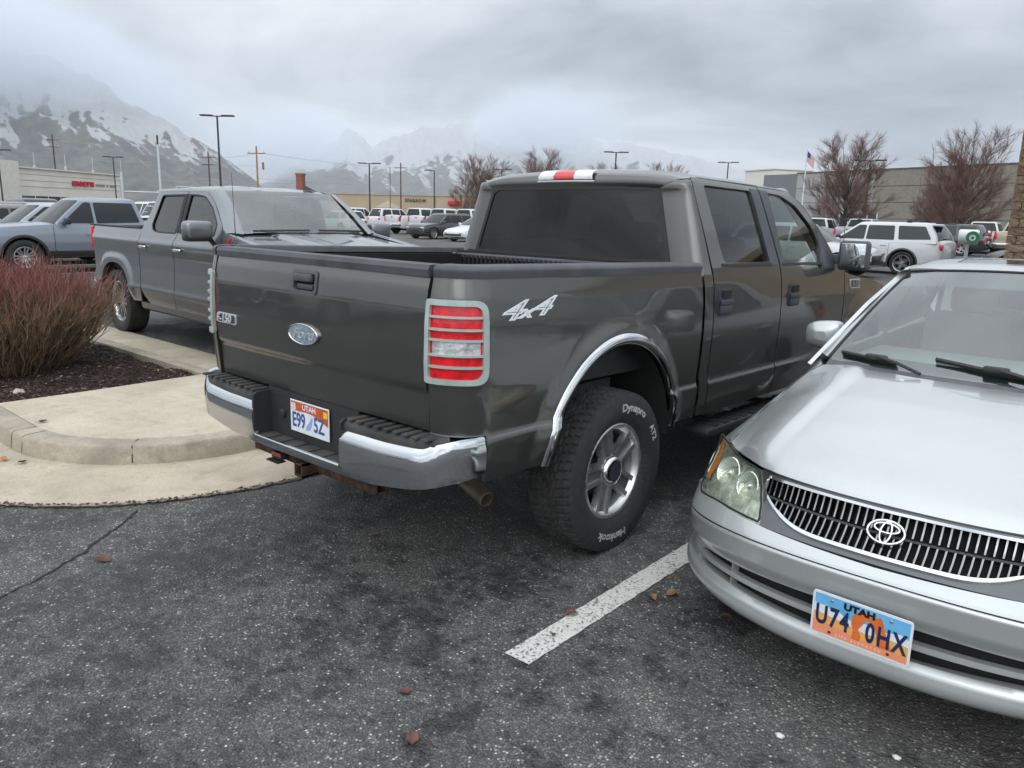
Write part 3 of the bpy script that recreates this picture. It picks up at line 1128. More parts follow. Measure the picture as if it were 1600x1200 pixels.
        for dd, yc_ in ((d1, .995), (d2, 1.995)):
            # black bezel with paddle handle
            hb = fillet([(yc_ - .075, 1.135), (yc_ + .075, 1.135), (yc_ + .075, 1.285), (yc_ - .075, 1.285)], .018)
            panel('handle_bezel', hb, fc, TRIMB, dd, .02, thick=.006, off=.005)
            mbh = MB(); X = .992 * s_
            mbh.rbox((X + s_ * .006, yc_, 1.205), (.016, .146, .030), .006)
            mbh.rbox((X + s_ * .002, yc_ , 1.165), (.012, .140, .050), .005)
            mbh.box((X - s_ * .0005, yc_ + .01, 1.250), (.006, .10, .042), 1)
            mbh.build('door_handle', [TRIMB, DARK], dd, rk)
        # front fender
        aL2 = math.pi - math.asin((.575 - FC[1]) / FC[2]); aR2 = math.asin((.60 - FC[1]) / FC[2])
        fo = [(2.998, .567)] + arc(FC, aL2, aR2) + [(4.12, .62), (4.22, .75), (4.22, 1.08), (4.02, 1.22), (3.6, 1.275), (3.1, 1.325), (2.998, 1.345)]
        fen = panel('front_fender', fo, fc, PAINT_T, T, .035, thick=.02)
        panel('badge_plate', fillet([(3.12, 1.215), (3.34, 1.215), (3.34, 1.285), (3.12, 1.285)], .02), fc, mat('badge_silver', (.60, .61, .62), .35, .3), fen, .05, thick=.006, off=.006)
        panel('badge_field', fillet([(3.128, 1.222), (3.332, 1.222), (3.332, 1.278), (3.128, 1.278)], .015), fc, TRIMB, fen, .05, thick=.003, off=.008)
        text_obj('badge_lettering', 'F-150', mat('badge_silver', (.60, .61, .62), .35, .3), fen, lambda x, y, z, s_=s_, fc=fc: tuple(fc([3.23 + s_ * x], [1.25 + y])[0] + np.array([s_ * .012, 0, 0])), size=.072, extrude=.002, shear=.15, offset=.001)
        # cab corner (rear pillar)
        rows = []
        for i in range(25):
            z = 1.30 + (1.886 - 1.30) * i / 24
            k = (1.815 - z) / .40
            x0 = .625 + k * .118 if z < 1.812 else float(np.interp(z, [1.812, 1.835, 1.858, 1.876, 1.886], [.628, .655, .70, .745, .770]))
            y0 = .800 - k * .043 if z < 1.812 else float(np.interp(z, [1.812, 1.835, 1.858, 1.876, 1.886], [.797, .792, .800, .850, .95]))
            x2 = float(cab_z(z)); y2 = max(.858, y0 + .002)
            row = []
            for j in range(15):
                t = j / 14
                bx = (1 - t) ** 2 * x0 + 2 * t * (1 - t) * (x2 - .012) + t * t * x2
                by = (1 - t) ** 2 * y0 + 2 * t * (1 - t) * (y0 + .004) + t * t * y2
                row.append((s_ * bx, by, z))
            rows.append(row)
        m2 = MB(); m2.grid(rows)
        m2.build('cab_corner', PAINT_T, T, rk, sharp=0)
        m2 = MB()
        m2.grid([[(s_ * float(cab_z(z)), y, z) for y in (.768, .80, .83, .866)] for z in np.linspace(.57, 1.36, 14)])
        m2.build('cab_quarter', PAINT_T, T, rk, sharp=0)
        # A pillar and roof rail
        rows = []
        for (yd, zd, yw, zw, xw) in ((.90, 1.887, 1.00, 1.886, .745), (1.3, 1.889, 1.3, 1.898, .735), (1.73, 1.889, 1.73, 1.900, .735), (2.10, 1.889, 2.10, 1.896, .70), (2.24, 1.884, 2.27, 1.905, .655), (2.43, 1.802, 2.47, 1.80, .675), (2.63, 1.658, 2.67, 1.66, .70), (2.75, 1.55, 2.82, 1.55, .72), (2.87, 1.425, 2.98, 1.42, .74), (2.99, 1.34, 3.08, 1.335, .75)):
            xd = float(cab_z(zd))
            row = []
            for j in range(6):
                t = j / 5
                b = math.sin(t * PI) * (.006 if yd < 2.2 else .016)
                row.append((s_ * (xd + (xw - xd) * t + b), yd + (yw - yd) * t, zd + (zw - zd) * t + b))
            rows.append(row)
        m2 = MB(); m2.grid(rows); m2.build('roof_pillar', PAINT_T, T, rk, sharp=0)
        # mirror
        m3 = MB()
        m3.rbox((s_ * 1.075, 2.83, 1.468), (.215, .085, .215), .03, 3)
        m3.rbox((s_ * .96, 2.83, 1.44), (.10, .05, .07), .015)
        mr = m3.build('side_mirror', GREYP, T, rk)
        m3 = MB(); m3.rbox((s_ * 1.078, 2.785, 1.470), (.172, .012, .172), .005)
        m3.build('mirror_glass', mat('mirror', (.55, .58, .58), .03, 1), mr, rk)
        # running board
        m3 = MB(); m3.rbox((s_ * .93, 1.92, .455), (.17, 2.1, .05), .02)
        for k in range(16):
            m3.box((s_ * .93, 1.0 + k * .125, .483), (.14, .05, .006))
        for yy in (1.1, 1.9, 2.7):
            m3.box((s_ * .78, yy, .48), (.2, .05, .03))
        m3.build('running_board', BLACKP, T, rk)
        # wheel housing
        for c in (AC, FC):
            m3 = MB()
            rows = []
            for x in (.50, .75, .962):
                rows.append([(s_ * x, c[0] + (c[2] + .004) * math.cos(a), c[1] + (c[2] + .004) * math.sin(a)) for a in np.linspace(-.05, PI + .05, 25)])
            m3.grid(rows)
            m3.prism([(c[0] + c[2] * math.cos(a), c[1] + c[2] * math.sin(a)) for a in np.linspace(-.1, PI + .1, 16)], 'x', s_ * .50, s_ * .505)
            m3.build('wheel_housing', DARK, T, rk, sharp=0)

    # ---- tailgate
    tgy = smooth_table([(.74, -1.094), (.80, -1.100), (.934, -1.104), (.946, -1.118), (1.1, -1.122), (1.25, -1.117), (1.33, -1.106), (1.376, -1.090)], .008)

    def tg(x, z):
        x = np.asarray(x, float); z = np.asarray(z, float)
        return rkn(S(x, tgy(z) + .008 * (x / .79) ** 2, z))
    hole = fillet([(-.092, 1.252), (.092, 1.252), (.092, 1.345), (-.092, 1.345)], .02)
    gate = panel('tailgate', fillet([(-.793, .772), (.793, .772), (.790, 1.378), (-.790, 1.378)], .008), tg, PAINT_T, T, .024, holes=[hole], thick=.03)
    m2 = MB()
    m2.prism([(-1.094, 1.374), (-1.098, 1.402), (-1.088, 1.420), (-1.03, 1.424), (-1.02, 1.385)], 'x', -.79, .79)
    m2.build('tailgate_cap', GREYP, gate, rk)
    m2 = MB(); m2.box((0, -1.045, 1.09), (1.58, .03, .62)); m2.build('tailgate_inner', BLACKP, gate, rk)
    # handle: bezel, recess, paddle, lock
    bez = fillet([(-.098, 1.246), (.098, 1.246), (.098, 1.351), (-.098, 1.351)], .024)
    bin_ = fillet([(-.080, 1.262), (.080, 1.262), (.080, 1.336), (-.080, 1.336)], .016)
    hd = panel('gate_handle', bez, tg, GREYP, gate, .02, holes=[bin_], thick=.02, off=.005)
    m2 = MB(); m2.box((0, -1.085, 1.298), (.175, .01, .085), 1)
    m2.rbox((-.008, -1.112, 1.318), (.135, .026, .036), .009, 2, 0)
    m2.rbox((0, -1.096, 1.277), (.150, .02, .028), .008, 2, 0)
    m2.build('paddle', [GREYP, DARK], hd, rk)
    m2 = MB(); m2.lathe([(-.012, .0), (-.012, .007), (0, .009)], 16, axis='y', c=(.062, -1.106, 1.277)); m2.build('lock', CHROME, hd, rk)
    # oval emblem, worn silver-blue with script
    zc_ = 1.066
    m2 = MB()
    for (pr, mi) in (([(1.0, 0), (1.0, -.010), (.95, -.013), (.90, -.010)], 0), ([(.90, -.010), (.5, -.0105), (.0, -.0108)], 1)):
        P = []; n = 48
        for (k, dy) in pr:
            for i in range(n):
                a = 2 * PI * i / n
                P.append((.116 * k * math.cos(a) * (1 if k > .5 else 1), -1.121 + dy, zc_ + .048 * k * math.sin(a)))
        F = [(i * n + j, i * n + (j + 1) % n, (i + 1) * n + (j + 1) % n, (i + 1) * n + j) for i in range(len(pr) - 1) for j in range(n)]
        m2.add(P, F, mi, True)
    em = m2.build('oval_emblem', [CHROME, mat('faded_emblem', (.30, .37, .43), .35, .5, noise=(45, .35, 5))], gate, rk)
    text_obj('emblem_script', 'Ford', mat('emblem_script', (.66, .70, .72), .3, .6), em, lambda x, y, z: rk((x, -1.1325 - z, zc_ + y)), size=.066, extrude=.0015, shear=.45, sx=1.25)
    bd = panel('badge_plate', fillet([(-.772, 1.040), (-.592, 1.040), (-.592, 1.092), (-.772, 1.092)], .012), tg, mat('badge_silver', (.60, .61, .62), .35, .3), gate, .04, thick=.006, off=.006)
    panel('badge_field', fillet([(-.765, 1.046), (-.599, 1.046), (-.599, 1.086), (-.765, 1.086)], .009), tg, TRIMB, bd, .04, thick=.003, off=.008)
    text_obj('badge_lettering', 'F-150', mat('badge_silver', (.60, .61, .62), .35, .3), bd, lambda x, y, z: rk((-.682 + x, -1.137 - z, 1.066 + y)), size=.056, extrude=.002, shear=.15, offset=.001, sx=1.1)
    # ---- 4x4 decal on both flanks
    WL = mat('decal_white', (.62, .65, .66), .35)
    for s_ in (1, -1):
        f = bedside(s_)
        for i, (txt, dx, dz, sz) in enumerate((('4', -.092, -.002, .105), ('x', .004, -.008, .068), ('4', .094, .008, .105))):
            text_obj('decal_lettering', txt, WL, T, lambda x, y, z, f=f, dx=dx, dz=dz, s_=s_: tuple(f([-.757 + s_ * (x + dx) if s_ > 0 else -.757 + s_ * (x + dx)], [1.250 + dz + y])[0] + np.array([s_ * (.002 + z * .3), 0, 0])), size=sz, outline=.0034, shear=.55, sx=2.15)

    # ---- bed interior
    m2 = MB()
    m2.box((0, -.19, .885), (1.70, 1.72, .03))
    for s_ in (1, -1):
        m2.box((s_ * .835, -.19, 1.13), (.05, 1.74, .51))
        m2.rbox((s_ * .68, -.04, 1.0), (.26, 1.0, .24), .05)
    m2.box((0, .70, 1.14), (1.70, .05, .54))
    for k in range(17):
        m2.box((-.76 + k * .095, -.19, .905), (.05, 1.70, .014))
    b_ = m2.build('bed_liner', mat('bed_liner', (.012, .012, .013), .55, bump=(80, .3, .003)), T, rk)
    for k in range(42):
        m3 = MB(); m3.box((-.80 + k * .039, .668, 1.13), (.018, .016, .50)); m3.build('liner_rib', MATS['bed_liner'], b_, rk)
    m2 = MB(); m2.prism([(.742, 1.40), (.68, 1.40), (.665, 1.385), (.665, 1.365), (.742, 1.365)], 'x', -.85, .85)
    m2.build('bulkhead_cap', GREYP, T, rk)
    # ---- rear bumper
    def bplan(s):
        """plan of the bumper face: s runs along the face from the centre line"""
        s = np.asarray(s, float); a = np.abs(s); sg = np.sign(s)
        s1, r = .775, .20
        ph = np.clip((a - s1) / r, 0, 1.45)
        x = np.where(a < s1, a, s1 + r * np.sin(ph)); y = np.where(a < s1, -1.198 + .012 * (a / s1) ** 2, -1.186 + r * (1 - np.cos(ph)))
        nx = np.sin(ph) * sg; ny = -np.cos(ph)
        ex = np.clip(a - (s1 + r * 1.45), 0, None) * 1.0
        return x * sg, y + ex, nx, ny

    bz = smooth_table([(.47, -.030), (.50, -.010), (.53, .0), (.56, .002), (.62, .006), (.66, .002), (.69, -.010), (.71, -.026), (.735, -.045), (.78, -.075)], .010)

    def bface(s, z):
        x, y, nx, ny = bplan(s); z = np.asarray(z, float)
        zz = z + .022 * smst(np.abs(np.asarray(s, float)), .55, 1.0)
        o = bz(z - .060 * smst(np.abs(np.asarray(s, float)), .82, .98))
        return rkn(S(x + nx * o, y + ny * o, zz))
    se = 1.118
    ch = [(-se, .592), (-.85, .545), (-.45, .500), (.45, .500), (.85, .545), (se, .592), (se, .742), (1.0, .744), (.92, .728), (.84, .706), (.345, .700), (.345, .562), (.325, .540), (-.325, .540), (-.345, .562), (-.345, .700), (-.84, .706), (-.92, .728), (-1.0, .744), (-se, .742)]
    CHB = mat('chrome_bumper', (.58, .60, .62), .12, 1.0, rnoise=(2.2, .07), dirt=(11, .64, (.34, .33, .31)), bump=(9, .03, .01))
    bumper = panel('rear_bumper', fillet(ch, [.02, .1, .1, .1, .1, .02, .02, .06, .05, .05, .02, .02, .02, .02, .02, .02, .05, .05, .06, .02], 4), bface, CHB, T, .02, thick=.02, ref=(0, -.9, .62))
    STEP = mat('step_pad', (.040, .039, .037), .75, noise=(9, .4, 6), bump=(150, .4, .002), dirt=(6, .50, (.085, .072, .060)))
    for s_ in (1, -1):
        # step pad: rolls over the top of the chrome
        pr = [(.020, .698), (.018, .718), (.026, .736), (.044, .744), (.14, .750)]
        rows = []
        for (dy, zz) in pr:
            row = []
            for sx_ in np.linspace(.35, .955, 26):
                x, y, nx, ny = bplan(sx_)
                w = float(smst(np.array(sx_), .80, .95))
                lift = .022 * float(smst(np.array(sx_), .55, 1.0))
                row.append((s_ * float(x - nx * dy), min(float(y - ny * dy), -.97), zz + lift))
            rows.append(row)
        m2 = MB(); m2.grid(rows)
        pad = m2.build('step_pad', STEP, bumper, rk, sharp=50)
        for k in range(9):
            xx = .385 + k * .058
            m3 = MB(); m3.rbox((s_ * xx, -1.122, .752 + .008 * k / 9), (.030, .108, .012), .005)
            m3.build('tread_rib', STEP, pad, rk)
        # notch side wall
        m3 = MB(); m3.prism([(-1.196, .533), (-1.10, .533), (-1.095, .752), (-1.17, .750), (-1.192, .735)], 'x', s_ * .338, s_ * .352)
        m3.build('notch_wall', BLACKP, bumper, rk)
    m3 = MB()
    m3.box((0, -1.088, .65), (.70, .02, .24))
    m3.box((0, -1.05, .745), (1.78, .10, .012))
    m3.rbox((-.23, -1.102, .655), (.045, .03, .045), .015, 2)
    m3.build('notch_back', BLACKP, bumper, rk)
    m3 = MB(); m3.tube([tuple(bface(np.array([q]), np.array([.538]))[0] + np.array([0, .004, .005])) for q in np.linspace(-.335, .335, 9)], .008, 8); m3.build('notch_glint_lip', CHROME, bumper)  # rounded tube added to catch a bright line of sky along the notch
    m3 = MB(); m3.box((0, -1.145, .534), (.68, .10, .014))
    nf = m3.build('notch_floor', STEP, bumper, rk)
    for k in range(6):
        m3 = MB(); m3.rbox((-.27 + k * .108, -1.147, .543), (.06, .09, .010), .004); m3.build('tread_rib', STEP, nf, rk)
    # ---- licence plate
    pl = MB(); pl.rbox((0, -1.108, .665), (.305, .004, .152), .0015, 1)
    plate = pl.build('licence_plate', PLATEW, T, rk)
    pf = lambda x, y, z: rk((x, -1.1105 - z, .665 + y))

    def decal(name, poly, m, d, par):
        q = MB(); q.add([pf(x, y, d) for x, y in poly], [tuple(range(len(poly)))]); return q.build(name, m, par, sharp=0)
    PB = mat('plate_blue', (.035, .085, .26), .5)
    decal('plate_band', [(-.146, .028), (-.08, .026), (-.02, .030), (.03, .026), (.08, .012), (.146, -.008), (.146, .070), (-.146, .070)], mat('plate_orange', (.48, .085, .02), .5, noise=(20, .2, 3)), .0004, plate)
    decal('plate_skier', [(-.03, -.056), (.005, -.050), (.02, -.02), (.028, .012), (.02, .014), (.002, -.01), (-.022, -.034)], mat('plate_pale_blue', (.25, .36, .62), .5), .0004, plate)
    decal('month_sticker', [(-.142, .030), (-.108, .030), (-.108, .062), (-.142, .062)], PLATEW, .0009, plate)
    decal('year_sticker', [(.112, .030), (.142, .030), (.142, .058), (.112, .058)], mat('sticker_yellow', (.75, .50, .04), .5), .0009, plate)
    text_obj('plate_lettering', '3', mat('sticker_red', (.5, .02, .03), .5), plate, lambda x, y, z: pf(x - .125, y + .046, .0014 + z), size=.034)
    text_obj('plate_lettering', 'UTAH', PLATEW, plate, lambda x, y, z: pf(x, y + .049, .001 + z), size=.036, offset=.0012, sx=1.1)
    text_obj('plate_lettering', 'E99', PB, plate, lambda x, y, z: pf(x - .085, y - .020, .0012 + z), size=.098, offset=.0022, sx=.72)
    text_obj('plate_lettering', '5Z', PB, plate, lambda x, y, z: pf(x + .075, y - .020, .0012 + z), size=.098, offset=.0022, sx=.72)
    # ---- cab back, glass, roof
    def rgl(u, v):
        u = np.asarray(u, float); v = np.asarray(v, float)
        return rkn(S(u * (.742 - .117 * v), .752 + .043 * v - .045 * (1 - u ** 2), 1.415 + .405 * v))
    panel('rear_window_seal', fillet([(-1.012, -.03), (1.012, -.03), (1.012, 1.03), (-1.012, 1.03)], [.05, .05, .08, .08]), rgl, RUBB, T, .05, thick=.01, off=-.006, ref=(0, 1.5, 1.6))
    panel('rear_window', fillet([(-.985, 0), (.985, 0), (.985, 1), (-.985, 1)], [.05, .05, .10, .10]), rgl, TINT, T, .05, thick=0, off=.001, ref=(0, 1.5, 1.6)) if False else None
    seal = [o for o in T.children if o.name.startswith('rear_window_seal')][0]
    bpy.data.objects.remove(seal, do_unlink=True)
    wi = fillet([(-.978, .02), (.978, .02), (.978, .975), (-.978, .975)], [.05, .05, .10, .10])
    panel('rear_window_seal', fillet([(-1.015, -.03), (1.015, -.03), (1.02, 1.03), (-1.02, 1.03)], [.05, .05, .08, .08]), rgl, RUBB, T, .05, holes=[wi], thick=.015, ref=(0, 1.5, 1.6))
    panel('rear_window', fillet([(-.99, 0), (.99, 0), (.99, 1), (-.99, 1)], .05), rgl, TINT, T, .05, thick=0, off=-.006, ref=(0, 1.5, 1.6))
    m2 = MB(); m2.grid([[(x, .742 - .03 * (1 - (x / .95) ** 2), z) for x in np.linspace(-.93, .93, 15)] for z in (.60, 1.36, 1.392)])
    m2.grid([[(x, .742 - .03 * (1 - (x / .95) ** 2) + dy, z) for x in np.linspace(-.80, .80, 15)] for dy, z in ((0, 1.392), (.012, 1.402), (.012, 1.418))])
    m2.build('cab_back', PAINT_T, T, rk, sharp=40)
    tt = [0, .08, .16, .26, .40, .70, .90, 1]
    ry = smooth_table(list(zip(tt, [.797, .792, .800, .85, 1.02, 1.7, 2.15, 2.28])), .02, .005)
    rzc = smooth_table(list(zip(tt, [1.826, 1.862, 1.900, 1.930, 1.950, 1.962, 1.945, 1.915])), .02, .005)
    rze = smooth_table(list(zip(tt, [1.812, 1.835, 1.858, 1.876, 1.889, 1.893, 1.888, 1.872])), .02, .005)
    rxe = smooth_table(list(zip(tt, [.628, .655, .70, .745, .775, .778, .745, .69])), .02, .005)

    def roof(u, t):
        u = np.asarray(u, float); t = np.asarray(t, float)
        a = np.abs(u)
        z = rzc(t) - (rzc(t) - rze(t)) * (.55 * a ** 2 + .45 * a ** 7)
        y = ry(t) - .045 * (1 - u ** 2) * (1 - smst(t, .05, .4)) + .10 * (1 - u ** 2) * smst(t, .7, 1.0)
        return rkn(S(u * rxe(t), y, z))
    panel('roof', [(-1, 0), (1, 0), (1, 1), (-1, 1)], roof, PAINT_T, T, .035, thick=.02, ref=(0, 1.5, 1.4))
    # high brake light
    m2 = MB()
    for (x0, x1, mi) in ((-.205, -.085, 1), (-.083, .067, 0), (.069, .205, 1)):
        rows = []
        for (t, o_) in ((.085, .010), (.11, .020), (.18, .022), (.235, .014)):
            row = []
            for i in range(7):
                x = x0 + (x1 - x0) * i / 6
                k = 1 if t < .15 else .96
                P = roof(np.array([x * k / float(rxe(t))]), np.array([t]))[0]
                row.append((P[0], P[1] - o_ * .8, P[2] + o_ * .6))
            rows.append(row)
        m2.grid(rows, mi)
    m2.build('brake_light', [mat('brake_red', (.55, .05, .06), .15, coat=.5), mat('brake_clear', (.66, .67, .66), .2, coat=.5, noise=(60, .1, 3))], T, fixn=True, sharp=0)
    hb = MB()
    hb.tube([tuple(roof(np.array([u]), np.array([.075]))[0] + np.array([0, -.004, 0])) for u in np.linspace(-.325, .325, 9)], .006, 6)
    hb.build('brake_light_trim', mat('brake_trim', (.5, .5, .49), .4), T)
    # windscreen
    def wsf(u, v):
        u = np.asarray(u, float); v = np.asarray(v, float)
        return rkn(S(u * (.745 - .07 * v), 3.07 + .13 * (1 - u ** 2) - v * (.79 + .03 * (1 - u ** 2)), 1.345 + .565 * v - .0 * u))
    panel('windscreen', [(-1, 0), (1, 0), (1, 1), (-1, 1)], wsf, CLEAR, T, .1, thick=0, ref=(0, 1.5, 1.2))
    # hood and front end
    hz = smooth_table([(2.95, 1.36), (3.2, 1.345), (3.6, 1.31), (4.0, 1.255), (4.3, 1.17), (4.42, 1.08)], .05, .02)

    def hood(x, y):
        x = np.asarray(x, float); y = np.asarray(y, float)
        return rkn(S(x, y, hz(y) - .045 * (np.abs(x) / .9) ** 4 + .02 * smst(np.abs(x), .3, .4) * (1 - smst(np.abs(x), .6, .8))))
    panel('hood', [(-.90, 3.02), (.90, 3.02), (.90, 3.8), (.82, 4.2), (.70, 4.38), (-.70, 4.38), (-.82, 4.2), (-.90, 3.8)], hood, PAINT_T, T, .08, thick=.03, ref=(0, 3.7, 0))
    m2 = MB(); m2.rbox((0, 4.30, .92), (1.62, .20, .34), .06); m2.build('grille', CHROME, T, rk)
    m2 = MB()
    for k in range(3):
        m2.box((0, 4.405, .82 + k * .1), (1.0, .012, .07))
    m2.build('grille_insert', BLACKP, T, rk)
    m2 = MB(); m2.rbox((0, 4.36, .62), (1.82, .28, .24), .08, 3); m2.build('front_bumper', CHROME, T, rk)
    for s_ in (1, -1):
        m2 = MB(); m2.rbox((s_ * .72, 4.30, .95), (.30, .22, .26), .05); m2.build('headlight', WHITE_L, T, rk)
    m2 = MB(); m2.tube([(.86, 3.18, 1.33), (.87, 3.20, 1.40), (.885, 3.10, 2.05)], [.006, .003, .0014], 6); m2.build('antenna', RUBB, T, rk)
    # interior
    m2 = MB()
    m2.box((0, 1.75, .72), (1.80, 2.4, .10)); m2.rbox((0, 1.15, 1.0), (1.50, .55, .22), .06)
    m2.rbox((0, .93, 1.22), (1.50, .16, .60), .06, rot=Matrix.Rotation(.12, 3, 'X'))
    for x in (-.42, .42):
        m2.rbox((x, 2.20, .98), (.52, .55, .20), .06)
        m2.rbox((x, 1.90, 1.26), (.50, .15, .62), .06, rot=Matrix.Rotation(.18, 3, 'X'))
        m2.rbox((x, 1.83, 1.62), (.27, .10, .19), .045, 3)
    for x in (-.45, .45):
        m2.rbox((x, .89, 1.56), (.25, .09, .15), .04, 3)
    m2.build('seats', SEATM, T, rk)
    m2 = MB(); m2.rbox((0, 2.85, 1.20), (1.70, .50, .30), .10, 3); m2.rbox((0, 2.3, .95), (.28, .9, .35), .05)
    m2.build('dashboard', mat('dash_tan', (.11, .10, .085), .7), T, rk)
    m2 = MB(); ring = [Vector((-.42 + .19 * math.cos(a), 2.50 - .05 * math.sin(a), 1.24 + .18 * math.sin(a))) for a in np.linspace(0, 2 * PI, 25)]
    m2.tube(ring, .016, 8); m2.tube([(-.42, 2.50, 1.24), (-.42, 2.75, 1.15)], .03, 8); m2.box((-.42, 2.505, 1.24), (.34, .03, .06))
    m2.build('steering_wheel', BLACKP, T, rk)
    # underbody
    m2 = MB()
    for s_ in (1, -1):
        m2.box((s_ * .47, 1.55, .55), (.09, 5.0, .14))
        m2.tube([(s_ * .56, -.62, .50), (s_ * .56, -.1, .36), (s_ * .56, .62, .52)], .022, 6)
        m2.tube([(s_ * .40, .05, .44), (s_ * .42, .12, .85)], .035, 8)
    m2.tube([(-.72, 0, .407), (.72, 0, .407)], .05, 10); m2.rbox((0, 0, .40), (.34, .30, .30), .10, 3)
    m2.tube([(-.72, 3.518, .407), (.72, 3.518, .407)], .045, 10)
    m2.tube([(0, .1, .42), (.05, 1.9, .50)], .05, 8); m2.box((0, 1.9, .60), (1.70, 2.2, .10)); m2.box((0, -.4, .80), (1.60, 1.1, .08)); m2.rbox((-.2, 3.0, .5), (.7, 1.1, .3), .08)
    m2.tube([(0, -.30, .62), (0, -.86, .62)], .26, 14)
    m2.build('chassis', mat('chassis_black', (.014, .013, .012), .8, dirt=(6, .6, (.04, .025, .018))), T)
    # tow hitch
    m2 = MB()

    def sqtube(a, b, w, t=.008):
        a = Vector(a); b = Vector(b); d = (b - a).normalized(); u = d.cross(Vector((0, 0, 1))).normalized(); v = u.cross(d)
        for (su, sv, du, dv) in ((0, 1, w, t), (0, -1, w, t), (1, 0, t, w), (-1, 0, t, w)):
            c = u * (su * (w - t) / 2) + v * (sv * (w - t) / 2)
            P = []
            for e in (a, b):
                for (p, q) in ((-1, -1), (1, -1), (1, 1), (-1, 1)):
                    P.append(e + c + u * (p * du / 2) + v * (q * dv / 2))
            m2.add(P, [(3, 2, 1, 0), (4, 5, 6, 7), (0, 1, 5, 4), (1, 2, 6, 5), (2, 3, 7, 6), (3, 0, 4, 7)])
    sqtube((-.50, -1.07, .475), (.47, -1.07, .475), .062)
    sqtube((-.02, -.85, .455), (-.02, -1.165, .455), .064)
    m2.box((-.40, -1.02, .54), (.012, .16, .16)); m2.box((.40, -1.02, .54), (.012, .16, .16))
    hitch = m2.build('tow_hitch', RUST, T)
    m2 = MB(); m2.rbox((-.24, -1.12, .47), (.09, .05, .035), .01); m2.box((-.24, -1.145, .447), (.10, .045, .006)); m2.tube([(-.24, -1.1, .48), (-.3, -1.05, .51), (-.2, -1.0, .53)], .008, 6)
    m2.build('trailer_socket', BLACKP, hitch)
    m2 = MB(); m2.rbox((-.232, -1.146, .478), (.075, .004, .02), .001); m2.build('socket_label', mat('socket_red', (.25, .05, .045), .6), hitch)
    # exhaust, open-ended
    m2 = MB()
    path = [Vector((.36, .55, .46)), Vector((.38, 0.1, .48)), Vector((.40, -.30, .47)), Vector((.415, -.50, .43)), Vector((.455, -.575, .393)), Vector((.665, -.615, .347))]
    EX = mat('exhaust_steel', (.24, .20, .155), .55, .75, noise=(12, .35, 5))
    m2.tube(path, .037, 20, cap=False)
    dr = (path[-1] - path[-2]).normalized(); a_ = dr.cross(Vector((0, 0, 1))).normalized(); b2 = dr.cross(a_)
    rows = []
    for (d, r_) in ((0, .037), (.001, .033), (-.15, .033)):
        rows.append([path[-1] + dr * d + (a_ * math.cos(t) + b2 * math.sin(t)) * r_ for t in np.linspace(0, 2 * PI, 21)])
    m2.grid(rows)
    m2.build('exhaust_pipe', EX, T, fixn=False)
    # wheels
    for s_ in (1, -1):
        for y in (0, 3.518):
            w_ = wheel(T, s_ * .85, y, s_, .407, .235, .275, 5, 'five', True, [ALLOY, ALLOY_D, DARK])
            m2 = MB(); m2.lathe([(.075, .080), (.094, .077), (.106, .066), (.110, .052)], 32, 0); m2.lathe([(.110, .052), (.107, .047), (.107, .001)], 32, 1)
            cp = m2.build('hub_cap', [CHROME, mat('cap_blue', (.035, .042, .055), .3, .3)], w_)
            m2 = MB(); P = [(.1095, .028 * math.cos(a), .013 * math.sin(a)) for a in np.linspace(0, 2 * PI, 24, endpoint=False)]; m2.add(P, [tuple(range(24))])
            m2.tube([(.1095, .029 * math.cos(a), .014 * math.sin(a)) for a in np.linspace(0, 2 * PI, 25)], .0016, 4, mi=1)
            # letters around the sidewall, tops outwards
            m4 = MB()

            def wrap(txt, ph0, size, out, sx=1.0):
                V, F = text_mesh(txt, size=size, outline=out, sx=sx) if out else text_mesh(txt, size=size, offset=.001, sx=sx)
                r0 = .327
                m4.add([(.1375 - .0006 + .0025 + min(z_, .002) * .3 - .35 * (y_ + .003) ** 2 * 2.5, (r0 + y_) * math.sin(ph0 + x_ / r0), (r0 + y_) * math.cos(ph0 + x_ / r0)) for x_, y_, z_ in V], F)
            wrap('Dynapro', R(18), .052, .0016, 1.25)
            wrap('AT2', R(62), .050, 0, 1.1)
            wrap('Hankook', R(188), .055, .0016, 1.2)
            m4.build('tyre_lettering', WHITEL, w_, fixn=False, sharp=0)
    return T


TRUCK = build_truck()
# ================================================================== SILVER SEDAN (right foreground)
PAINT_S = paint('paint_silver', (.47, .49, .48), .55, .34, .08)


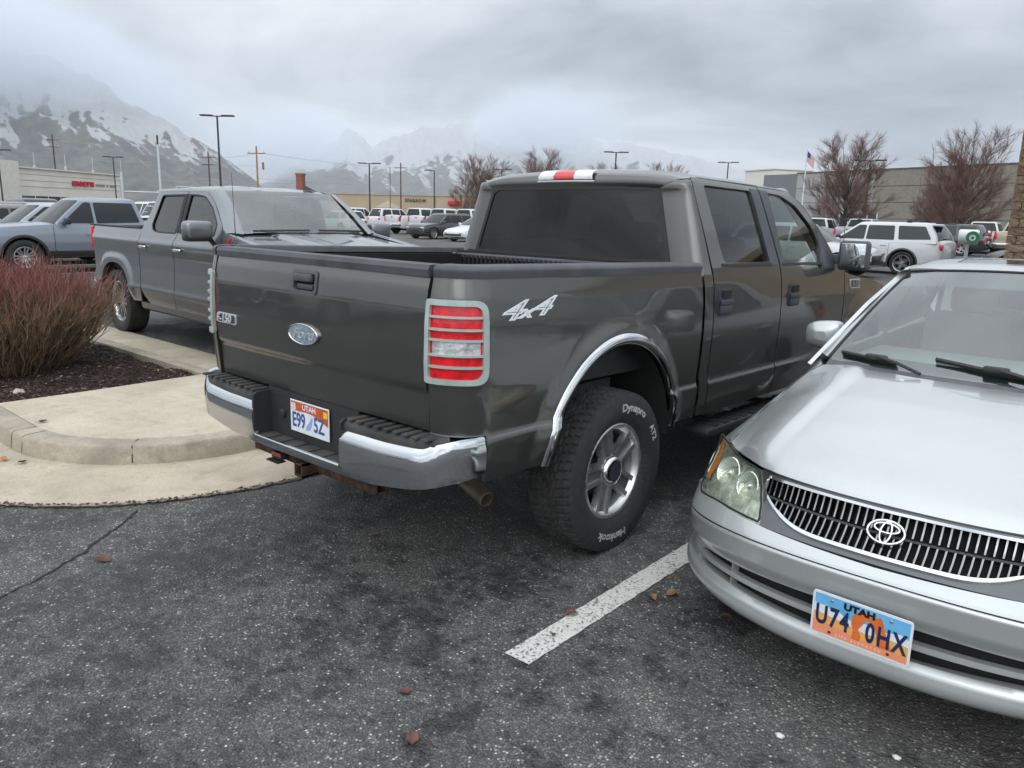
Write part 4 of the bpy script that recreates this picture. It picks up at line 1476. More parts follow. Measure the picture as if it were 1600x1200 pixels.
def build_sedan():
    REF[0] = Vector((0, 1.6, .5))
    A = empty('sedan', (2.34, 0, 0), 0, 'silver four-door sedan with barred chrome grille and arch-picture plate, cut by right edge', 'car')
    D_ = .75

    def plan(ph):
        ph = np.asarray(ph, float); a = np.abs(ph); sg = np.sign(ph)
        fy = lambda c: D_ * (1 - np.clip(1 - np.sin(np.clip(c, 0, PI / 2)) ** 2.3, 0, 1) ** (1 / 2.3))
        c = np.minimum(a, 1.5)
        x = .905 * np.sin(c); y = fy(c)
        tx = .905 * np.cos(c); ty = (fy(c + 1e-3) - fy(c - 1e-3)) / 2e-3
        l = np.hypot(tx, ty)
        return x * sg, y, ty / l * sg, -tx / l

    oc = smooth_table([(.16, -.10), (.205, -.045), (.225, -.012), (.25, .0), (.285, -.004), (.31, -.018), (.42, -.022), (.455, -.006), (.535, .0), (.5405, -.010), (.546, -.010), (.5515, -.002), (.565, -.022), (.585, -.070), (.62, -.120), (.66, -.150), (.70, -.166), (.76, -.185)], .0035, .0015)

    def face(ph, h):
        ph = np.asarray(ph, float); h = np.asarray(h, float)
        x, y, nx, ny = plan(ph)
        k = (ph / 1.3) ** 2
        z = h - .10 * k * smst(h, .25, .52) * (1 - .95 * smst(h, .54, .60))
        o = oc(np.minimum(h, .5525))
        lean = np.interp(np.abs(ph), [0, .5, .605, .83, 1.0, 1.175, 1.3, 1.5], [.166, .185, .205, .27, .27, .225, .18, .15])
        y = y + lean * np.interp(h, [.5525, .565, .585, .62, .66, .70, .76], [.0, .12, .36, .66, .88, 1.0, 1.12])
        return S(x + nx * o, -.652 + y + ny * o, z)

    # bumper cover with the long lower slot
    slot = fillet([(-.93, .322), (-.20, .312), (.20, .312), (.93, .322), (.86, .405), (.20, .418), (-.20, .418), (-.86, .405)], [.03, 0, 0, .03, .05, 0, 0, .05])
    bo = [(-1.345, .215), (1.345, .215), (1.345, .572), (1.05, .577), (.52, .577), (0, .572), (-.52, .577), (-1.05, .577), (-1.345, .572)]
    bump = panel('front_bumper', bo, face, PAINT_S, A, .016, holes=[slot], thick=.035, ref=(0, .3, .4))
    panel('intake_back', [(-1.0, .29), (1.0, .29), (1.0, .44), (-1.0, .44)], face, DARK, bump, .06, thick=0, off=-.05, ref=(0, .3, .4))
    panel('intake_bar', [(-.93, .352), (.93, .352), (.93, .372), (-.93, .372)], face, PAINT_S, bump, .04, thick=.03, off=.002, ref=(0, .3, .4))
    for q in (-.60, .60):
        panel('intake_rib', [(q - .004, .318), (q + .004, .318), (q + .004, .41), (q - .004, .41)], face, mat('rib_grey', (.2, .2, .2), .5), bump, .04, thick=.03, off=-.004, ref=(0, .3, .4))
    # crease groove line on the cover
    panel('bumper_groove', [(-1.33, .5400), (1.33, .5400), (1.33, .5475), (-1.33, .5475)], face, RUBB, bump, .012, thick=0, off=.003, ref=(0, .3, .4))
    # headlights
    HB = mat('headlight_bowl', (.50, .53, .46), .24, .65, noise=(22, .35, 4), bump=(30, .5, .015))
    HT = [(.485, .582), (.74, .579), (1.02, .572), (1.10, .578), (1.155, .615), (1.185, .665), (1.19, .722), (1.12, .718), (.98, .706), (.90, .697), (.81, .695), (.72, .702), (.605, .708)]
    for s_ in (1, -1):
        pts = fillet([(s_ * a_, b_) for a_, b_ in HT], [.012] * len(HT))
        hl = panel('headlight', pts, face, glass_mat('headlight_cover', (.93, .96, .90), r0=.05), A, .02, thick=.0, off=.003, ref=(0, .3, .4))
        panel('headlight_bowl', pts, face, HB, hl, .02, thick=.0, off=-.022, ref=(0, .3, .4))
        for (q, r_, hh) in ((.665, .050, .640), (.885, .056, .632)):
            q = q * s_
            c = Vector(face(np.array([q]), np.array([hh]))[0])
            tu = Vector(face(np.array([q + .01]), np.array([hh]))[0]) - c; tv = Vector(face(np.array([q]), np.array([hh + .01]))[0]) - c
            n = tu.cross(tv).normalized()
            n = n if n.y < 0 else -n
            n = (n + Vector((0, -.9, -.2))).normalized()
            a_ = n.cross(Vector((0, 0, 1))).normalized(); b_ = a_.cross(n)
            m2 = MB(); rows = []
            for (rr_, dd) in ((1.06, -.010), (1.0, -.002), (.92, -.008), (.70, -.030), (.40, -.042), (.26, -.044), (.24, -.016), (.0, -.010)):
                rows.append([c + n * (dd - .004) + (a_ * math.cos(t) + b_ * math.sin(t) * 1.1) * r_ * rr_ for t in np.linspace(0, 2 * PI, 29)])
            m2.grid(rows); m2.build('reflector', mat('reflector', (.72, .74, .70), .20, .8, bump=(38, .35, .01)), hl, fixn=False, sharp=0)
        am = [(s_ * a_, b_) for a_, b_ in ((1.04, .590), (1.10, .590), (1.148, .620), (1.176, .665), (1.182, .708), (1.11, .695), (1.075, .64))]
        panel('turn_signal', am, face, AMBER_L, hl, .02, thick=.0, off=-.008, ref=(0, .3, .4))
        lp = resample(pts, .02)
        U = np.array([p[0] for p in lp + lp[:1]]); V_ = np.array([p[1] for p in lp + lp[:1]])
        m2 = MB(); m2.tube([tuple(p) for p in face(U, V_)], .0042, 6, cap=False); m2.build('headlight_seal', RUBB, hl, sharp=0)
    # grille: chrome smile with two rows of bars
    gtop = lambda q: .722 - .010 * (q / .53) ** 2
    gbot = lambda q: .588 + .070 * np.clip((abs(q) - .20) / .33, 0, 1) ** 2.6
    qs = np.linspace(-.53, .53, 41)
    go = [(q, float(gbot(q))) for q in qs] + [(q, gtop(q)) for q in qs[::-1]]
    gi_q = np.linspace(-.514, .514, 39)
    gi = [(q, float(gbot(q)) + .008) for q in gi_q] + [(q, gtop(q) - .009) for q in gi_q[::-1]]
    sur_q = np.linspace(-.590, .590, 41)
    sur = [(q * .80, .577) for q in sur_q] + [(q, gtop(q) + .006) for q in sur_q[::-1]]
    gr = panel('grille', sur, face, mat('grille_body', (.10, .103, .105), .3, .7, coat=.5), A, .02, holes=[go], thick=.03, off=.0, ref=(0, .3, .4))
    panel('grille_frame', go, face, CHROME, gr, .012, holes=[gi], thick=.03, off=.008, ref=(0, .3, .4))
    panel('grille_back', go, face, DARK, gr, .05, thick=0, off=-.035, ref=(0, .3, .4))
    BAR = mat('bar_chrome', (.26, .26, .26), .24, 1.0)
    nb = 37
    for i in range(nb):
        q = -.500 + 1.0 * i / (nb - 1)
        z0 = float(gbot(q)) + .010; z1 = gtop(q) - .010
        zm = (.592 + .716) / 2 - .004
        for (a, b) in ((z0, min(zm - .005, z1)), (max(zm + .005, z0), z1)):
            if b - a < .008:
                continue
            panel('grille_bar', [(q - .0030, a), (q + .0030, a), (q + .0030, b), (q - .0030, b)], face, BAR, gr, .03, thick=.03, off=.004, ref=(0, .3, .4))
    panel('grille_divider', [(-.50, .6475), (.50, .6475), (.50, .6535), (-.50, .6535)], face, BLACKP, gr, .04, thick=.02, off=-.004, ref=(0, .3, .4))
    # emblem of three interlaced ellipses
    ec = face(np.array([0.]), np.array([.651]))[0]
    e0 = face(np.array([0.]), np.array([.60]))[0]; e1 = face(np.array([0.]), np.array([.70]))[0]
    up = Vector(e1 - e0).normalized(); nrm = Vector((0, -1, 0)) - up * Vector((0, -1, 0)).dot(up); nrm.normalize()
    m2 = MB()
    for (cx, cz, ax, az, r_) in ((0, 0, .056, .040, .0045), (0, .0135, .038, .0165, .0038), (0, -.001, .0165, .037, .0036)):
        m2.tube([Vector(ec) + nrm * .022 + Vector((1, 0, 0)) * (cx + ax * math.cos(t)) + up * (cz + az * math.sin(t)) for t in np.linspace(0, 2 * PI, 41)], r_, 8, cap=False)
    m2.build('emblem', mat('emblem_chrome', (.72, .72, .72), .15, 1.0), gr, fixn=False, sharp=0)
    # hood
    hc = smooth_table([(-.56, .705), (-.50, .728), (-.46, .748), (-.38, .778), (-.2, .826), (0, .868), (.3, .920), (.6, .958), (.80, .975)], .02)
    dr = smooth_table([(-.6, .06), (-.40, .11), (-.05, .150), (.45, .112), (.70, .06), (.85, .035)], .05)

    qh = np.linspace(0, .985, 40)
    fq = np.array([face(np.array([q]), np.array([hh]))[0] for q, hh in zip(qh, np.interp(qh, [0, .53, .605, .72, .81, .90, .98], [.730, .722, .716, .710, .703, .705, .713]))])

    def hood0(x, y):
        a = np.abs(x) / .77
        rg = .012 * (smst(np.abs(x), .46, .54) - smst(np.abs(x), .54, .70))
        return hc(y) - dr(y) * (.22 * a ** 2 + .78 * a ** 5) + rg

    def hood(x, y):
        x = np.asarray(x, float); y = np.asarray(y, float)
        yf = np.interp(np.abs(x), fq[:, 0], fq[:, 1]); zf = np.interp(np.abs(x), fq[:, 0], fq[:, 2])
        d = np.clip(y - yf, -.02, None)
        return S(x, y, hood0(x, y) - (hood0(x, yf) - zf) * np.exp(-d / .075))
    fe = [(float(x), float(y) + .006) for x, y in zip(fq[:, 0], fq[:, 1])]
    fe = [(-x, y) for x, y in fe[:0:-1]] + fe
    xe_, ye_ = fe[-1]
    EDG = [(xe_, ye_), (.762, .02), (.772, .20), (.768, .45), (.735, .70), (.705, .79)]
    back = [(x, .665 + .135 * (abs(x) / .70) ** 2) for x in np.linspace(.69, -.69, 21)]
    ho = fe + EDG[1:] + back + [(-x, y) for x, y in EDG[:0:-1]]
    panel('hood', ho, hood, PAINT_S, A, .022, thick=.03, ref=(0, .2, 0))
    for s_ in (1, -1):
        m2 = MB(); m2.tube([(s_ * (x + .003), y, float(hood(np.array([x]), np.array([y]))[0, 2]) - .003) for x, y in resample(EDG, .04, closed=False)], .0042, 6); m2.build('hood_gap', RUBB, A, sharp=0)
    m2 = MB()
    for x in (-.29, .29):
        z = float(hood(np.array([x]), np.array([.60]))[0, 2]); m2.rbox((x, .60, z + .003), (.022, .018, .010), .004)
        o = m2.build('washer_nozzle', mat('nozzle', (.55, .57, .58), .3), A); m2 = MB()
    # fenders and sides
    ey = np.array([p[1] for p in EDG]); exa = np.array([p[0] for p in EDG])
    zk = [(float(y), float(hood(np.array([x]), np.array([y]))[0, 2]) + .002) for y, x in zip(ey, exa)]
    zt = smooth_table([(-.30, zk[0][1] - .01)] + zk + [(.95, .950), (2.0, .965), (3.2, .985), (4.0, .97), (4.2, .90)], .02)
    AF, AR = (.345, .325, .355), (3.065, .325, .355)

    def side(s_):
        def f(y, z):
            y = np.asarray(y, float); z = np.asarray(z, float)
            t = np.clip((z - .52) / (zt(y) - .52), 0, 1.3)
            w = .908 - .012 * np.clip((.5 - z) / .3, 0, 1) ** 2 - (.908 - np.interp(y, list(ey) + [1.0], list(exa + .005) + [.80])) * t ** 3.0
            w = w - np.interp(y, [-.25, -.17, -.05, .10], [.120, .088, .045, 0]) * (1 - np.clip(t, 0, 1) ** 3) - .20 * np.clip((y - 3.6) / .6, 0, 2) ** 2.2
            return S(s_ * w, y, z)
        return f

    def garc(c, a0, a1, n=24, k=0):
        return [(c[0] + (c[2] + k) * math.cos(a0 + (a1 - a0) * i / n), c[1] + (c[2] + k) * math.sin(a0 + (a1 - a0) * i / n)) for i in range(n + 1)]
    for s_ in (1, -1):
        f = side(s_)
        top = [(y, float(zt(y))) for y in np.linspace(.93, ye_ + .004, 18)]
        fo = [(ye_ + .002, zk[0][1]), (.005, .712), (-.015, .665), (-.062, .615), (-.125, .572), (-.03, .40)] + garc(AF, PI - .25, .0)[1:] + [(.72, .22), (.93, .22)] + top
        panel('front_fender', fo, f, PAINT_S, A, .03, thick=.02)
        d1 = panel('front_door', [(.945, .22), (1.99, .22), (1.99, float(zt(1.99))), (.945, float(zt(.945)))], f, PAINT_S, A, .05, thick=.02)
        d2 = panel('rear_door', [(2.0, .22), (2.70, .22)] + garc(AR, PI - .1, PI - .7, 6)[0:] + [(2.92, .70), (2.95, float(zt(2.95))), (2.0, float(zt(2.0)))], f, PAINT_S, A, .05, thick=.02)
        panel('rear_fender', garc(AR, PI - .7, -.1, 16) + [(3.6, .26), (4.20, .30), (4.21, float(zt(4.2)))] + [(y, float(zt(y))) for y in np.linspace(4.1, 2.96, 8)] + [(2.93, .70)], f, PAINT_S, A, .05, thick=.02)
        for dd, yc_ in ((d1, 1.82), (d2, 2.72)):
            m2 = MB(); m2.rbox((s_ * .905, yc_, .80), (.03, .19, .032), .012); m2.build('door_handle', PAINT_S, dd)
        # glass house side
        gx = lambda z: .80 - .42 * (z - .95)

        def gs(y, z, s_=s_):
            z = np.asarray(z, float)
            return S(s_ * (.80 - .40 * (z - .95)), y, z)
        fr_ = [(.86, .93), (2.02, .955), (3.35, .98), (3.05, 1.16), (2.72, 1.385), (2.2, 1.425), (1.72, 1.40), (1.30, 1.22)]
        w1 = fillet([(1.13, .965), (1.96, .975), (1.93, 1.36), (1.73, 1.345), (1.42, 1.19)], .03)
        w2 = fillet([(2.05, .975), (2.86, .995), (2.80, 1.20), (2.62, 1.345), (2.02, 1.365)], .03)
        pil = panel('pillar_frame', fr_, gs, PAINT_S, A, .05, holes=[w1, w2], thick=.02)
        panel('window', w1, gs, TINT_L, d1, .1, thick=0, off=-.01); panel('window', w2, gs, TINT_L, d2, .1, thick=0, off=-.01)
        # mirror
        m2 = MB()
        rows = []
        for (yy, k) in ((1.245, .30), (1.255, .70), (1.28, .95), (1.32, 1.0), (1.355, .98)):
            row = []
            for a in np.linspace(0, 2 * PI, 25):
                ca, sa = math.cos(a), math.sin(a)
                ex = math.copysign(abs(ca) ** .55, ca); ez = math.copysign(abs(sa) ** .55, sa)
                row.append((s_ * (.895 + ex * .098 * k + (.0)), yy, 1.022 + ez * (.078 + .010 * ex * -1) * k))
            rows.append(row)
        m2.grid(rows); m2.add([rows[0][i] for i in range(24)], [tuple(range(24))], smooth=True)
        m2.rbox((s_ * .79, 1.30, .985), (.11, .05, .05), .015)
        mr = m2.build('side_mirror', PAINT_S, A)
        m2 = MB(); m2.rbox((s_ * .895, 1.356, 1.018), (.17, .006, .115), .003); m2.build('mirror_glass', MATS['mirror'], mr)
        for c in (AF, AR):
            m2 = MB()
            m2.grid([[(s_ * x, c[0] + c[2] * math.cos(a), c[1] + c[2] * math.sin(a)) for a in np.linspace(-.2, PI + .2, 17)] for x in (.55, .87)])
            m2.build('wheel_housing', DARK, A, sharp=0)
        for yy in (.345, 3.065):
            wheel(A, s_ * .78, yy, s_, .325, .205, .205, 6, .03)
    # windscreen
    wz = lambda u, v: .965 + .012 * (1 - u ** 2) + v * .415 + .020 * v * (1 - u ** 2)

    def ws(u, v):
        u = np.asarray(u, float); v = np.asarray(v, float)
        x = u * (.700 - .125 * v)
        y = .700 + .150 * u ** 2 + v * (.80 - .02 * (1 - u ** 2)) + .03 * np.sin(v * PI)
        return S(x, y, wz(u, v) + .028 * np.sin(v * PI))
    W_ = panel('windscreen', fillet([(-1, 0), (1, 0), (1, 1), (-1, 1)], .05), ws, glass_mat('windscreen_glass', (.62, .74, .70), r0=.11), A, .05, thick=0, ref=(0, 1.6, .6))
    BANDG = glass_mat('tint_band', (.20, .21, .27))
    panel('tint_band', [(-.985, .80), (.985, .80), (.985, .985), (-.985, .985)], ws, BANDG, W_, .05, thick=0, off=-.004, ref=(0, 1.6, .6))
    frit = fillet([(-.955, .085), (.955, .085), (.96, .985), (-.96, .985)], .06)
    panel('windscreen_frit', fillet([(-1, 0), (1, 0), (1, 1), (-1, 1)], .03), ws, BLACKP, W_, .05, holes=[frit], thick=0, off=-.003, ref=(0, 1.6, .6))
    for s_ in (1, -1):
        m2 = MB(); m2.tube([tuple(ws(np.array([s_ * 1.012]), np.array([v]))[0]) for v in np.linspace(.01, 1.01, 16)], .0075, 8); m2.build('windscreen_trim', RUBB, W_)
        m2 = MB(); m2.tube([tuple(ws(np.array([s_ * 1.040]), np.array([v]))[0] + np.array([0, .004, -.004])) for v in np.linspace(.04, 1.01, 16)], .0042, 8); m2.build('windscreen_bright_trim', CHROME, W_)
        # A pillar: from glass edge to side frame
        rows = []
        for v in np.linspace(.02, 1.02, 14):
            p = Vector(ws(np.array([s_ * 1.03]), np.array([v]))[0])
            z = p.z + .008
            q = Vector((s_ * (.80 - .40 * (z - .95) + .006), p.y + .11, z - .012))
            mid = (p + q) / 2 + Vector((s_ * .016, -.008, .014))
            rows.append([p * (1 - t) ** 2 + mid * 2 * t * (1 - t) + q * t * t for t in np.linspace(0, 1, 7)])
        m2 = MB(); m2.grid(rows); m2.build('windscreen_pillar', PAINT_S, A, sharp=0)
    m2 = MB(); m2.tube([tuple(ws(np.array([u]), np.array([1.012]))[0]) for u in np.linspace(-1, 1, 21)], .007, 8); m2.build('windscreen_trim', RUBB, W_)
    # cowl between hood and glass
    rows = []
    for k in range(6):
        t = k / 5
        row = []
        for x in np.linspace(-.70, .70, 21):
            yb = .655 + .135 * (abs(x) / .70) ** 2
            g = ws(np.array([x / .70]), np.array([.03]))[0]
            h0 = float(hood(np.array([x]), np.array([yb]))[0, 2]) - .012
            row.append((x, yb + (g[1] - yb) * t, h0 + (g[2] - .004 - h0) * t))
        rows.append(row)
    m2 = MB(); m2.grid(rows); m2.build('cowl', mat('cowl_grey', (.085, .085, .095), .6, noise=(20, .15, 3)), A, sharp=0)
    # wipers
    for (pth, arm) in (([(-.93, .055), (-.75, .045), (-.52, .030)], [(-.66, .040), (-.50, .010), (-.34, -.02)]), ([(-.30, .100), (0, .070), (.36, .035)], [(.06, .065), (.25, .02), (.42, -.02)])):
        G = lambda u, v, o_: Vector(ws(np.array([u]), np.array([v]))[0]) + Vector((0, -.6, .8)) * o_
        m2 = MB(); m2.tube([G(u, v, .018) for u, v in pth], .009, 6); m2.tube([G(u, v, .006) for u, v in pth], .005, 6)
        m2.rbox(G(arm[0][0], arm[0][1], .030), (.10, .030, .028), .010)
        m2.tube([G(arm[0][0], arm[0][1], .036), G(arm[1][0], arm[1][1], .040), G(arm[2][0], arm[2][1], .02)], [.010, .008, .008], 6)
        m2.build('wiper', BLACKP, A)
    # roof, sunroof, rear glass, boot
    rt = smooth_table([(1.30, 1.392), (1.50, 1.405), (1.75, 1.438), (2.1, 1.460), (2.5, 1.455), (2.75, 1.425)], .04)

    def roof(x, y):
        x = np.asarray(x, float); y = np.asarray(y, float)
        a = np.abs(x) / .64
        return S(x, y, rt(y) - .018 * a ** 2 - .030 * a ** 8)
    ro = [(x, 1.500 + .155 * (abs(x) / .585) ** 2) for x in np.linspace(-.585, .585, 15)] + [(.62, 1.95), (.62, 2.4), (.56, 2.74), (-.56, 2.74), (-.62, 2.4), (-.62, 1.95)]
    sr = fillet([(-.40, 1.83), (.40, 1.83), (.40, 2.24), (-.40, 2.24)], .06)
    panel('roof', ro, roof, PAINT_S, A, .03, holes=[sr], thick=.02, ref=(0, 2, .5))
    sg = panel('sunroof', fillet([(-.394, 1.836), (.394, 1.836), (.394, 2.234), (-.394, 2.234)], .055), roof, mat('sunroof_glass', (.03, .03, .035), .03, coat=1), A, .04, thick=.02, off=-.003, ref=(0, 2, .5))
    # roof rails filling between roof edge and side glass
    for s_ in (1, -1):
        rows = []
        for y in np.linspace(1.62, 2.76, 16):
            x0 = .585 + .035 * min(1, (y - 1.62) / .35) if y < 2.4 else .62 - .06 * (y - 2.4) / .36
            p = Vector((s_ * x0, y, float(roof(np.array([x0]), np.array([y]))[0, 2])))
            z2 = 1.385 if 1.75 < y < 2.70 else 1.36
            q = Vector((s_ * (.80 - .40 * (z2 - .95) + .004), y, z2))
            mid = Vector((q.x * .985, y, p.z - .004))
            rows.append([p * (1 - t) ** 2 + mid * 2 * t * (1 - t) + q * t * t for t in np.linspace(0, 1, 7)])
        m2 = MB(); m2.grid(rows); m2.build('roof_rail', PAINT_S, A, sharp=0)

    def rw(u, v):
        u = np.asarray(u, float); v = np.asarray(v, float)
        return S(u * (.56 + .10 * v), 2.745 + .70 * v - .05 * u ** 2, 1.418 - .40 * v - .03 * u ** 2 + .03 * np.sin(v * PI))
    panel('rear_window', [(-1, 0), (1, 0), (1, 1), (-1, 1)], rw, TINT, A, .1, thick=0, ref=(0, 1.8, .5))
    m2 = MB()
    m2.grid([[(x, y, z - .05 * (x / .8) ** 4) for x in np.linspace(-.80, .80, 11)] for (y, z) in ((3.40, 1.01), (3.7, 1.03), (4.05, 1.03), (4.17, .99), (4.21, .80), (4.22, .55), (4.18, .28))])
    m2.build('boot', PAINT_S, A, sharp=0)
    for s_ in (1, -1):
        m2 = MB(); m2.rbox((s_ * .64, 4.20, .82), (.34, .06, .14), .02); m2.build('tail_lamp', RED_L, A)
    m2 = MB(); m2.box((0, 1.8, .24), (1.60, 3.9, .06)); m2.box((0, .35, .45), (1.1, 1.3, .4)); m2.build('underbody', DARK, A)
    GI = mat('sedan_interior', (.24, .25, .235), .8)
    m2 = MB(); m2.rbox((0, 1.22, .90), (1.36, .62, .16), .06, 3); m2.build('dashboard', GI, A)
    m2 = MB()
    for x in (-.37, .37):
        m2.rbox((x, 1.95, .52), (.5, .5, .2), .06); m2.rbox((x, 2.22, .84), (.48, .14, .58), .06, rot=Matrix.Rotation(-.25, 3, 'X')); m2.rbox((x, 2.32, 1.20), (.25, .09, .16), .04, 3)
    m2.rbox((0, 2.85, .52), (1.3, .5, .2), .06); m2.rbox((0, 3.12, .84), (1.3, .14, .5), .06); m2.box((0, 2.2, .40), (1.4, 2.0, .05))
    m2.build('seats', GI, A)
    m2 = MB(); m2.tube([(.37 + .185 * math.cos(a), 1.62 + .06 * math.sin(a), .93 + .17 * math.sin(a)) for a in np.linspace(0, 2 * PI, 25)], .015, 8); m2.build('steering_wheel', BLACKP, A)
    m2 = MB(); m2.rbox((0, 1.52, 1.315), (.24, .025, .06), .012); m2.build('cabin_mirror', BLACKP, A)
    # licence plate with the desert arch
    hh, tl = -.025, -.04
    pc = Vector((-.001, -.678, .392))
    lat = Vector((math.cos(hh), math.sin(hh), -.009)); upv = Vector((0, math.sin(-tl) * -1, math.cos(tl)))
    fwd = lat.cross(upv); fwd = fwd if fwd.y < 0 else -fwd

    def pp(x, y, z):
        return pc + lat * x + upv * y + fwd * z
    PW = PLATEW
    rect = fillet([(-.1525, -.076), (.1525, -.076), (.1525, .076), (-.1525, .076)], .012)
    m2 = MB(); n = len(rect)
    m2.add([pp(x, y, 0) for x, y in rect] + [pp(x, y, -.003) for x, y in rect], [tuple(range(n)), tuple(range(2 * n - 1, n - 1, -1))] + [(i, (i + 1) % n, n + (i + 1) % n, n + i) for i in range(n)])
    plate = m2.build('licence_plate', PW, A)
    m2 = MB(); m2.box((0, -.662, .392), (.22, .022, .10)); m2.build('plate_mount', BLACKP, A)

    def dec(name, poly, m, d):
        q = MB(); q.add([pp(x, y, d) for x, y in poly], [tuple(range(len(poly)))]); return q.build(name, m, plate, sharp=0)
    SKY = mat('plate_sky', (.13, .40, .66), .45, noise=(14, .12, 3)); SAND = mat('plate_sand', (.72, .36, .10), .45); ROCK = mat('plate_rock', (.62, .14, .03), .45, noise=(25, .18, 4)); ROCK2 = mat('plate_rock_light', (.74, .26, .13), .45)
    dec('plate_sky', [(-.145, .005), (.145, .005), (.145, .068), (-.145, .068)], SKY, .0003)
    dec('plate_snow', [(-.145, -.02), (.145, -.02), (.145, .012), (.12, .022), (.08, .012), (.03, .018), (-.02, .008), (-.05, .014), (-.07, .028), (-.09, .020), (-.105, .034), (-.125, .030), (-.145, .034)], PW, .0006)
    dec('plate_sand', [(-.145, -.05), (.145, -.05), (.145, -.012), (.1, -.008), (.02, -.018), (-.05, -.006), (-.145, .004)], SAND, .0009)
    dec('plate_rock', [(-.145, -.069), (.145, -.069), (.145, -.048), (.10, -.042), (.0, -.044), (-.06, -.034), (-.10, -.030), (-.145, -.024)], ROCK2, .0012)
    # the arch as an open band
    ao = [(-.022, -.05), (-.018, -.02), (-.026, .0), (-.024, .030), (-.005, .050), (.020, .054), (.046, .048), (.058, .056), (.066, .044), (.074, .020), (.082, -.005), (.100, -.045)]
    ai = [(.004, -.05), (.006, -.03), (-.004, -.012), (.006, .006), (.020, .030), (.034, .026), (.048, .0), (.058, -.045)]
    q = MB(); k = 12
    A1 = resample(ao, .006, False); A2 = resample(ai, .006, False)
    def rs(L_, n):
        d = [0]
        for i in range(1, len(L_)):
            d.append(d[-1] + math.hypot(L_[i][0] - L_[i - 1][0], L_[i][1] - L_[i - 1][1]))
        return [(float(np.interp(t * d[-1], d, [p[0] for p in L_])), float(np.interp(t * d[-1], d, [p[1] for p in L_]))) for t in np.linspace(0, 1, n)]
    A1 = rs(ao, 30); A2 = rs(ai, 30)
    q.grid([[pp(x, y, .0015) for x, y in A1], [pp(x, y, .0015) for x, y in A2]]); q.build('plate_arch', ROCK, plate, sharp=0)
    NAVY = mat('plate_navy', (.010, .022, .075), .4)
    text_obj('plate_lettering', 'UTAH', mat('plate_black', (.006, .006, .008), .4), plate, lambda x, y, z: pp(x - .005, y + .050, .0022 + z), size=.031, offset=.0018, sx=1.15)
    text_obj('plate_lettering', 'U74', NAVY, plate, lambda x, y, z: pp(x - .086, y - .006, .0024 + z), size=.094, offset=.0026, sx=.60, space=1.2)
    text_obj('plate_lettering', '0HX', NAVY, plate, lambda x, y, z: pp(x + .079, y - .012, .0024 + z), size=.094, offset=.0026, sx=.60, space=1.2)
    text_obj('plate_lettering', 'LIFE ELEVATED', mat('plate_white_text', (.7, .7, .7), .4), plate, lambda x, y, z: pp(x, y - .058, .0020 + z), size=.013, space=1.7)
    for (x, y) in ((-.09, .055), (.09, .055), (-.09, -.057), (.09, -.057)):
        m2 = MB(); c = pp(x, y, .002); m2.rbox(c, (.009, .006, .009), .003); m2.build('plate_screw', CHROME if y > 0 else BLACKP, plate)
    return A


SEDAN = build_sedan()
# ================================================================== BLUE-GREY PICKUP BESIDE THE ISLAND
PAINT_B = paint('paint_blue_grey', (.160, .170, .182), .75, .36)


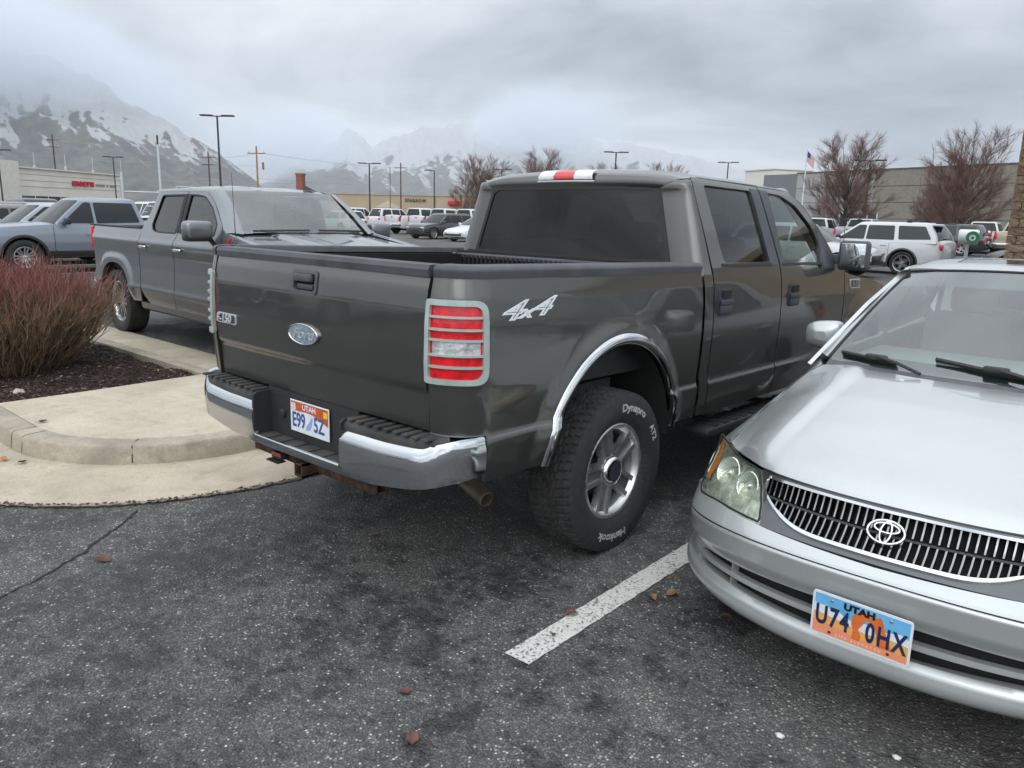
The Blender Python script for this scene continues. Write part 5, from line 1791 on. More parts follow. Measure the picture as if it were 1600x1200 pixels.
def build_pickup2():
    REF[0] = Vector((0, 1.4, .9))
    # local frame: +Y is the nose, +X the visible (right) side
    B = empty('pickup_truck', (-7.396, 2.082, 0), -PI / 2 - .0383, 'blue-grey crew-cab pickup parked beyond the mulch island, nose to the right', 'pickup truck')
    zt = smooth_table([(.40, .955), (.56, .985), (.64, 1.0), (.70, .992), (.90, .982), (1.05, .985), (1.17, 1.0), (1.215, 1.004), (1.25, .985), (1.31, .968), (1.38, .945), (1.5, .902), (1.7, .842), (1.82, .803), (1.90, .76)], .010)
    AR, AF = (-.13, .44, .475), (3.48, .44, .475)

    def flare(y, z):
        f = 0
        for c in (AR, AF):
            d = (np.abs((y - c[0]) / c[2]) ** 3 + np.abs(np.clip(z - c[1], 0, 9) / c[2]) ** 3) ** (1 / 3) * c[2] - c[2]
            f = f + .024 * (1 - smst(d, .05, .14))
        return f * smst(z, .45, .6)

    def side(s_):
        def f(y, z):
            y = np.asarray(y, float); z = np.asarray(z, float)
            x = zt(z) + flare(y, z) - .12 * np.clip((-.80 - y) / .25, 0, 2) ** 2 - .18 * np.clip((y - 3.75) / .6, 0, 2) ** 2
            return S(s_ * x, y, z)
        return f

    def sq(c, a0, a1, n=28, k=0):
        P = []
        for i in range(n + 1):
            a = a0 + (a1 - a0) * i / n
            ca, sa = math.cos(a), math.sin(a)
            r = (c[2] + k) / (abs(ca) ** 2.6 + abs(sa) ** 2.6) ** (1 / 2.6)
            P.append((c[0] + r * ca, c[1] + r * sa))
        return P
    for s_ in (1, -1):
        f = side(s_)
        bo = [(-1.02, .62), (-.70, .53)] + sq(AR, PI - .1, .05) + [(.47, .470), (.60, .475), (.66, .62), (.655, 1.0), (.70, 1.20), (.74, 1.372), (-.98, 1.372), (-1.02, 1.33)]
        panel('bed_side', bo, f, PAINT_B, B, .03, thick=.02)
        m2 = MB(); m2.tube([(s_ * .955, y, 1.374) for y in (-.98, 0, .70)], .012, 6); m2.build('bed_rail', BLACKP, B)
        rg = fillet([(.985, 1.41), (1.06, 1.350), (1.20, 1.330), (1.680, 1.330), (1.700, 1.775), (1.10, 1.768)], [.05, .04, .04, .01, .01, .04])
        rd = [(.88, .47), (1.575, .47), (1.60, .50), (1.672, 1.24), (1.735, 1.33), (1.76, 1.80), (1.02, 1.80), (.87, 1.50), (.74, 1.36), (.715, 1.2), (.672, 1.0), (.675, .68), (.74, .56)]
        d1 = panel('rear_door', rd, f, PAINT_B, B, .03, holes=[rg], thick=.02)
        fg = fillet([(1.80, 1.335), (2.62, 1.335), (2.625, 1.46), (2.43, 1.64), (2.20, 1.755), (2.02, 1.772), (1.835, 1.775)], [.01, .03, .04, .05, .05, .03, .01])
        fd = [(1.59, .47), (2.78, .47), (2.80, 1.32), (2.72, 1.46), (2.46, 1.68), (2.24, 1.80), (1.773, 1.80), (1.748, 1.33), (1.685, 1.24), (1.613, .50)]
        d2 = panel('front_door', fd, f, PAINT_B, B, .03, holes=[fg], thick=.02)
        panel('window', rg, f, TINT, d1, .06, thick=0, off=-.012); panel('window', fg, f, TINT_L, d2, .06, thick=0, off=-.012)
        panel('window_surround', fillet([(a * 1.0, b) for a, b in rg], 0), f, RUBB, d1, .05, holes=[[(1.36 + (a - 1.36) * .95, 1.55 + (b - 1.55) * .93) for a, b in rg]], thick=.006, off=.003)
        panel('window_surround', fg, f, RUBB, d2, .05, holes=[[(2.2 + (a - 2.2) * .955, 1.55 + (b - 1.55) * .93) for a, b in fg]], thick=.006, off=.003)
        panel('pillar_trim', [(1.684, 1.345), (1.736, 1.345), (1.756, 1.775), (1.704, 1.775)], f, RUBB, d1, .06, thick=.008, off=.004)
        panel('pillar_trim', [(1.752, 1.345), (1.798, 1.345), (1.832, 1.775), (1.776, 1.775)], f, RUBB, d2, .06, thick=.008, off=.004)
        for dd, yc in ((d1, .868), (d2, 1.824)):
            m2 = MB(); X = float(zt(1.155)) + .02
            m2.rbox((s_ * X, yc, 1.155), (.032, .185, .036), .014, 3); h_ = m2.build('door_handle', CHROME if s_ > 0 else PAINT_B, dd)
            m2 = MB(); m2.rbox((s_ * (X - .022), yc, 1.165), (.012, .13, .05), .004); m2.build('handle_recess', DARK, dd)
        # rocker
        m2 = MB(); m2.prism([(s_ * .93, .37), (s_ * .965, .40), (s_ * .972, .47), (s_ * .90, .48)], 'y', .60, 3.0); m2.build('rocker_panel', PAINT_B, B)
        fo = [(2.795, .47), (2.95, .47)] + sq(AF, PI - .1, .1) + [(4.10, .55), (4.18, .75), (4.18, 1.15), (4.05, 1.21), (3.6, 1.265), (3.2, 1.325), (2.86, 1.375), (2.76, 1.43), (2.815, 1.32)]
        fen = panel('front_fender', fo, f, PAINT_B, B, .035, thick=.02)
        if s_ > 0:
            panel('badge_plate', [(2.90, 1.262), (3.10, 1.262), (3.15, 1.278), (2.92, 1.278)], f, mat('badge_red', (.42, .015, .02), .35), fen, .05, thick=.004, off=.006)
            text_obj('badge_lettering', 'Z', mat('badge_red', (.42, .015, .02), .35), fen, lambda x, y, z: tuple(f([2.955 + x], [1.30 + y])[0] + np.array([.010, 0, 0])), size=.075, offset=.004, sx=1.5, shear=.3)
            text_obj('badge_lettering', '71', CHROME, fen, lambda x, y, z: tuple(f([3.075 + x], [1.30 + y])[0] + np.array([.010, 0, 0])), size=.075, offset=.002, sx=1.5, shear=.3)
        # cab corner behind the rear door, up to the roof
        rows = []
        for z in np.linspace(1.30, 1.80, 14):
            yd = float(np.interp(z, [1.30, 1.36, 1.50, 1.80], [.72, .74, .87, 1.02])); yb = float(np.interp(z, [1.30, 1.50, 1.80], [.70, .74, .86]))
            x = float(zt(z))
            rows.append([(s_ * (x - .09 * (1 - t) ** 2.5), yb - .02 + (yd - yb + .02) * t, z) for t in np.linspace(0, 1, 8)])
        m2 = MB(); m2.grid(rows); m2.build('cab_corner', PAINT_B, B, sharp=0)
        rows = []
        for (yd, zd, yw, zw, xw) in ((.86, 1.80, .92, 1.835, .70), (1.3, 1.803, 1.3, 1.845, .71), (1.75, 1.803, 1.75, 1.85, .71), (2.10, 1.803, 2.12, 1.845, .70), (2.25, 1.80, 2.33, 1.82, .675), (2.47, 1.682, 2.56, 1.68, .70), (2.60, 1.58, 2.70, 1.57, .735), (2.73, 1.462, 2.83, 1.45, .765), (2.82, 1.37, 2.93, 1.37, .785)):
            xd = float(zt(zd))
            rows.append([(s_ * (xd + (xw - xd) * t + math.sin(t * PI) * .014), yd + (yw - yd) * t, zd + (zw - zd) * t + math.sin(t * PI) * .012) for t in np.linspace(0, 1, 6)])
        m2 = MB(); m2.grid(rows); m2.build('roof_pillar', PAINT_B, B, sharp=0)
        # mirror: painted shell on a dark foot
        m2 = MB(); m2.rbox((s_ * 1.145, 2.64, 1.405), (.29, .17, .19), .05, 3)
        mr = m2.build('side_mirror', PAINT_B, B)
        m2 = MB(); m2.rbox((s_ * 1.145, 2.63, 1.335), (.275, .16, .09), .035, 3)
        m2.add([(s_ * 1.02, 2.60, 1.34), (s_ * 1.02, 2.68, 1.34), (s_ * .985, 2.80, 1.22), (s_ * .985, 2.70, 1.20), (s_ * 1.02, 2.60, 1.30), (s_ * 1.02, 2.68, 1.30)], [(0, 1, 2, 3), (4, 5, 2, 3), (0, 1, 5, 4)])
        m2.build('mirror_foot', BLACKP, mr)
        m2 = MB(); m2.rbox((s_ * 1.145, 2.553, 1.405), (.23, .006, .14), .003); m2.build('mirror_glass', MATS['mirror'], mr)
        lp = [(-1.035, .92), (-.985, .92), (-.985, 1.32), (-1.035, 1.32)]
        m2 = MB(); m2.rbox((s_ * .90, -1.03, 1.20), (.10, .07, .30), .02); m2.build('tail_lamp', RED_L, B)
        for c in (AR, AF):
            m2 = MB()
            m2.grid([[(s_ * x, p[0], p[1]) for p in sq(c, PI + .1, -.1, 20, .004)] for x in (.55, .955)])
            m2.prism(sq(c, PI, 0, 16), 'x', s_ * .55, s_ * .555)
            m2.build('wheel_housing', DARK, B, sharp=0)
        for yy in (AR[0], AF[0]):
            wheel(B, s_ * .865, yy, s_, .41, .255, .275, 6, .040, True, [mat('bright_alloy', (.46, .47, .48), .26, .95), ALLOY_D, DARK])
    m2 = MB()
    m2.grid([[(x, -1.035 - .02 * (1 - (x / .9) ** 2), z) for x in np.linspace(-.86, .86, 13)] for z in (.62, .9, 1.2, 1.36)])
    m2.build('tailgate', PAINT_B, B, sharp=0)
    m2 = MB(); m2.rbox((0, -1.10, .56), (1.86, .20, .20), .05); m2.build('rear_bumper', CHROME, B)
    m2 = MB(); m2.box((0, -.15, .82), (1.7, 1.7, .04)); m2.box((0, .70, 1.1), (1.75, .04, .52))
    for s_ in (1, -1):
        m2.box((s_ * .88, -.15, 1.1), (.06, 1.72, .52))
    m2.build('bed_liner', BLACKP, B)
    # rear glass, roof, windscreen, hood
    def rg_(u, v):
        u = np.asarray(u, float); v = np.asarray(v, float)
        return S(u * (.90 - .15 * v), .71 + .16 * v - .03 * (1 - u ** 2), 1.34 + .48 * v)
    panel('rear_window', [(-1, 0), (1, 0), (1, 1), (-1, 1)], rg_, TINT, B, .1, thick=0)
    m2 = MB(); m2.grid([[(x, .70, z) for x in (-.9, 0, .9)] for z in (.55, 1.36)]); m2.build('cab_back', PAINT_B, B)
    ty = smooth_table([(.80, 1.80), (.88, 1.845), (1.1, 1.868), (1.7, 1.885), (2.1, 1.872), (2.35, 1.83)], .03)

    def roof(x, y):
        x = np.asarray(x, float); y = np.asarray(y, float)
        a = np.abs(x) / .72
        rib = .008 * np.cos(np.clip(np.abs(x) - .30, -.06, .06) / .06 * PI / 2)
        return S(x, y, ty(y) - .018 * a ** 2 - .022 * a ** 8 + rib)
    panel('roof', [(-.71, .84), (.71, .84), (.725, 1.3), (.725, 2.0), (.68, 2.33), (0, 2.42), (-.68, 2.33), (-.725, 2.0), (-.725, 1.3)], roof, PAINT_B, B, .035, thick=.03, ref=(0, 1.5, 1))
    m2 = MB(); X_ = -.50; m2.add([(X_ - .03, 2.05, 1.868), (X_ + .03, 2.05, 1.868), (X_ + .03, 2.27, 1.845), (X_ - .03, 2.27, 1.845), (X_ - .012, 2.04, 1.925), (X_ + .012, 2.04, 1.925), (X_, 2.2, 1.875)], [(0, 1, 2, 3), (0, 1, 5, 4), (1, 2, 6, 5), (2, 3, 6), (3, 0, 4, 6), (4, 5, 6)]); m2.build('roof_antenna', BLACKP, B)

    def ws(u, v):
        u = np.asarray(u, float); v = np.asarray(v, float)
        return S(u * (.79 - .11 * v), 2.88 + .10 * (1 - u ** 2) - v * (.56 - .0 * (1 - u ** 2)), 1.375 + .445 * v + .02 * np.sin(v * PI) + .012 * (1 - u ** 2))
    W_ = panel('windscreen', fillet([(-1, 0), (1, 0), (1, 1), (-1, 1)], .05), ws, glass_mat('windscreen_glass', (.62, .74, .70), r0=.11), B, .06, thick=0, ref=(0, 1.5, 1))
    panel('windscreen_frit', [(-1, 0), (1, 0), (1, 1), (-1, 1)], ws, BLACKP, W_, .06, holes=[fillet([(-.955, .05), (.955, .05), (.955, .96), (-.955, .96)], .05)], thick=0, off=-.003, ref=(0, 1.5, 1))
    for u0 in (-.9, .05):
        m2 = MB(); m2.tube([Vector(ws(np.array([u]), np.array([.03]))[0]) + Vector((0, .02, .012)) for u in np.linspace(u0, u0 + .8, 8)], .012, 6); m2.build('wiper', BLACKP, B)
    hz = smooth_table([(2.85, 1.375), (3.1, 1.345), (3.6, 1.29), (3.95, 1.245), (4.1, 1.20), (4.2, 1.10)], .03)

    def hood(x, y):
        x = np.asarray(x, float); y = np.asarray(y, float)
        a = np.abs(x)
        bulge = .034 * (1 - smst(a, .42, .54)) * smst(y, 2.85, 3.1) - .012 * (1 - smst(a, .16, .26)) * smst(y, 3.0, 3.3)
        return S(x, y, hz(y) + bulge - .02 * (a / .82) ** 4)
    panel('hood', [(-.80, 2.90), (0, 2.99), (.80, 2.90), (.855, 3.2), (.86, 3.7), (.80, 4.02), (.6, 4.14), (-.6, 4.14), (-.80, 4.02), (-.86, 3.7), (-.855, 3.2)], hood, PAINT_B, B, .03, thick=.03, ref=(0, 3.5, 0))
    for s_ in (1, -1):
        m2 = MB(); m2.grid([[(s_ * x, y, float(np.interp(y, [2.85, 3.2, 3.6, 4.05, 4.18], [1.372, 1.325, 1.268, 1.212, 1.15])) + dz) for y in np.linspace(2.86, 4.1, 12)] for x, dz in ((.862, -.004), (.91, .002), (.948, -.02))]); m2.build('fender_top', PAINT_B, B, sharp=0)
        m2 = MB(); m2.rbox((s_ * .52, 3.02, 1.392), (.12, .03, .012), .004); m2.build('washer_nozzle', BLACKP, B)
        m2 = MB(); m2.rbox((s_ * .76, 4.10, 1.03), (.26, .2, .2), .05); m2.build('headlight', WHITE_L, B)
    m2 = MB(); m2.rbox((0, 4.10, .95), (1.5, .24, .42), .06); m2.build('grille', BLACKP, B)
    m2 = MB(); m2.rbox((0, 4.20, .60), (1.9, .26, .26), .08, 3); m2.build('front_bumper', CHROME, B)
    m2 = MB(); m2.tube([(.88, 2.93, 1.355), (.88, 2.93, 1.40), (.875, 2.905, 1.98)], [.008, .004, .002], 6); m2.build('antenna', RUBB, B)
    m2 = MB(); m2.rbox((0, 2.36, 1.735), (.25, .03, .07), .012); m2.build('cabin_mirror', BLACKP, B)
    m2 = MB(); m2.rbox((0, 2.55, 1.16), (1.6, .5, .25), .1, 3)
    for x in (-.42, .42):
        m2.rbox((x, 1.72, 1.2), (.5, .15, .62), .06); m2.rbox((x, 1.66, 1.56), (.26, .1, .18), .04)
    m2.rbox((0, .95, 1.15), (1.5, .15, .6), .06); m2.box((0, 1.7, .7), (1.8, 2.2, .05))
    m2.build('seats', mat('pickup_interior', (.09, .09, .09), .8), B)
    m2 = MB(); m2.box((0, 1.5, .46), (1.1, 5.0, .14)); m2.tube([(-.75, AR[0], .41), (.75, AR[0], .41)], .05, 8); m2.tube([(.5, .35, .40), (.5, 1.2, .46)], .05, 8); m2.build('chassis', DARK, B)
    return B


PICKUP2 = build_pickup2()
# ================================================================== OTHER PARKED VEHICLES
GLASSF = mat('window_dark', (.012, .014, .015), .04, spec=.45)
GLASSW = glass_mat('windscreen_far', (.16, .19, .18))


def auto(name, loc, heading, kind, P_, label, cat, group=None, L=4.8, W=1.9, H=1.7, wb=2.85, Rt=.36, rr=.24, zb=.98, gc=.26, detail=1, wheel_mats=None, nsp=5, grille_m=None, lamp=None, clad=None, roof_m=None):
    """parked vehicle; local +Y nose, origin on the ground under its middle. kind: suv, sedan, pickup, van"""
    root = empty(name, loc, heading, label, cat, group)
    hl = L / 2
    fo = (L - wb) * .46
    ya = hl - fo; yr = ya - wb
    w = W / 2
    if kind == 'pickup':
        cow, wst, rfr, rrr, rgb = ya - .60, ya - 1.25, ya - 1.30, ya - 2.72, ya - 2.85
        prof = [(-hl, zb + .28), (rgb, zb + .28), (rgb + .02, zb + .16), (cow, zb + .13), (hl - .35, zb + .05), (hl - .1, zb - .06), (hl, zb - .2)]
    elif kind == 'sedan':
        cow, wst, rfr, rrr, rgb = ya - .42, ya - 1.25, ya - 1.30, yr + .42, -hl + .42
        prof = [(-hl, zb - .06), (-hl + .15, zb + .08), (rgb, zb + .09), (cow, zb - .0), (hl - .45, zb - .16), (hl - .12, zb - .27), (hl, zb - .38)]
    elif kind == 'van':
        cow, wst, rfr, rrr, rgb = ya - .05, ya - .75, ya - .8, -hl + .12, -hl + .04
        prof = [(-hl, zb + .10), (rgb, zb + .12), (cow, zb + .06), (hl - .3, zb - .06), (hl, zb - .25)]
    else:
        cow, wst, rfr, rrr, rgb = ya - .45, ya - 1.15, ya - 1.22, -hl + .42, -hl + .10
        prof = [(-hl, zb - .02), (-hl + .1, zb + .06), (rgb, zb + .07), (cow, zb + .03), (hl - .5, zb - .03), (hl - .15, zb - .10), (hl, zb - .24)]
    ztf = smooth_table(prof, .04, .01)
    pw = lambda y: 1 - .17 * np.clip((np.abs(y) - hl + .75) / .75, 0, 1) ** 2.6
    fw = smooth_table([(0, .93), (.14, .985), (.45, 1.0), (.72, .99), (.90, .962), (1, .925)], .03, .01)
    z0f = lambda y: gc + .10 * np.clip((np.abs(y) - hl + .6) / .6, 0, 1) ** 2

    def sx(y, z):
        y = np.asarray(y, float); z = np.asarray(z, float)
        t = np.clip((z - z0f(y)) / (ztf(y) - z0f(y)), 0, 1)
        return w * pw(y) * fw(t)
    ra = Rt * 1.17
    ys = np.unique(np.round(np.concatenate([np.linspace(-hl, hl, 110 if detail else 60), [-hl + .02, hl - .02, hl - .06, -hl + .06, rgb, rgb - .02, cow]]), 4))
    ring = []
    nt_ = 17 if detail else 11
    for y in ys:
        e = min(y + hl, hl - y)
        sh = .045 * max(0, 1 - e / .06) ** 2
        zt_, z0_ = float(ztf(y)) - sh, float(z0f(y)) + sh
        half = [(float(w * pw(y) * fw(t)) - sh, z0_ + (zt_ - z0_) * t) for t in np.linspace(0, 1, nt_)]
        crown = .05
        top = [(half[-1][0] * k, zt_ + crown * (1 - k ** 2.5)) for k in (.93, .7, .4, 0)]
        pts = half + top
        full = [(x, y, z) for x, z in pts] + [(-x, y, z) for x, z in pts[-2::-1]]
        ring.append(full)
    n = len(ring[0])
    V = [list(p) for r_ in ring for p in r_]
    # wheel arches: drop the faces inside the circle, then pull the ragged rim onto it
    circ = [(ya, Rt * .98), (yr, Rt * .98)]
    F = []; gone = set(); kept = set()
    for i in range(len(ring) - 1):
        for j in range(n):
            j2 = (j + 1) % n
            q = (i * n + j, i * n + j2, (i + 1) * n + j2, (i + 1) * n + j)
            c = [sum(V[k][m_] for k in q) / 4 for m_ in range(3)]
            cut_ = abs(c[0]) > w * .5 and any(math.hypot(c[1] - cy, c[2] - cz) < ra for cy, cz in circ)
            bed_ = kind == 'pickup' and c[1] < rgb - .03 and c[1] > -hl + .08 and nt_ <= j < n - nt_ - 0
            if cut_ or bed_:
                if cut_:
                    gone.update(q)
            else:
                F.append(q); kept.update(q)
    for k in gone & kept:
        cy, cz = min(circ, key=lambda c_: math.hypot(V[k][1] - c_[0], V[k][2] - c_[1]))
        dy, dz = V[k][1] - cy, V[k][2] - cz
        l = math.hypot(dy, dz)
        if l > 1e-4 and abs(l - ra) < .12:
            V[k][1] = cy + dy * ra / l; V[k][2] = cz + dz * ra / l
    F += [tuple(range(n))[::-1], tuple((len(ring) - 1) * n + j for j in range(n))]
    mb = MB(); mb.add(V, F, 0, True)
    body = mb.build('body', P_, root)
    for s_ in (1, -1):
        for cy, cz in circ:
            m2 = MB(); m2.grid([[(s_ * x, cy + ra * math.cos(a), cz + ra * math.sin(a)) for a in np.linspace(-.3, PI + .3, 17)] for x in (w * .55, w * .96)])
            m2.prism([(cy + ra * math.cos(a), cz + ra * math.sin(a)) for a in np.linspace(-.3, PI + .3, 13)], 'x', s_ * w * .55, s_ * w * .56)
            m2.build('wheel_housing', DARK, root, sharp=0)
    m2 = MB(); m2.box((0, 0, gc + .16), (W * .62, L * .9, .2)); m2.box((0, (ya + yr) / 2, gc + .02), (W * .9, wb - Rt * 2.5, .06)); m2.build('underbody', DARK, root)
    if kind == 'pickup':
        m2 = MB(); m2.box((0, (-hl + rgb) / 2, zb - .18), (W * .83, rgb + hl - .12, .03))
        for s_ in (1, -1):
            m2.box((s_ * W * .425, (-hl + rgb) / 2, zb + .05), (.05, rgb + hl - .12, .46))
        m2.box((0, -hl + .09, zb + .05), (W * .84, .04, .46)); m2.box((0, rgb - .02, zb + .05), (W * .84, .04, .46))
        m2.build('bed_liner', BLACKP, root)
    # glass house: stacked plan outlines from belt to roof
    zr = H - .05
    lev = []
    bowf, bowr = .13, .05
    hz0 = zb + (.13 if kind == 'pickup' else .04)
    tum = .30 if kind not in ('van',) else .10
    wr = lambda z: w * .955 - tum * (z - zb) * (1 + .25 * (z - zb))
    def yf(z):
        return cow + (rfr - cow) * np.clip((z - hz0) / (zr - hz0), 0, 1.1) ** 1.12
    def yb(z):
        k = np.clip((z - hz0) / (zr - hz0), 0, 1.1)
        return rgb + (rrr - rgb) * k ** (1.0 if kind != 'suv' else 1.6)
    zl = list(np.linspace(hz0 - .05, zr, 9)) + [zr + .025, zr + .042, zr + .05]
    for i, z in enumerate(zl):
        sh = 0 if z <= zr else [.035, .10, .22][i - 9]
        zz = min(z, zr)
        ww = float(wr(zz)) - sh; a = float(yf(max(zz, hz0))) - sh * 1.4; b = float(yb(max(zz, hz0))) + sh * 1.2
        row = []
        xs = np.linspace(-1, 1, 13)
        for k in xs:
            row.append((k * ww, a - bowf * abs(k) ** 2.5, z))
        for k in xs[::-1]:
            row.append((k * ww, b + bowr * abs(k) ** 2.5, z))
        lev.append(row)
    n = len(lev[0])
    mb = MB(); mb.add([p for r_ in lev for p in r_], [(i * n + j, i * n + (j + 1) % n, (i + 1) * n + (j + 1) % n, (i + 1) * n + j) for i in range(len(lev) - 1) for j in range(n)] + [tuple((len(lev) - 1) * n + j for j in range(n)), tuple(range(n))[::-1]], 0, True)
    cab = mb.build('cabin', roof_m or P_, root)

    def gsd(s_):
        def f(y, z):
            z = np.asarray(z, float)
            return S(s_ * wr(z), y, z)
        return f

    def wsf(x, z):
        x = np.asarray(x, float); z = np.asarray(z, float)
        return S(x, yf(z) - bowf * np.abs(x / wr(z)) ** 2.5, z)

    def rwf(x, z):
        x = np.asarray(x, float); z = np.asarray(z, float)
        return S(x, yb(z) + bowr * np.abs(x / wr(z)) ** 2.5, z)
    rf = (0, (rfr + rrr) / 2, zb)
    zt2 = zr - .03; zb2 = hz0 + .02
    res = .10 if detail else .25
    a0, a1 = float(wr(zb2)) - .07, float(wr(zt2)) - .07
    ws_ = panel('windscreen', fillet([(-a0, zb2), (a0, zb2), (a1, zt2), (-a1, zt2)], .04), wsf, GLASSF, root, res, thick=.004, off=.006, ref=rf)
    if kind != 'van':
        zb3 = zb2 + (.05 if kind == 'pickup' else .0)
        panel('rear_window', fillet([(-a0 + .05, zb3), (a0 - .05, zb3), (a1 - .03, zt2), (-a1 + .03, zt2)], .05), rwf, GLASSF, root, res, thick=.004, off=.006, ref=rf)
    for s_ in (1, -1):
        f = gsd(s_)
        fz = lambda z: float(yf(z)) - bowf - .10
        bz_ = lambda z: float(yb(z)) + bowr + (.10 if kind != 'suv' else .16)
        zlo, zhi = hz0 + .03, zr - .07
        y_f0, y_f1 = fz(zlo), fz(zhi); y_b0, y_b1 = bz_(zlo), bz_(zhi)
        ym = ya - 1.62 if kind != 'van' else ya - 1.1
        wins = [[(ym + .03, zlo), (y_f0, zlo), (y_f1, zhi), (ym + .03, zhi)]]
        if kind == 'suv':
            yq = ym - .98
            wins.append([(yq + .03, zlo), (ym - .03, zlo), (ym - .03, zhi), (yq + .10, zhi)])
            wins.append([(y_b0, zlo + .05), (yq - .10, zlo + .02), (yq - .02, zhi), (y_b1, zhi - .01)])
        elif kind != 'van':
            wins.append([(y_b0, zlo + .03), (ym - .03, zlo), (ym - .03, zhi), (y_b1, zhi)])
        for q in wins:
            panel('window', fillet(q, .05), f, GLASSF, root, res * 1.5, thick=.004, off=.005, ref=rf)
        fb = lambda y, z, s_=s_: S(s_ * sx(y, z), y, z)
        if detail:
            # doors as raised panels with their shut lines
            for (y0, y1) in ((ym, cow - .05), (max(yr + ra + .02 if kind != 'pickup' else rgb + .05, ym - 1.0), ym - .012)):
                ztp = float(ztf((y0 + y1) / 2)) - .02
                panel('shut_line', fillet([(y0 - .010, gc + .15), (y1 + .010, gc + .15), (y1 + .010, ztp + .004), (y0 - .010, ztp + .004)], .05), fb, RUBB, root, .1, thick=0, off=.003, ref=(0, 0, .8))
                dd = panel('door', fillet([(y0, gc + .16), (y1, gc + .16), (y1, ztp), (y0, ztp)], .05), fb, P_, root, .07, thick=.008, off=.007, ref=(0, 0, .8))
                xh = float(sx(y0 + .16, zb - .12)) + .02
                m2 = MB(); m2.rbox((s_ * xh, y0 + .17, zb - .10), (.03, .20, .035), .012); m2.build('door_handle', P_, dd)
        if clad:
            ar = [(c_, ) for c_ in ()]
            for yc in (ya, yr):
                o_ = [(yc + (ra + .055) * math.cos(a), Rt * .98 + (ra + .055) * math.sin(a)) for a in np.linspace(-.25, PI + .25, 22)]
                i_ = [(yc + (ra + .002) * math.cos(a), Rt * .98 + (ra + .002) * math.sin(a)) for a in np.linspace(PI + .25, -.25, 22)]
                panel('arch_cladding', o_ + i_, fb, clad, root, .08, thick=.02, off=.012, ref=(0, 0, .8))
            panel('sill_cladding', [(yr + ra + .03, gc), (ya - ra - .03, gc), (ya - ra - .03, gc + .16), (yr + ra + .03, gc + .16)], fb, clad, root, .12, thick=.02, off=.012, ref=(0, 0, .8))
        # lamps
        zh = float(ztf(hl - .12)) - .13
        m2 = MB(); m2.rbox((s_ * w * .66, hl - .085, zh), (w * .36, .17, .13), .04); h_ = m2.build('headlight', lamp or WHITE_L, root)
        if kind == 'pickup':
            m2 = MB(); m2.rbox((s_ * w * .80, -hl + .045, zb + .03), (.15, .12, .36), .03)
        else:
            m2 = MB(); m2.rbox((s_ * w * .74, -hl + .075, zb - .13), (.22, .17, .20), .04)
        m2.build('tail_lamp', RED_L, root)
        m2 = MB(); m2.rbox((s_ * (w + .09), cow - .32, hz0 + .08), (.19, .13, .15), .04, 3); m2.rbox((s_ * (w - .03), cow - .30, hz0 + .04), (.12, .08, .06), .02)
        m2.build('side_mirror', BLACKP if clad or detail == 0 else P_, root)
        for yc in (ya, yr):
            wheel(root, s_ * (w - .13), yc, s_, Rt, rr, .24, nsp, .034, False, wheel_mats)
    # grille, bumpers, plates
    zg = float(ztf(hl - .1))
    gh = .26 if kind in ('pickup', 'suv') else .12
    m2 = MB(); m2.rbox((0, hl - .03, zg - .14 - gh / 2), (w * 1.02, .09, gh), .03); m2.build('grille', grille_m or BLACKP, root)
    m2 = MB(); m2.rbox((0, hl - .05, gc + .20), (w * 1.5, .12, .16), .05); m2.build('front_bumper', BLACKP if clad else (CHROME if kind == 'pickup' else BLACKP), root)
    if kind == 'pickup':
        m2 = MB(); m2.rbox((0, -hl - .03, gc + .28), (W * .92, .20, .20), .05); m2.build('rear_bumper', CHROME, root)
        m2 = MB(); m2.rbox((0, -hl - .005, zb + .03), (W * .66, .02, .40), .008); tg_ = m2.build('tailgate', P_, root)
        m2 = MB(); m2.rbox((0, -hl - .02, zb + .16), (.22, .02, .06), .008); m2.build('gate_handle', BLACKP, tg_)
        m2 = MB(); m2.rbox((0, -hl - .135, gc + .30), (.30, .012, .15), .004); m2.build('licence_plate', PLATEW, root)
    else:
        m2 = MB(); m2.rbox((0, -hl + .03, gc + .22), (w * 1.4, .12, .16), .05); m2.build('rear_bumper', BLACKP, root)
        m2 = MB(); m2.rbox((0, -hl - .005, zb - .25), (.30, .02, .15), .004); m2.build('licence_plate', PLATEW, root)
    root['_'] = 0
    del root['_']
    return root


WHITE_P = paint('paint_white', (.56, .57, .575), .0, .35, .03)
PEARL = paint('paint_pearl', (.60, .61, .60), .1, .35, .05)
GREY_P = paint('paint_mid_grey', (.14, .145, .15), .5, .36)
LGREY_P = paint('paint_light_grey', (.36, .38, .40), .5, .36)
BLACK_P = paint('paint_black', (.015, .016, .018), .2, .3)
BROWN_P = paint('paint_brown', (.13, .11, .09), .5, .36)
TAN_P = paint('paint_tan', (.42, .37, .28), .1, .4)
CHAR_P = paint('paint_charcoal', (.045, .047, .05), .5, .34)
BLUE_P = paint('paint_steel_blue', (.205, .235, .275), .6, .38)
NB = -PI       # nose towards -Y
NF = 0         # nose towards +Y
NL = PI / 2    # nose towards -X
NR = -PI / 2   # nose towards +X

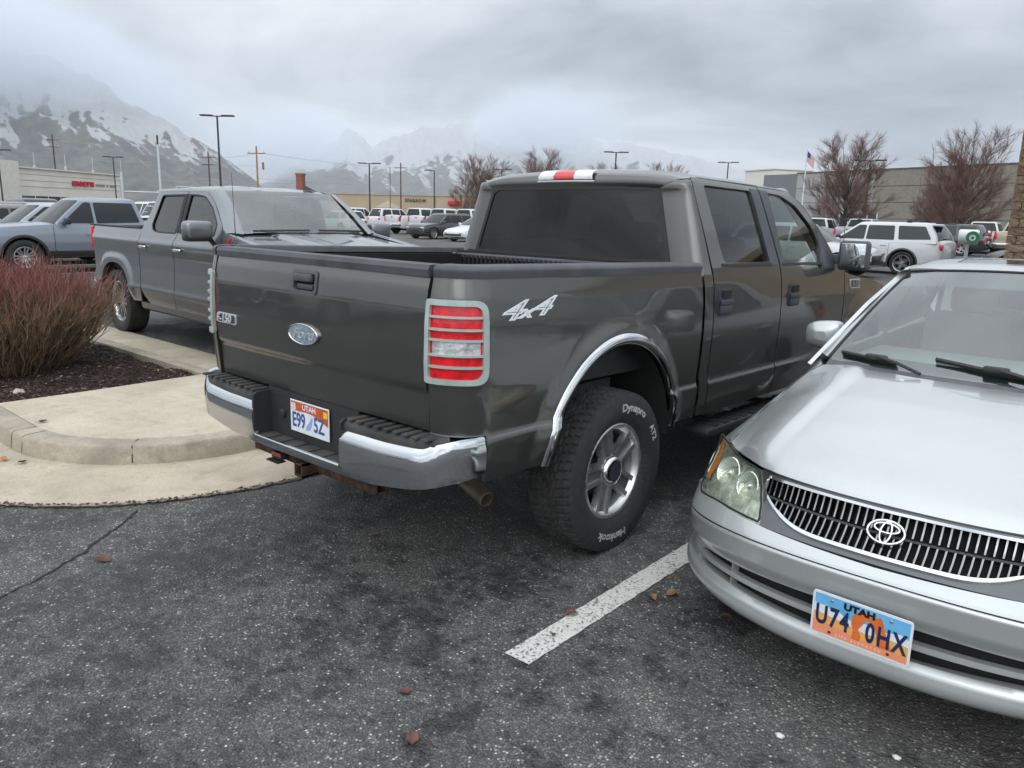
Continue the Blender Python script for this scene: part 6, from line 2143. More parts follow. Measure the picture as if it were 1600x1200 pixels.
# --- left row, noses towards the camera side
auto('pickup_truck', (-18.3, 4.75, 0), NB, 'pickup', BLUE_P, 'pale steel-blue pickup with black lower trim behind the red shrub, nose to the left', 'pickup truck', L=5.4, W=1.89, H=1.80, wb=3.25, Rt=.40, rr=.235, zb=1.02, gc=.38, clad=BLACKP, nsp=7)
rowg = 'cars in the row behind the steel-blue pickup'
auto('parked_car', (-21.2, 4.7, 0), NB, 'suv', LGREY_P, 'silver car right behind the steel-blue pickup, showing only windscreen and roof', 'car', rowg, L=4.7, W=1.86, H=1.66, zb=.98)
auto('parked_car', (-24.0, 4.4, 0), NB, 'sedan', BROWN_P, 'brown car, second behind the steel-blue pickup at far left', 'car', rowg, L=4.85, W=1.86, H=1.58, zb=.98)
auto('parked_car', (-26.9, 4.3, 0), NB, 'suv', GREY_P, 'grey car at the left edge, third behind the steel-blue pickup', 'car', rowg, L=4.7, W=1.86, H=1.66)
far_l = 'white and grey roofs far behind the left row'
labs = ['white van-like roof at far left behind the row', 'white roof left of the low grey one, far behind the steel-blue pickup', 'dark grey suv roof between the white roofs on the far left', 'white roof right of the dark suv roof, far left', 'white roof with dark rear glass just left of the blue-grey pickup cab', 'white suv whose tail shows beside the blue-grey pickup cab']
cols = [WHITE_P, WHITE_P, CHAR_P, WHITE_P, PEARL, WHITE_P]
for i, (x, y) in enumerate([(-38, 4.0), (-38, 7.0), (-38, 10.0), (-38, 13.0), (-38, 16.0), (-33.5, 15.5)]):
    auto('parked_suv', (x, y, 0), NR if i < 5 else NF, 'suv', cols[i], labs[i], 'suv', far_l, L=5.0, W=2.0, H=1.85, wb=3.0, zb=1.10, detail=0)

# --- centre: two electric cars, white pickups in a row
auto('parked_car', (-30.3, 31.9, 0), NB, 'sedan', WHITE_P, 'white low fastback car, nearest of the cars left of the dark pickup cab', 'car', None, L=4.97, W=1.96, H=1.46, wb=2.96, zb=.90, gc=.20, wheel_mats=[CHAR_P, DARK, DARK])
auto('parked_car', (-34.6, 32.6, 0), NB, 'suv', CHAR_P, 'black rounded crossover beside the white fastback car', 'car', None, L=4.75, W=1.92, H=1.62, wb=2.89, zb=.95, gc=.2, wheel_mats=[ALLOY, ALLOY, DARK])
auto('parked_suv', (-47.5, 34.0, 0), NL, 'suv', WHITE_P, 'white crossover tail-on with red lamps, just right of the blue-grey pickup windscreen', 'suv', None, L=4.65, W=1.85, H=1.66, zb=.98)
pk = 'white pickups in a row, tailgates to the camera'
names = ['white pickup, leftmost of the tail-on row under the tan store', 'white pickup second from left in the tail-on row', 'white pickup third from left in the tail-on row, partly behind the black crossover', 'white pickup rightmost of the tail-on row, beside the dark pickup cab']
for i in range(4):
    auto('pickup_truck', (-43.6 + 2.75 * i, 38.9, 0), NF, 'pickup', WHITE_P, names[i], 'pickup truck', pk, L=5.9, W=2.06, H=1.98, wb=3.75, Rt=.42, rr=.25, zb=1.10, gc=.42, detail=0)
far_c = 'white vehicles in the second row behind the tail-on pickups'
for i, (x, y, m_, lb) in enumerate([(-58, 44, WHITE_P, 'white suv far left in the second row under the tan store'), (-54, 45, WHITE_P, 'white suv second in the far row under the tan store'), (-55, 52, PEARL, 'pale van behind the tail-on pickups'), (-49.5, 52, GREY_P, 'grey suv behind the tail-on pickups')]):
    auto('parked_suv', (x, y, 0), NF, 'suv', m_, lb, 'suv', far_c, L=5.0, W=2.0, H=1.95, wb=3.0, zb=1.12, detail=0)

# --- right: large white suv and its neighbours
PAL = auto('parked_suv', (-5.72, 25.9, 0), NL - .06, 'suv', WHITE_P, 'large white three-row suv with dark roof-rack feet, tail to the right', 'suv', None, L=4.98, W=1.975, H=1.72, wb=2.9, Rt=.385, rr=.27, zb=1.06, gc=.24, clad=mat('cladding_grey', (.06, .06, .06), .6), nsp=5)
REF[0] = Vector((0, 0, 1))
for s_ in (1, -1):
    for yy in (.75, -1.35):
        m2 = MB(); m2.rbox((s_ * .60, yy, 1.755), (.10, .16, .09), .03); m2.build('rack_foot', BLACKP, PAL)
m2 = MB(); m2.rbox((0, -2.30, 1.70), (1.20, .30, .04), .015); m2.build('roof_spoiler', BLACKP, PAL)
auto('parked_suv', (-6.75, 22.3, 0), NR, 'suv', WHITE_P, 'white suv with dark mesh grille, mostly hidden by the dark pickup mirror', 'suv', None, L=4.6, W=1.9, H=1.62, wb=2.8, zb=.98, grille_m=mat('mesh_grille', (.05, .05, .05), .3, .6, noise=(90, .8, 1)))
rg_ = 'pickups in the back row under the bare trees on the right'
for (x, y, m_, lb, k) in [(-16.6, 50.5, WHITE_P, 'white pickup tail-on under the left bare tree on the right side', 'pickup'), (-13.7, 50.5, LGREY_P, 'silver pickup tail-on just right of the white one under the tree', 'pickup'), (-4.9, 50.5, TAN_P, 'tan pickup behind the large white suv tail', 'pickup'), (-2.2, 53.0, WHITE_P, 'small-looking white pickup right of the tan pickup', 'pickup'), (-8.5, 47.5, BLACK_P, 'long black suv roof right behind the large white suv', 'suv'), (-11.2, 52, CHAR_P, 'dark car behind the black suv, under the concrete building', 'sedan'), (-7.6, 55, WHITE_P, 'white pickup roof behind the long black suv', 'pickup')]:
    auto('pickup_truck' if k == 'pickup' else 'parked_car', (x, y, 0), NF if k == 'pickup' else NL, k, m_, lb, 'pickup truck' if k == 'pickup' else 'car', rg_, L=5.9 if k == 'pickup' else 5.0, W=2.04, H=1.95 if k == 'pickup' else 1.75, wb=3.7 if k == 'pickup' else 2.9, Rt=.41, rr=.25, zb=1.10 if k == 'pickup' else 1.02, gc=.4 if k == 'pickup' else .26, detail=0)
auto('parked_car', (-.6, 37.5, 0), NL, 'suv', CHAR_P, 'dark suv beside the stone corner, behind the grey car', 'car', rg_, L=4.8, W=1.92, H=1.70, detail=0)
auto('parked_car', (-.2, 27.8, 0), NL, 'sedan', GREY_P, 'grey car nosing out from behind the stone corner', 'car', None, L=4.7, W=1.85, H=1.50)

# --- behind the photographer: seen only as reflections in the tailgate and bumper
auto('parked_suv', (-9.5, -9.2, 0), NF, 'suv', WHITE_P, 'white suv mirrored in the tailgate of the dark pickup', 'suv', 'cars mirrored in the dark pickup', L=4.7, W=1.9, H=1.7, detail=0)
auto('parked_car', (-13.2, -9.4, 0), NF, 'sedan', GREY_P, 'grey car mirrored in the tailgate of the dark pickup', 'car', 'cars mirrored in the dark pickup', L=4.7, W=1.85, H=1.5, detail=0)
# ================================================================== BUILDINGS
def wall_box(name, a, b, depth, h, m, parent, z0=0):
    """box whose front face runs from a to b (seen with a on the left), extending away by depth"""
    a = Vector((a[0], a[1], 0)); b = Vector((b[0], b[1], 0))
    t = (b - a).normalized(); n = Vector((-t.y, t.x, 0))
    P = []
    for z in (z0, h):
        P += [(a.x, a.y, z), (b.x, b.y, z), (b.x + n.x * depth, b.y + n.y * depth, z), (a.x + n.x * depth, a.y + n.y * depth, z)]
    mb = MB(); mb.add(P, [(3, 2, 1, 0), (4, 5, 6, 7), (0, 1, 5, 4), (1, 2, 6, 5), (2, 3, 7, 6), (3, 0, 4, 7)])
    return mb.build(name, m, parent)


def facade(a, b):
    a = Vector((a[0], a[1], 0)); b = Vector((b[0], b[1], 0)); t = (b - a).normalized(); n = Vector((-t.y, t.x, 0))
    L_ = (b - a).length

    def f(u, z, o=0):
        return a + t * u - n * o + Vector((0, 0, z))
    return f, L_, t, n


def fbox(name, f, t, n, u0, u1, z0, z1, d0, d1, m, parent):
    P = [f(u, z, d) for d in (d0, d1) for (u, z) in ((u0, z0), (u1, z0), (u1, z1), (u0, z1))]
    mb = MB(); mb.add(P, [(3, 2, 1, 0), (4, 5, 6, 7), (0, 1, 5, 4), (1, 2, 6, 5), (2, 3, 7, 6), (3, 0, 4, 7)])
    return mb.build(name, m, parent)


CREAM = mat('cream_panel', (.66, .62, .55), .7, noise=(.5, .06, 4))
WIN = mat('building_glass', (.03, .035, .04), .08, coat=.5)
# cream store with red sign
a, b = (-91.5, 13.6), (-111.4, 44.0)
st1 = empty('store_building', (-101, 29, 0), 0, 'low cream store with red lettering and a window band, far left', 'building')
inv = Matrix.Translation((101, -29, 0))


def at_root(o, root):
    """keep the world position of a part built in world coordinates"""
    o.matrix_parent_inverse = Matrix.Translation(-Vector(root.location))
    return o


f, L_, t, n = facade(a, b)
at_root(wall_box('wall', a, b, 30, 5.6, CREAM, st1), st1)
at_root(fbox('tall_bay', f, t, n, 0, 17.5, 0, 6.3, -.2, .35, mat('pale_brick', (.62, .59, .53), .8, noise=(2, .08, 4)), st1), st1)
for z in (4.9, 4.2, 3.5):
    at_root(fbox('siding_groove', f, t, n, 17.6, L_, z, z + .07, -.02, .03, mat('groove', (.40, .36, .31), .8), st1), st1)
at_root(fbox('parapet_cap', f, t, n, 17.4, L_ + .2, 5.6, 5.75, -.3, .25, CREAM, st1), st1)
for i in range(7):
    u = 18.0 + i * 2.15
    w_ = fbox('window', f, t, n, u, u + 1.95, 1.75, 2.45, .0, .06, WIN, st1); at_root(w_, st1)
for i, (u0, u1) in enumerate(((32.3, 33.2), (33.4, 34.2), (34.5, 35.2))):
    at_root(fbox('door', f, t, n, u0, u1, 0, 2.4, .0, .06, WIN, st1), st1)
at_root(fbox('roof_unit', f, t, n, 16.5, 19.4, 5.6, 6.9, -5, -3, mat('unit_grey', (.3, .32, .33), .7), st1), st1)
V, F = text_mesh('BENNETTS', size=.86, extrude=.06, offset=.03)
mb = MB(); mb.add([f(28.6 + x, 4.15 + y, .12 + z) for x, y, z in V], F); at_root(mb.build('sign_lettering', mat('sign_red', (.50, .02, .03), .5), st1), st1)
for i in range(11):
    if i in (5, 7):
        continue
    at_root(fbox('sign_letter_block', f, t, n, 31.2 + i * .36, 31.43 + i * .36, 3.98, 4.28, .02, .10, mat('sign_grey', (.25, .25, .25), .5), st1), st1)

# tan store
a, b = (-147.0, 103.9), (-118.5, 124.0)
TANW = mat('tan_stucco', (.38, .30, .205), .85, noise=(.4, .08, 4))
st2 = empty('store_building', (-133, 113, 0), 0, 'long low tan store with dark lettering, centre left distance', 'building')
f, L_, t, n = facade(a, b)
at_root(wall_box('wall', a, b, 30, 5.3, TANW, st2), st2)
at_root(fbox('parapet_cap', f, t, n, 0, L_, 5.3, 5.45, -.3, .2, mat('tan_cap', (.42, .35, .26), .8), st2), st2)
at_root(fbox('pilaster', f, t, n, 24.6, 24.8, 0, 5.3, 0, .15, mat('tan_dark', (.22, .17, .12), .8), st2), st2)
m_ = MB(); m_.add([f(11, 2.5, .6), f(17, 2.5, .6), f(14, 4.0, .6), f(11, 2.5, 0), f(17, 2.5, 0), f(14, 4.0, 0)], [(0, 1, 2), (5, 4, 3), (0, 3, 4, 1), (1, 4, 5, 2), (2, 5, 3, 0)])
at_root(m_.build('entrance_gable', mat('gable_pale', (.50, .42, .32), .8), st2), st2)
V, F = text_mesh('SPARROW', size=1.0, extrude=.05, offset=.02, space=1.3)
mb = MB(); mb.add([f(20.3 + x * .85, 4.2 + y, .12 + z) for x, y, z in V], F); at_root(mb.build('sign_lettering', mat('sign_dark', (.03, .03, .03), .5), st2), st2)
V, F = text_mesh('at home', size=.7, extrude=.03)
mb = MB(); mb.add([f(20.3 + x * 1.3, 3.1 + y, .12 + z) for x, y, z in V], F); at_root(mb.build('sign_lettering', MATS['sign_dark'], st2), st2) if False else None
mb = MB(); mb.rbox(f(29.3, 3.9, .2), (2.4, 2.4, 1.0), .2); at_root(mb.build('sign_panel', MATS['sign_red'], st2), st2)
# green-roofed hall behind it
gh = empty('green_roof_building', (-118, 150, 0), 0, 'building with a green metal roof behind the tan store', 'building')
m_ = MB(); m_.box((0, 0, 2.6), (46, 26, 5.2), 0, Matrix.Rotation(.6, 3, 'Z')); m_.build('wall', TANW, gh)
m_ = MB(); rt_ = Matrix.Rotation(.6, 3, 'Z')
P = [rt_ @ Vector(p) for p in ((-23.5, -13.5, 5.2), (23.5, -13.5, 5.2), (23.5, 13.5, 5.2), (-23.5, 13.5, 5.2), (-19, 0, 7.2), (19, 0, 7.2))]
m_.add(P, [(0, 1, 5, 4), (2, 3, 4, 5), (1, 2, 5), (3, 0, 4), (3, 2, 1, 0)]); m_.build('roof', mat('green_roof', (.03, .13, .085), .5), gh)

# concrete warehouse on the right
CW = concrete_mat('precast_concrete', (.225, .205, .170), .16, (.15, .135, .11))
CWL = mat('precast_light', (.33, .33, .325), .85, noise=(.3, .06, 4))
wh = empty('warehouse_building', (-20, 110, 0), 0, 'wide grey-brown precast concrete warehouse behind the bare trees on the right', 'building')
a, b = (-46.0, 119.9), (20.0, 93.3)
f, L_, t, n = facade(a, b)
at_root(wall_box('wall', a, b, 40, 9.0, mat('groove_dark', (.06, .055, .05), .9), wh), wh)
rows_ = [(0, 2.35), (2.42, 4.55), (4.62, 6.75), (6.82, 8.95)]
for r_, (z0, z1) in enumerate(rows_):
    for k in range(10):
        u0 = k * L_ / 10; u1 = (k + 1) * L_ / 10 - .06
        at_root(fbox('concrete_panel', f, t, n, u0, u1, z0, z1, -.02, .10 if r_ < 3 else .13, CW if k > 1 else CWL, wh), wh)
at_root(fbox('parapet_cap', f, t, n, -.1, L_, 8.95, 9.15, -.4, .2, mat('cap_dark', (.09, .085, .08), .7), wh), wh)
for k in range(4):
    at_root(fbox('window', f, t, n, 9 + k * 1.6, 10.4 + k * 1.6, .9, 3.0, .10, .16, WIN, wh), wh)
    at_root(fbox('window_frame', f, t, n, 10.42 + k * 1.6, 10.58 + k * 1.6, .5, 3.2, .10, .2, mat('white_frame', (.65, .65, .65), .5), wh), wh)
at_root(wall_box('side_wing', (-52.6, 122.3), (-46.0, 119.9), 30, 9.0, mat('wing_grey', (.17, .18, .19), .85), wh), wh)
wb_ = empty('white_building', (-62, 150, 0), 0, 'plain white box building far behind the dark pickup roof', 'building')
m_ = MB(); m_.box((0, 0, 5.6), (9, 9, 11.3), 0, Matrix.Rotation(-.5, 3, 'Z')); m_.build('wall', mat('white_stucco', (.66, .64, .58), .8), wb_)
m_ = MB(); m_.box((0, 0, 11.42), (9.4, 9.4, .24), 0, Matrix.Rotation(-.5, 3, 'Z')); m_.build('parapet_cap', CREAM, wb_)

# split-face stone building at the right edge
STONE = [mat('split_stone_%d' % i, c, .9, noise=(5, .35, 6), bump=(14, 1.0, .06)) for i, c in enumerate(((.205, .140, .088), (.235, .165, .105), (.180, .122, .078), (.26, .19, .125)))]
sb = empty('stone_building', (4, 19.6, 0), 0, 'tan split-face stone building corner at the right edge', 'building')
m_ = MB(); m_.box((3.66, 2.95, 2.6), (16.5, 5.6, 5.2)); m_.build('wall', mat('stone_mortar', (.30, .235, .16), .95, noise=(6, .25, 5), bump=(20, .8, .04)), sb)
r_s = random.Random(11)
blk = []
for k in range(6):
    bm_ = bmesh.new(); bmesh.ops.create_cube(bm_, size=1)
    bmesh.ops.subdivide_edges(bm_, edges=list(bm_.edges), cuts=2, use_grid_fill=True)
    for v in bm_.verts:
        if abs(v.co.y) > .49:
            v.co.y += r_s.uniform(-.10, .12)
        if abs(v.co.x) > .49 and abs(v.co.y) > .3:
            v.co.x *= r_s.uniform(.94, .99)
        v.co.z *= r_s.uniform(.95, 1.0)
    me = bpy.data.meshes.new('block'); bm_.to_mesh(me); bm_.free(); me.materials.append(STONE[k % 4]); blk.append(me)
for row in range(25):
    z = .105 + row * .205
    off = .0 if row % 2 else -.0; w0 = .41 if row % 2 else .205
    for c in range(5):
        x = -.70 if c == 0 else -.70 + w0 + .012 + (c - 1) * .42
        o = bpy.data.objects.new('stone_block', blk[r_s.randrange(6)]); COL.objects.link(o); o.parent = sb
        w_ = w0 if c == 0 else .408
        o.scale = (w_, .16, .194); o.location = (x - 4 + w_ / 2, .14, z)
    for c in range(2):
        o = bpy.data.objects.new('stone_block', blk[r_s.randrange(6)]); COL.objects.link(o); o.parent = sb
        o.scale = (.405, .16, .192); o.rotation_euler = (0, 0, PI / 2); o.location = (-4.62, .42 + c * .42 + (.2 if row % 2 else 0), z)
m_ = MB(); m_.rbox((3.8, 2.6, 5.3), (16.9, 6.1, .25), .05); m_.build('coping', mat('coping', (.36, .30, .22), .9), sb)
# store-side planter hedge at the foot of the cream store
LEAFM = [mat('evergreen_dark', (.045, .042, .016), .8), mat('evergreen_tan', (.105, .080, .030), .8)]


def evergreen(loc, rx, h, label, seed):
    r = random.Random(seed)
    root = empty('low_bush', loc, 0, label, 'bush', 'bushes in front of the cream store')
    for k, nme in enumerate(('foliage', 'dry_foliage')):
        mb = MB()
        for i in range(520):
            d = Vector((r.gauss(0, 1), r.gauss(0, 1), abs(r.gauss(0, 1)))).normalized() * (r.random() ** .4)
            p = Vector((d.x * rx, d.y * rx, d.z * h))
            u = Vector((r.gauss(0, 1), r.gauss(0, 1), r.gauss(0, 1))).normalized(); v = u.orthogonal().normalized()
            s = r.uniform(.10, .22)
            mb.add([p - u * s, p + v * s * .5, p + u * s, p - v * s * .5], [(0, 1, 2, 3)])
        mb.build(nme, LEAFM[k], root, fixn=False, sharp=0)
    mb = MB(); mb.tube([(0, 0, 0), (0, 0, h * .5)], .08, 6); mb.build('stem', MATS['shrub_stem'], root)
    return root


for i, (x, y, rx, lb) in enumerate([(-91.5, 22.0, 1.6, 'leftmost low bush in front of the cream store'), (-92.5, 25.0, 2.1, 'widest olive bush under the store window band'), (-94.2, 28.2, 1.3, 'small olive bush right of the widest one'), (-95.5, 31.5, 2.0, 'olive bush below the red lettering of the cream store')]):
    evergreen((x, y, 0), rx, 1.7, lb, i)

# ================================================================== POLES, LAMPS, WIRES
POLE = mat('bronze_pole', (.035, .030, .027), .6)
WOOD = mat('pole_wood', (.085, .050, .032), .9, noise=(1.5, .3, 5))
WOODL = mat('pole_wood_light', (.30, .165, .080), .9, noise=(1.5, .25, 5))
GALV = mat('galvanised', (.48, .53, .55), .5, .3)


def lamp_post(x, y, h, heads, rz, label):
    root = empty('lamp_post', (x, y, 0), rz, label, 'lamp post', 'parking lot lamp posts')
    mb = MB(); mb.tube([(0, 0, .7), (0, 0, h)], [.085, .065], 8); mb.build('pole', POLE, root)
    mb = MB(); mb.tube([(0, 0, 0), (0, 0, .75)], .28, 12); mb.build('footing', MATS['precast_light'], root)
    for s in ((1, -1) if heads == 2 else (1,)):
        mb = MB(); mb.rbox((s * .75, 0, h + .04), (.85, .36, .10), .03); mb.box((s * .25, 0, h), (.5, .07, .07)); mb.build('lamp_head', POLE, root)
    return root


for (x, y, h, k, rz, lb) in [(-85.1, 22.0, 6.5, 2, .9, 'dark lamp post at the left edge before the cream store'), (-98.0, 37.9, 7.3, 2, .9, 'lamp post in front of the right end of the cream store'), (-49.9, 25.6, 7.85, 2, .75, 'tallest-looking double lamp post above the blue-grey pickup cab'), (-62.3, 48.7, 6.4, 2, .7, 'double lamp post in front of the left half of the tan store'), (-64.8, 60.1, 6.4, 1, 3.6, 'single-arm lamp post by the right end of the tan store'), (-58.9, 65.2, 6.7, 2, .7, 'lamp post just left of the dark pickup roof, beside a bare tree'), (-40.4, 61.0, 7.7, 2, .7, 'double lamp post rising behind the dark pickup roof, left of centre of the roof'), (-39.3, 82.3, 8.1, 2, .4, 'lamp post behind the front of the dark pickup roof'), (-17.7, 63.1, 6.5, 2, .3, 'lamp post in front of the left bare tree on the right side')]:
    lamp_post(x, y, h, k, rz, lb)


def util_pole(x, y, h, m, label, arms=2, rz=.6, r=.16):
    root = empty('utility_pole', (x, y, 0), rz, label, 'utility pole', 'utility poles in the distance')
    mb = MB(); mb.tube([(0, 0, 0), (0, 0, h)], [r, r * .7], 8); mb.build('pole', m, root)
    for k in range(arms):
        mb = MB(); mb.box((0, 0, h - 1.0 - k * 1.3), (2.6, .14, .14)); ar = mb.build('crossarm', m, root)
        for s in (-1.1, 0, 1.1):
            mb = MB(); mb.tube([(s, 0, h - .93 - k * 1.3), (s, 0, h - .65 - k * 1.3)], .06, 6); mb.build('insulator', GALV, ar)
    return root


util_pole(-165.0, 54.2, 14.5, WOOD, 'dark brown utility pole behind the cream store sign')
util_pole(-133.0, 68.6, 11.4, WOOD, 'brown utility pole left of the tallest-looking lamp post')
p405 = util_pole(-98.7, 57.7, 10.2, WOODL, 'orange-brown utility pole with equipment right of the tallest-looking lamp post', 1)
mb = MB(); mb.tube([(.9, 0, 7.0), (.9, 0, 8.0)], .16, 8); mb.build('transformer', mat('transformer', (.28, .10, .07), .6), p405)
util_pole(-122.7, 104.7, 11.5, WOOD, 'utility pole standing before the tan store lettering', 1)
util_pole(-132.3, 109.9, 11.1, WOOD, 'thin utility pole left of the one before the tan store lettering', 0, r=.1)
st3 = util_pole(-119.3, 53.3, 10.8, GALV, 'pale steel pole with dark tip right of the cream store', 0, r=.22)
mb = MB(); mb.tube([(0, 0, 10.8), (0, 0, 12.2)], .14, 8); mb.build('pole_tip', WOOD, st3)
gan = empty('steel_gantry', (-139, 49, 0), 0, 'pale steel substation gantry behind the cream store roof', 'gantry')
gp_ = [(-145.2, 44.3, 9.8), (-141.3, 47.7, 9.7), (-137.9, 50.7, 9.2), (-134.4, 53.8, 9.0)]
for (x, y, h) in gp_:
    mb = MB(); mb.tube([(x + 139, y - 49, 0), (x + 139, y - 49, h - 2.0)], .22, 8); mb.tube([(x + 139, y - 49, h - 2.0), (x + 139, y - 49, h)], .05, 6); mb.build('post', GALV, gan)
for (p, q, z) in ((gp_[0], gp_[1], 7.2), (gp_[2], gp_[3], 6.2)):
    mb = MB(); mb.tube([(p[0] + 139, p[1] - 49, z), (q[0] + 139, q[1] - 49, z - .2)], .13, 6); mb.build('beam', GALV, gan)
gan2 = empty('steel_gantry', (-128, 60, 0), 0, 'low pale steel racks right of the cream store', 'gantry')
for k in range(6):
    mb = MB(); mb.tube([(k * 1.7, k * 2.2, 0), (k * 1.7, k * 2.2, 5.0 - (k % 2) * .6)], .09, 6); mb.build('post', GALV, gan2)
mb = MB(); mb.tube([(0, 0, 4.9), (8.5, 11, 4.7)], .09, 6); mb.build('beam', GALV, gan2)
mb = MB(); mb.tube([(-6, -6, 3.9), (10, 13, 3.7)], .12, 6); mb.build('beam', GALV, gan2)
chm = empty('brick_chimney', (-94.1, 61.7, 0), .5, 'red-brown brick chimney above the blue-grey pickup roof', 'chimney')
BRK = mat('chimney_brick', (.235, .085, .055), .9, noise=(4, .25, 5), bump=(10, .6, .05))
mb = MB(); mb.box((0, 0, 3.2), (.95, .95, 6.4)); mb.build('shaft', BRK, chm)
mb = MB(); mb.box((0, 0, 6.5), (1.1, 1.1, .25)); mb.build('cap', BRK, chm)
mb = MB(); mb.box((-3.6, 0, 2.2), (5.2, 3, 4.4)); mb.build('annex', CREAM, chm)
WIRE = mat('wire', (.30, .31, .33), .6)
wires = [((-165, 54.2, 13.6), (-119.3, 53.3, 10.6)), ((-165, 54.2, 12.3), (-133, 68.6, 10.4)), ((-133, 68.6, 10.5), (-98.7, 57.7, 9.2)), ((-119.3, 53.3, 9.0), (-98.7, 57.7, 7.5)), ((-210, 30, 13.0), (-165, 54.2, 13.4)), ((-98.7, 57.7, 9.3), (-122.7, 104.7, 10.5)), ((-119.3, 53.3, 5.6), (-96, 66, 5.6)), ((-98.7, 57.7, 5.8), (-100, 95, 6.4)), ((-210, 30, 11.0), (-141, 47.7, 9.4)), ((-137.9, 50.7, 9.0), (-119.3, 53.3, 8.4))]
wl = ['topmost wire from the brown pole to the pale steel pole', 'wire from the brown pole to the next wooden pole', 'wire from the wooden pole to the orange-brown pole', 'lower wire between the steel pole and orange-brown pole', 'wire entering from the left edge to the brown pole', 'long wire from the orange-brown pole towards the tan store pole', 'low pale wire just above the blue-grey pickup roof', 'low wire running right above the blue-grey pickup windscreen', 'lower wire from the left edge to the gantry', 'short wire from the gantry to the pale steel pole']
for (p, q), lb in zip(wires, wl):
    p = Vector(p); q = Vector(q)
    mb = MB(); mb.tube([p.lerp(q, k / 10) - Vector((0, 0, 4 * .35 * (k / 10) * (1 - k / 10))) for k in range(11)], .022, 4)
    o = mb.build('power_line', WIRE, None); tag(o, lb, 'power line', 'power lines in the distance')
fl = empty('flag_pole', (-30.6, 83.1, 0), .35, 'white flagpole with a striped flag left of the bare tree', 'flag')
mb = MB(); mb.tube([(0, 0, 0), (0, 0, 9.4)], [.09, .05], 8); mb.build('pole', mat('pole_white', (.6, .6, .6), .4), fl)
fr_, fw_, fb_ = mat('flag_red', (.42, .03, .045), .8), mat('flag_white', (.62, .60, .58), .8), mat('flag_blue', (.03, .045, .16), .8)
for k in range(13):
    z1 = 9.2 - k * .085
    mb = MB(); mb.grid([[(x, .10 * math.sin(x * 4 + z * 1.2), z - x * 1.0) for x in np.linspace(.05 if k > 6 else .38, .80, 9)] for z in (z1, z1 - .085)]); mb.build('flag_stripe', fr_ if k % 2 == 0 else fw_, fl)
mb = MB(); mb.grid([[(x, .10 * math.sin(x * 4 + z * 1.2), z - x * 1.0) for x in np.linspace(.05, .38, 5)] for z in (9.2, 8.605)]); mb.build('flag_canton', fb_, fl)
sg = empty('round_sign', (-3.0, 27.1, 0), .2, 'white drum sign with a round green emblem right of the large white suv', 'sign')
mb = MB(); mb.lathe([(-.30, 0), (-.30, .22), (-.26, .25), (.26, .25), (.30, .22), (.30, 0)], 28, axis='x', c=(0, 0, 1.28)); mb.build('drum', mat('sign_white', (.7, .7, .69), .4), sg)
mb = MB(); mb.lathe([(.0, .0), (.0, .20), (.02, .20)], 28, axis='y', c=(.12, -.27, 1.28)); em_ = mb.build('emblem', mat('sign_green', (.01, .20, .095), .4), sg)
mb = MB(); mb.lathe([(-.006, .05), (-.006, .10), (.02, .10)], 20, axis='y', c=(.12, -.27, 1.26)); mb.build('emblem_ring', MATS['sign_white'], em_)
mb = MB(); mb.tube([(0, 0, 0), (0, 0, 1.1)], .06, 8); mb.build('post', MATS['pole_white'], sg)

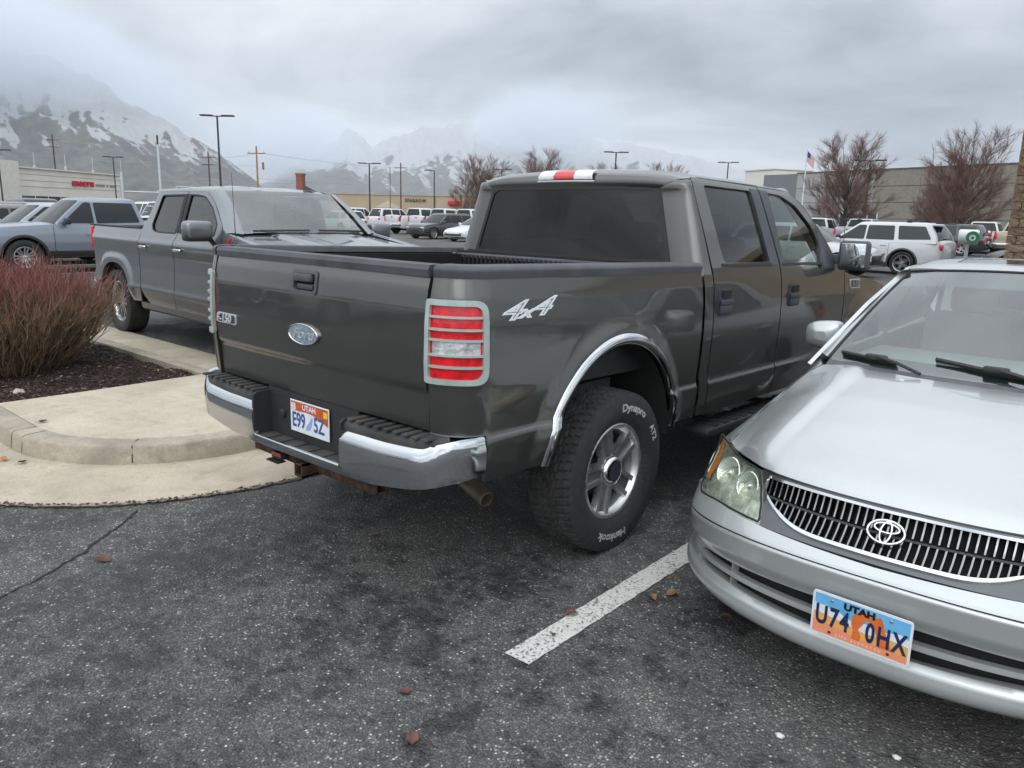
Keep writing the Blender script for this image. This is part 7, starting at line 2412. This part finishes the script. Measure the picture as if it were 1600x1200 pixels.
# ================================================================== BARE TREES
def tree_meshes(seed, H, spread):
    r = random.Random(seed)
    tr = MB(); br = MB(); tw = MB()
    tr.tube([(0, 0, 0), (.03, 0, .5), (0, .02, 1.1), (.02, 0, H * .30)], [.26, .21, .19, .13], 9)
    tr.tube([(.02, 0, H * .30), (r.uniform(-.2, .2), r.uniform(-.2, .2), H * .62)], [.13, .06], 7)

    def up(d, k):
        return (d + Vector((0, 0, k))).normalized()
    n1 = 42
    for i in range(n1):
        t = i / (n1 - 1)
        z = .9 + (H * .52 - .9) * t
        a = i * 2.4 + r.uniform(-.3, .3)
        inc = R(14) + R(56) * t + r.uniform(-.10, .10)
        Ln = spread * (1.05 - .20 * t) * r.uniform(.82, 1.12) / max(.55, math.cos(inc)) * (1.0 if t < .6 else .92)
        Ln = min(Ln, (H - z) * 1.02 if t > .35 else Ln)
        d = Vector((math.cos(a) * math.cos(inc), math.sin(a) * math.cos(inc), math.sin(inc)))
        pts = [Vector((0, 0, z))]
        for s in range(5):
            d = up(d + Vector((r.gauss(0, .07), r.gauss(0, .07), 0)), .085)
            pts.append(pts[-1] + d * Ln / 5)
        tr.tube(pts, [.055, .044, .034, .025, .016, .008], 5, cap=False)
        for j in range(16):
            k = r.uniform(.22, 1.0) * 4.99
            ki = int(k); p = pts[ki].lerp(pts[ki + 1], k - ki)
            dd = (pts[ki + 1] - pts[ki]).normalized()
            side = dd.cross(Vector((r.gauss(0, 1), r.gauss(0, 1), r.gauss(0, 1)))).normalized()
            d2 = up(dd * .75 + side * r.uniform(.45, 1.0), .14)
            L2 = Ln * r.uniform(.14, .30)
            q = [p]
            for s in range(3):
                d2 = up(d2 + Vector((r.gauss(0, .08), r.gauss(0, .08), 0)), .07)
                q.append(q[-1] + d2 * L2 / 3)
            br.tube(q, [.020, .015, .011, .006], 4, cap=False)
            for m_ in range(24):
                k2 = r.uniform(.15, 1) * 2.99; k3 = int(k2)
                s0 = q[k3].lerp(q[k3 + 1], k2 - k3)
                e = (q[k3 + 1] - q[k3]).normalized()
                sd = e.cross(Vector((r.gauss(0, 1), r.gauss(0, 1), r.gauss(0, 1)))).normalized()
                d3 = up(e + sd * r.uniform(.35, .95), .16)
                L3 = r.uniform(.35, .80)
                s1 = s0 + d3 * L3 * .5; s2 = s1 + up(d3, .12) * L3 * .5
                tw.tube([s0, s1, s2], [.0070, .0055, .0035], 3, cap=False)
    return [m.mesh(nme) for m, nme in ((tr, 'trunk'), (br, 'branches'), (tw, 'twigs'))]


BARK = mat('tree_bark', (.060, .043, .037), .9, noise=(3, .3, 4)); BARK2 = mat('branch_bark', (.125, .082, .068), .9); TWIG = mat('twig_bark', (.20, .118, .097), .85)
TM = [tree_meshes(3, 9.8, 3.9), tree_meshes(8, 9.8, 3.6)]
for tm in TM:
    for me, m_ in zip(tm, (BARK, BARK2, TWIG)):
        me.materials.append(m_)
for i, (x, y, sc, rz, lb) in enumerate([(-18.9, 62.1, .99, 0, 'wide bare tree with reddish twigs left of the two on the right side'), (-11.3, 65.9, 1.03, 1.2, 'tall bare tree with reddish twigs nearest the stone corner'), (-50.1, 52.5, .83, 2.1, 'bare tree left of the dark pickup cab'), (-48.8, 60.5, .95, .4, 'bare tree whose top shows over the left part of the dark pickup roof'), (-61.5, 90.1, 1.02, 3.3, 'small bare treetop beside the lamp post over the dark pickup roof'), (-54.9, 95.8, 1.08, 4.4, 'bare treetop over the right part of the dark pickup roof'), (-14.3, 73, .78, 2.2, 'lower bare tree behind and between the two large bare trees')]):
    root = empty('bare_tree', (x, y, 0), rz, lb, 'tree', 'bare deciduous trees')
    root.scale = (sc * .86, sc * .86, sc * .83)
    for nme, me in zip(('trunk', 'branch', 'crown'), TM[i % 2]):
        o = bpy.data.objects.new(nme, me); COL.objects.link(o); o.parent = root
        if nme != 'trunk':
            o['kind'] = 'stuff'

# ================================================================== MOUNTAINS
def fbm(x, y, seed, octs=6, lac=2.0, gain=.5, ridged=False):
    """cheap value noise on arrays"""
    rg = np.random.default_rng(seed)
    tot = np.zeros_like(x); amp = 1; fr = 1
    for o in range(octs):
        g = rg.random((64, 64))
        xi = np.floor(x * fr).astype(int); yi = np.floor(y * fr).astype(int)
        fx = x * fr - xi; fy = y * fr - yi
        fx = fx * fx * (3 - 2 * fx); fy = fy * fy * (3 - 2 * fy)
        A = g[xi % 64, yi % 64]; B = g[(xi + 1) % 64, yi % 64]; C_ = g[xi % 64, (yi + 1) % 64]; D = g[(xi + 1) % 64, (yi + 1) % 64]
        v = A * (1 - fx) * (1 - fy) + B * fx * (1 - fy) + C_ * (1 - fx) * fy + D * fx * fy
        v = 1 - abs(2 * v - 1) if ridged else v
        tot += v * amp; amp *= gain; fr *= lac
    return tot


def mountain(name, ridge, foot, nu, nv, seed, gul, m, flow=1.15):
    rp = np.array([p for p in ridge], float)
    u = np.linspace(0, 1, nu); v = np.concatenate([np.linspace(0, 1, nv), 1 + np.linspace(.08, .6, 6)])
    k = np.linspace(0, 1, len(rp))
    RX = np.interp(u, k, rp[:, 0]); RY = np.interp(u, k, rp[:, 1]); RH = np.interp(u, k, rp[:, 2])
    L_ = np.concatenate([[0], np.cumsum(np.hypot(np.diff(RX), np.diff(RY)))])
    U, Vv = np.meshgrid(u, v, indexing='ij')
    LX = np.tile(L_[:, None], (1, len(v)))
    fx = foot
    X = CAM.x + (RX[:, None] - CAM.x) * (fx + (1 - fx) * Vv); Y = CAM.y + (RY[:, None] - CAM.y) * (fx + (1 - fx) * Vv)
    vv = np.minimum(Vv, 2 - Vv)
    base = RH[:, None] * np.clip(vv, 0, 1) ** flow
    spur = fbm(LX / gul + 7 + Vv * .6, Vv * 1.3 + 3, seed, 6, 2.05, .52, True) - 1.35
    fine = fbm(LX / gul * 6 + 3, Vv * 9 + 1, seed + 1, 5) - 1.0
    env = np.clip(vv, 0, 1) ** .8
    Z = base + RH[:, None] * env * (.30 * spur * (1 - .55 * np.clip(vv, 0, 1) ** 3) + .05 * fine)
    Z = np.maximum(Z, -20); Z[:, 0] = -30
    P = np.stack([X, Y, Z], -1).reshape(-1, 3)
    n = len(v)
    idx = np.arange(nu * n).reshape(nu, n)
    F = np.stack([idx[:-1, :-1], idx[1:, :-1], idx[1:, 1:], idx[:-1, 1:]], -1).reshape(-1, 4)
    me = bpy.data.meshes.new(name); me.from_pydata(P.tolist(), [], F.tolist())
    me.polygons.foreach_set('use_smooth', [True] * len(me.polygons)); me.update()
    bm = bmesh.new(); bm.from_mesh(me); bmesh.ops.recalc_face_normals(bm, faces=bm.faces); bm.to_mesh(me); bm.free()
    o = link(name, me, None, m)
    tag(o, kind='structure')
    return o


def mountain_mat(name, snow0, snow1, scale):
    m = bpy.data.materials.new(name); m.use_nodes = True
    nt = m.node_tree; p = nt.nodes['Principled BSDF']
    tc = N(nt, 'ShaderNodeTexCoord'); sep = N(nt, 'ShaderNodeSeparateXYZ'); nt.links.new(tc.outputs['Object'], sep.inputs[0])
    mp = N(nt, 'ShaderNodeMapping'); nt.links.new(tc.outputs['Object'], mp.inputs[0]); mp.inputs['Scale'].default_value = (1, 1, .22)
    n1 = noise_n(nt, mp.outputs[0], .013 * scale, 8, .68); n2 = noise_n(nt, mp.outputs[0], .0036 * scale, 6, .62)
    rock = ramp_n(nt, n1, [(.35, (.022, .022, .019)), (.52, (.062, .056, .044)), (.68, (.125, .108, .080))])
    hgt = math_n(nt, 'DIVIDE', math_n(nt, 'SUBTRACT', sep.outputs[2], snow0), snow1 - snow0)
    geo = N(nt, 'ShaderNodeNewGeometry'); sn = N(nt, 'ShaderNodeSeparateXYZ'); nt.links.new(geo.outputs['Normal'], sn.inputs[0])
    f = math_n(nt, 'ADD', math_n(nt, 'MULTIPLY', hgt, .55), math_n(nt, 'MULTIPLY', math_n(nt, 'ADD', n2, math_n(nt, 'MULTIPLY', n1, .9)), .75))
    # snow lies thicker on faces turned away from the weather
    f = math_n(nt, 'MULTIPLY_ADD', sn.outputs[1], .35, f)
    sf = ramp_n(nt, f, [(.92, 0), (1.05, .15), (1.34, .36)])
    c = mix_n(nt, sf, rock, (.78, .80, .84))
    nt.links.new(c, p.inputs['Base Color']); p.inputs['Roughness'].default_value = .95
    return m


mountain('mountain', [(-6200, -300, 760), (-5400, 700, 820), (-4707, 1325, 800), (-4456, 1543, 730), (-4269, 1707, 580), (-4081, 1870, 450), (-3956, 1979, 360), (-3855, 2066, 290), (-3768, 2143, 215), (-3705, 2197, 150), (-3640, 2260, 70), (-3560, 2330, 5)], .60, 240, 90, 21, 420, mountain_mat('mountain_near', 120, 520, 1.0))
mountain('mountain_range', [(-7600, 4200, 150), (-7263, 4529, 300), (-6913, 4834, 620), (-6687, 5031, 860), (-6500, 5190, 720), (-6312, 5358, 780), (-6100, 5540, 860), (-5911, 5707, 940), (-5610, 5969, 950), (-5160, 6361, 830), (-4780, 6690, 740), (-4408, 7016, 700), (-3808, 7540, 580), (-3407, 7889, 420), (-2900, 8330, 300), (-2200, 8900, 200), (-1000, 9500, 120)], .62, 300, 70, 33, 700, mountain_mat('mountain_far', 60, 520, .7))

# ================================================================== AIR: haze box, low cloud on the peaks
def vol_mat(name, dens, col, aniso=.0):
    m = bpy.data.materials.new(name); m.use_nodes = True
    nt = m.node_tree; nt.nodes.clear()
    out = N(nt, 'ShaderNodeOutputMaterial'); v = N(nt, 'ShaderNodeVolumePrincipled')
    v.inputs['Color'].default_value = (*col, 1); v.inputs['Density'].default_value = dens
    v.inputs['Anisotropy'].default_value = aniso
    nt.links.new(v.outputs[0], out.inputs['Volume'])
    return m


mb = MB(); mb.box((-500, 3200, 510), (17000, 15000, 1180))
hz_ = mb.build('haze', vol_mat('haze_air', 7.5e-5, (.84, .90, .97)), None)
tag(hz_, 'pale damp air over the valley', 'haze', kind='stuff')


def mist(c, rad, rz, dens, seed, label, nscale=1.6):
    """bank of mist resting on the slopes: dense core, ragged thinning rim"""
    bm = bmesh.new(); bmesh.ops.create_icosphere(bm, subdivisions=4, radius=1)
    me = bpy.data.meshes.new('mist'); bm.to_mesh(me); bm.free()
    m = bpy.data.materials.new('mist_%d' % seed); m.use_nodes = True
    nt = m.node_tree; nt.nodes.clear()
    out = N(nt, 'ShaderNodeOutputMaterial'); v = N(nt, 'ShaderNodeVolumePrincipled')
    tc = N(nt, 'ShaderNodeTexCoord')
    ln = N(nt, 'ShaderNodeVectorMath', operation='LENGTH'); nt.links.new(tc.outputs['Object'], ln.inputs[0])
    of = N(nt, 'ShaderNodeVectorMath', operation='ADD'); nt.links.new(tc.outputs['Object'], of.inputs[0]); of.inputs[1].default_value = (seed, seed * .7, 0)
    nz = noise_n(nt, of.outputs[0], nscale, 3, .55)
    fall = ramp_n(nt, ln.outputs['Value'], [(0, 1), (.35, .85), (.7, .32), (1, 0)], 'EASE')
    nn = ramp_n(nt, nz, [(.32, 0), (.62, 1)])
    d = math_n(nt, 'MULTIPLY', math_n(nt, 'MULTIPLY', fall, nn), dens)
    nt.links.new(d, v.inputs['Density'])
    v.inputs['Color'].default_value = (.82, .86, .92, 1)
    nt.links.new(v.outputs[0], out.inputs['Volume'])
    o = link('mist_bank', me, None, m)
    o.location = c; o.rotation_euler = (0, 0, rz); o.scale = rad
    tag(o, label, 'mist', kind='stuff')


mist((-4550, 1350, 620), (2300, 850, 420), 2.35, .0075, 4, 'low cloud hiding the top of the near mountain', 1.3)
mist((-6600, 4500, 520), (2600, 900, 470), 2.35, .0034, 9, 'mist filling the gap between the two mountain groups', 1.2)
mist((-4900, 5900, 700), (3300, 800, 360), 2.35, .0030, 14, 'low cloud brushing the far snowy ridge', 1.8)
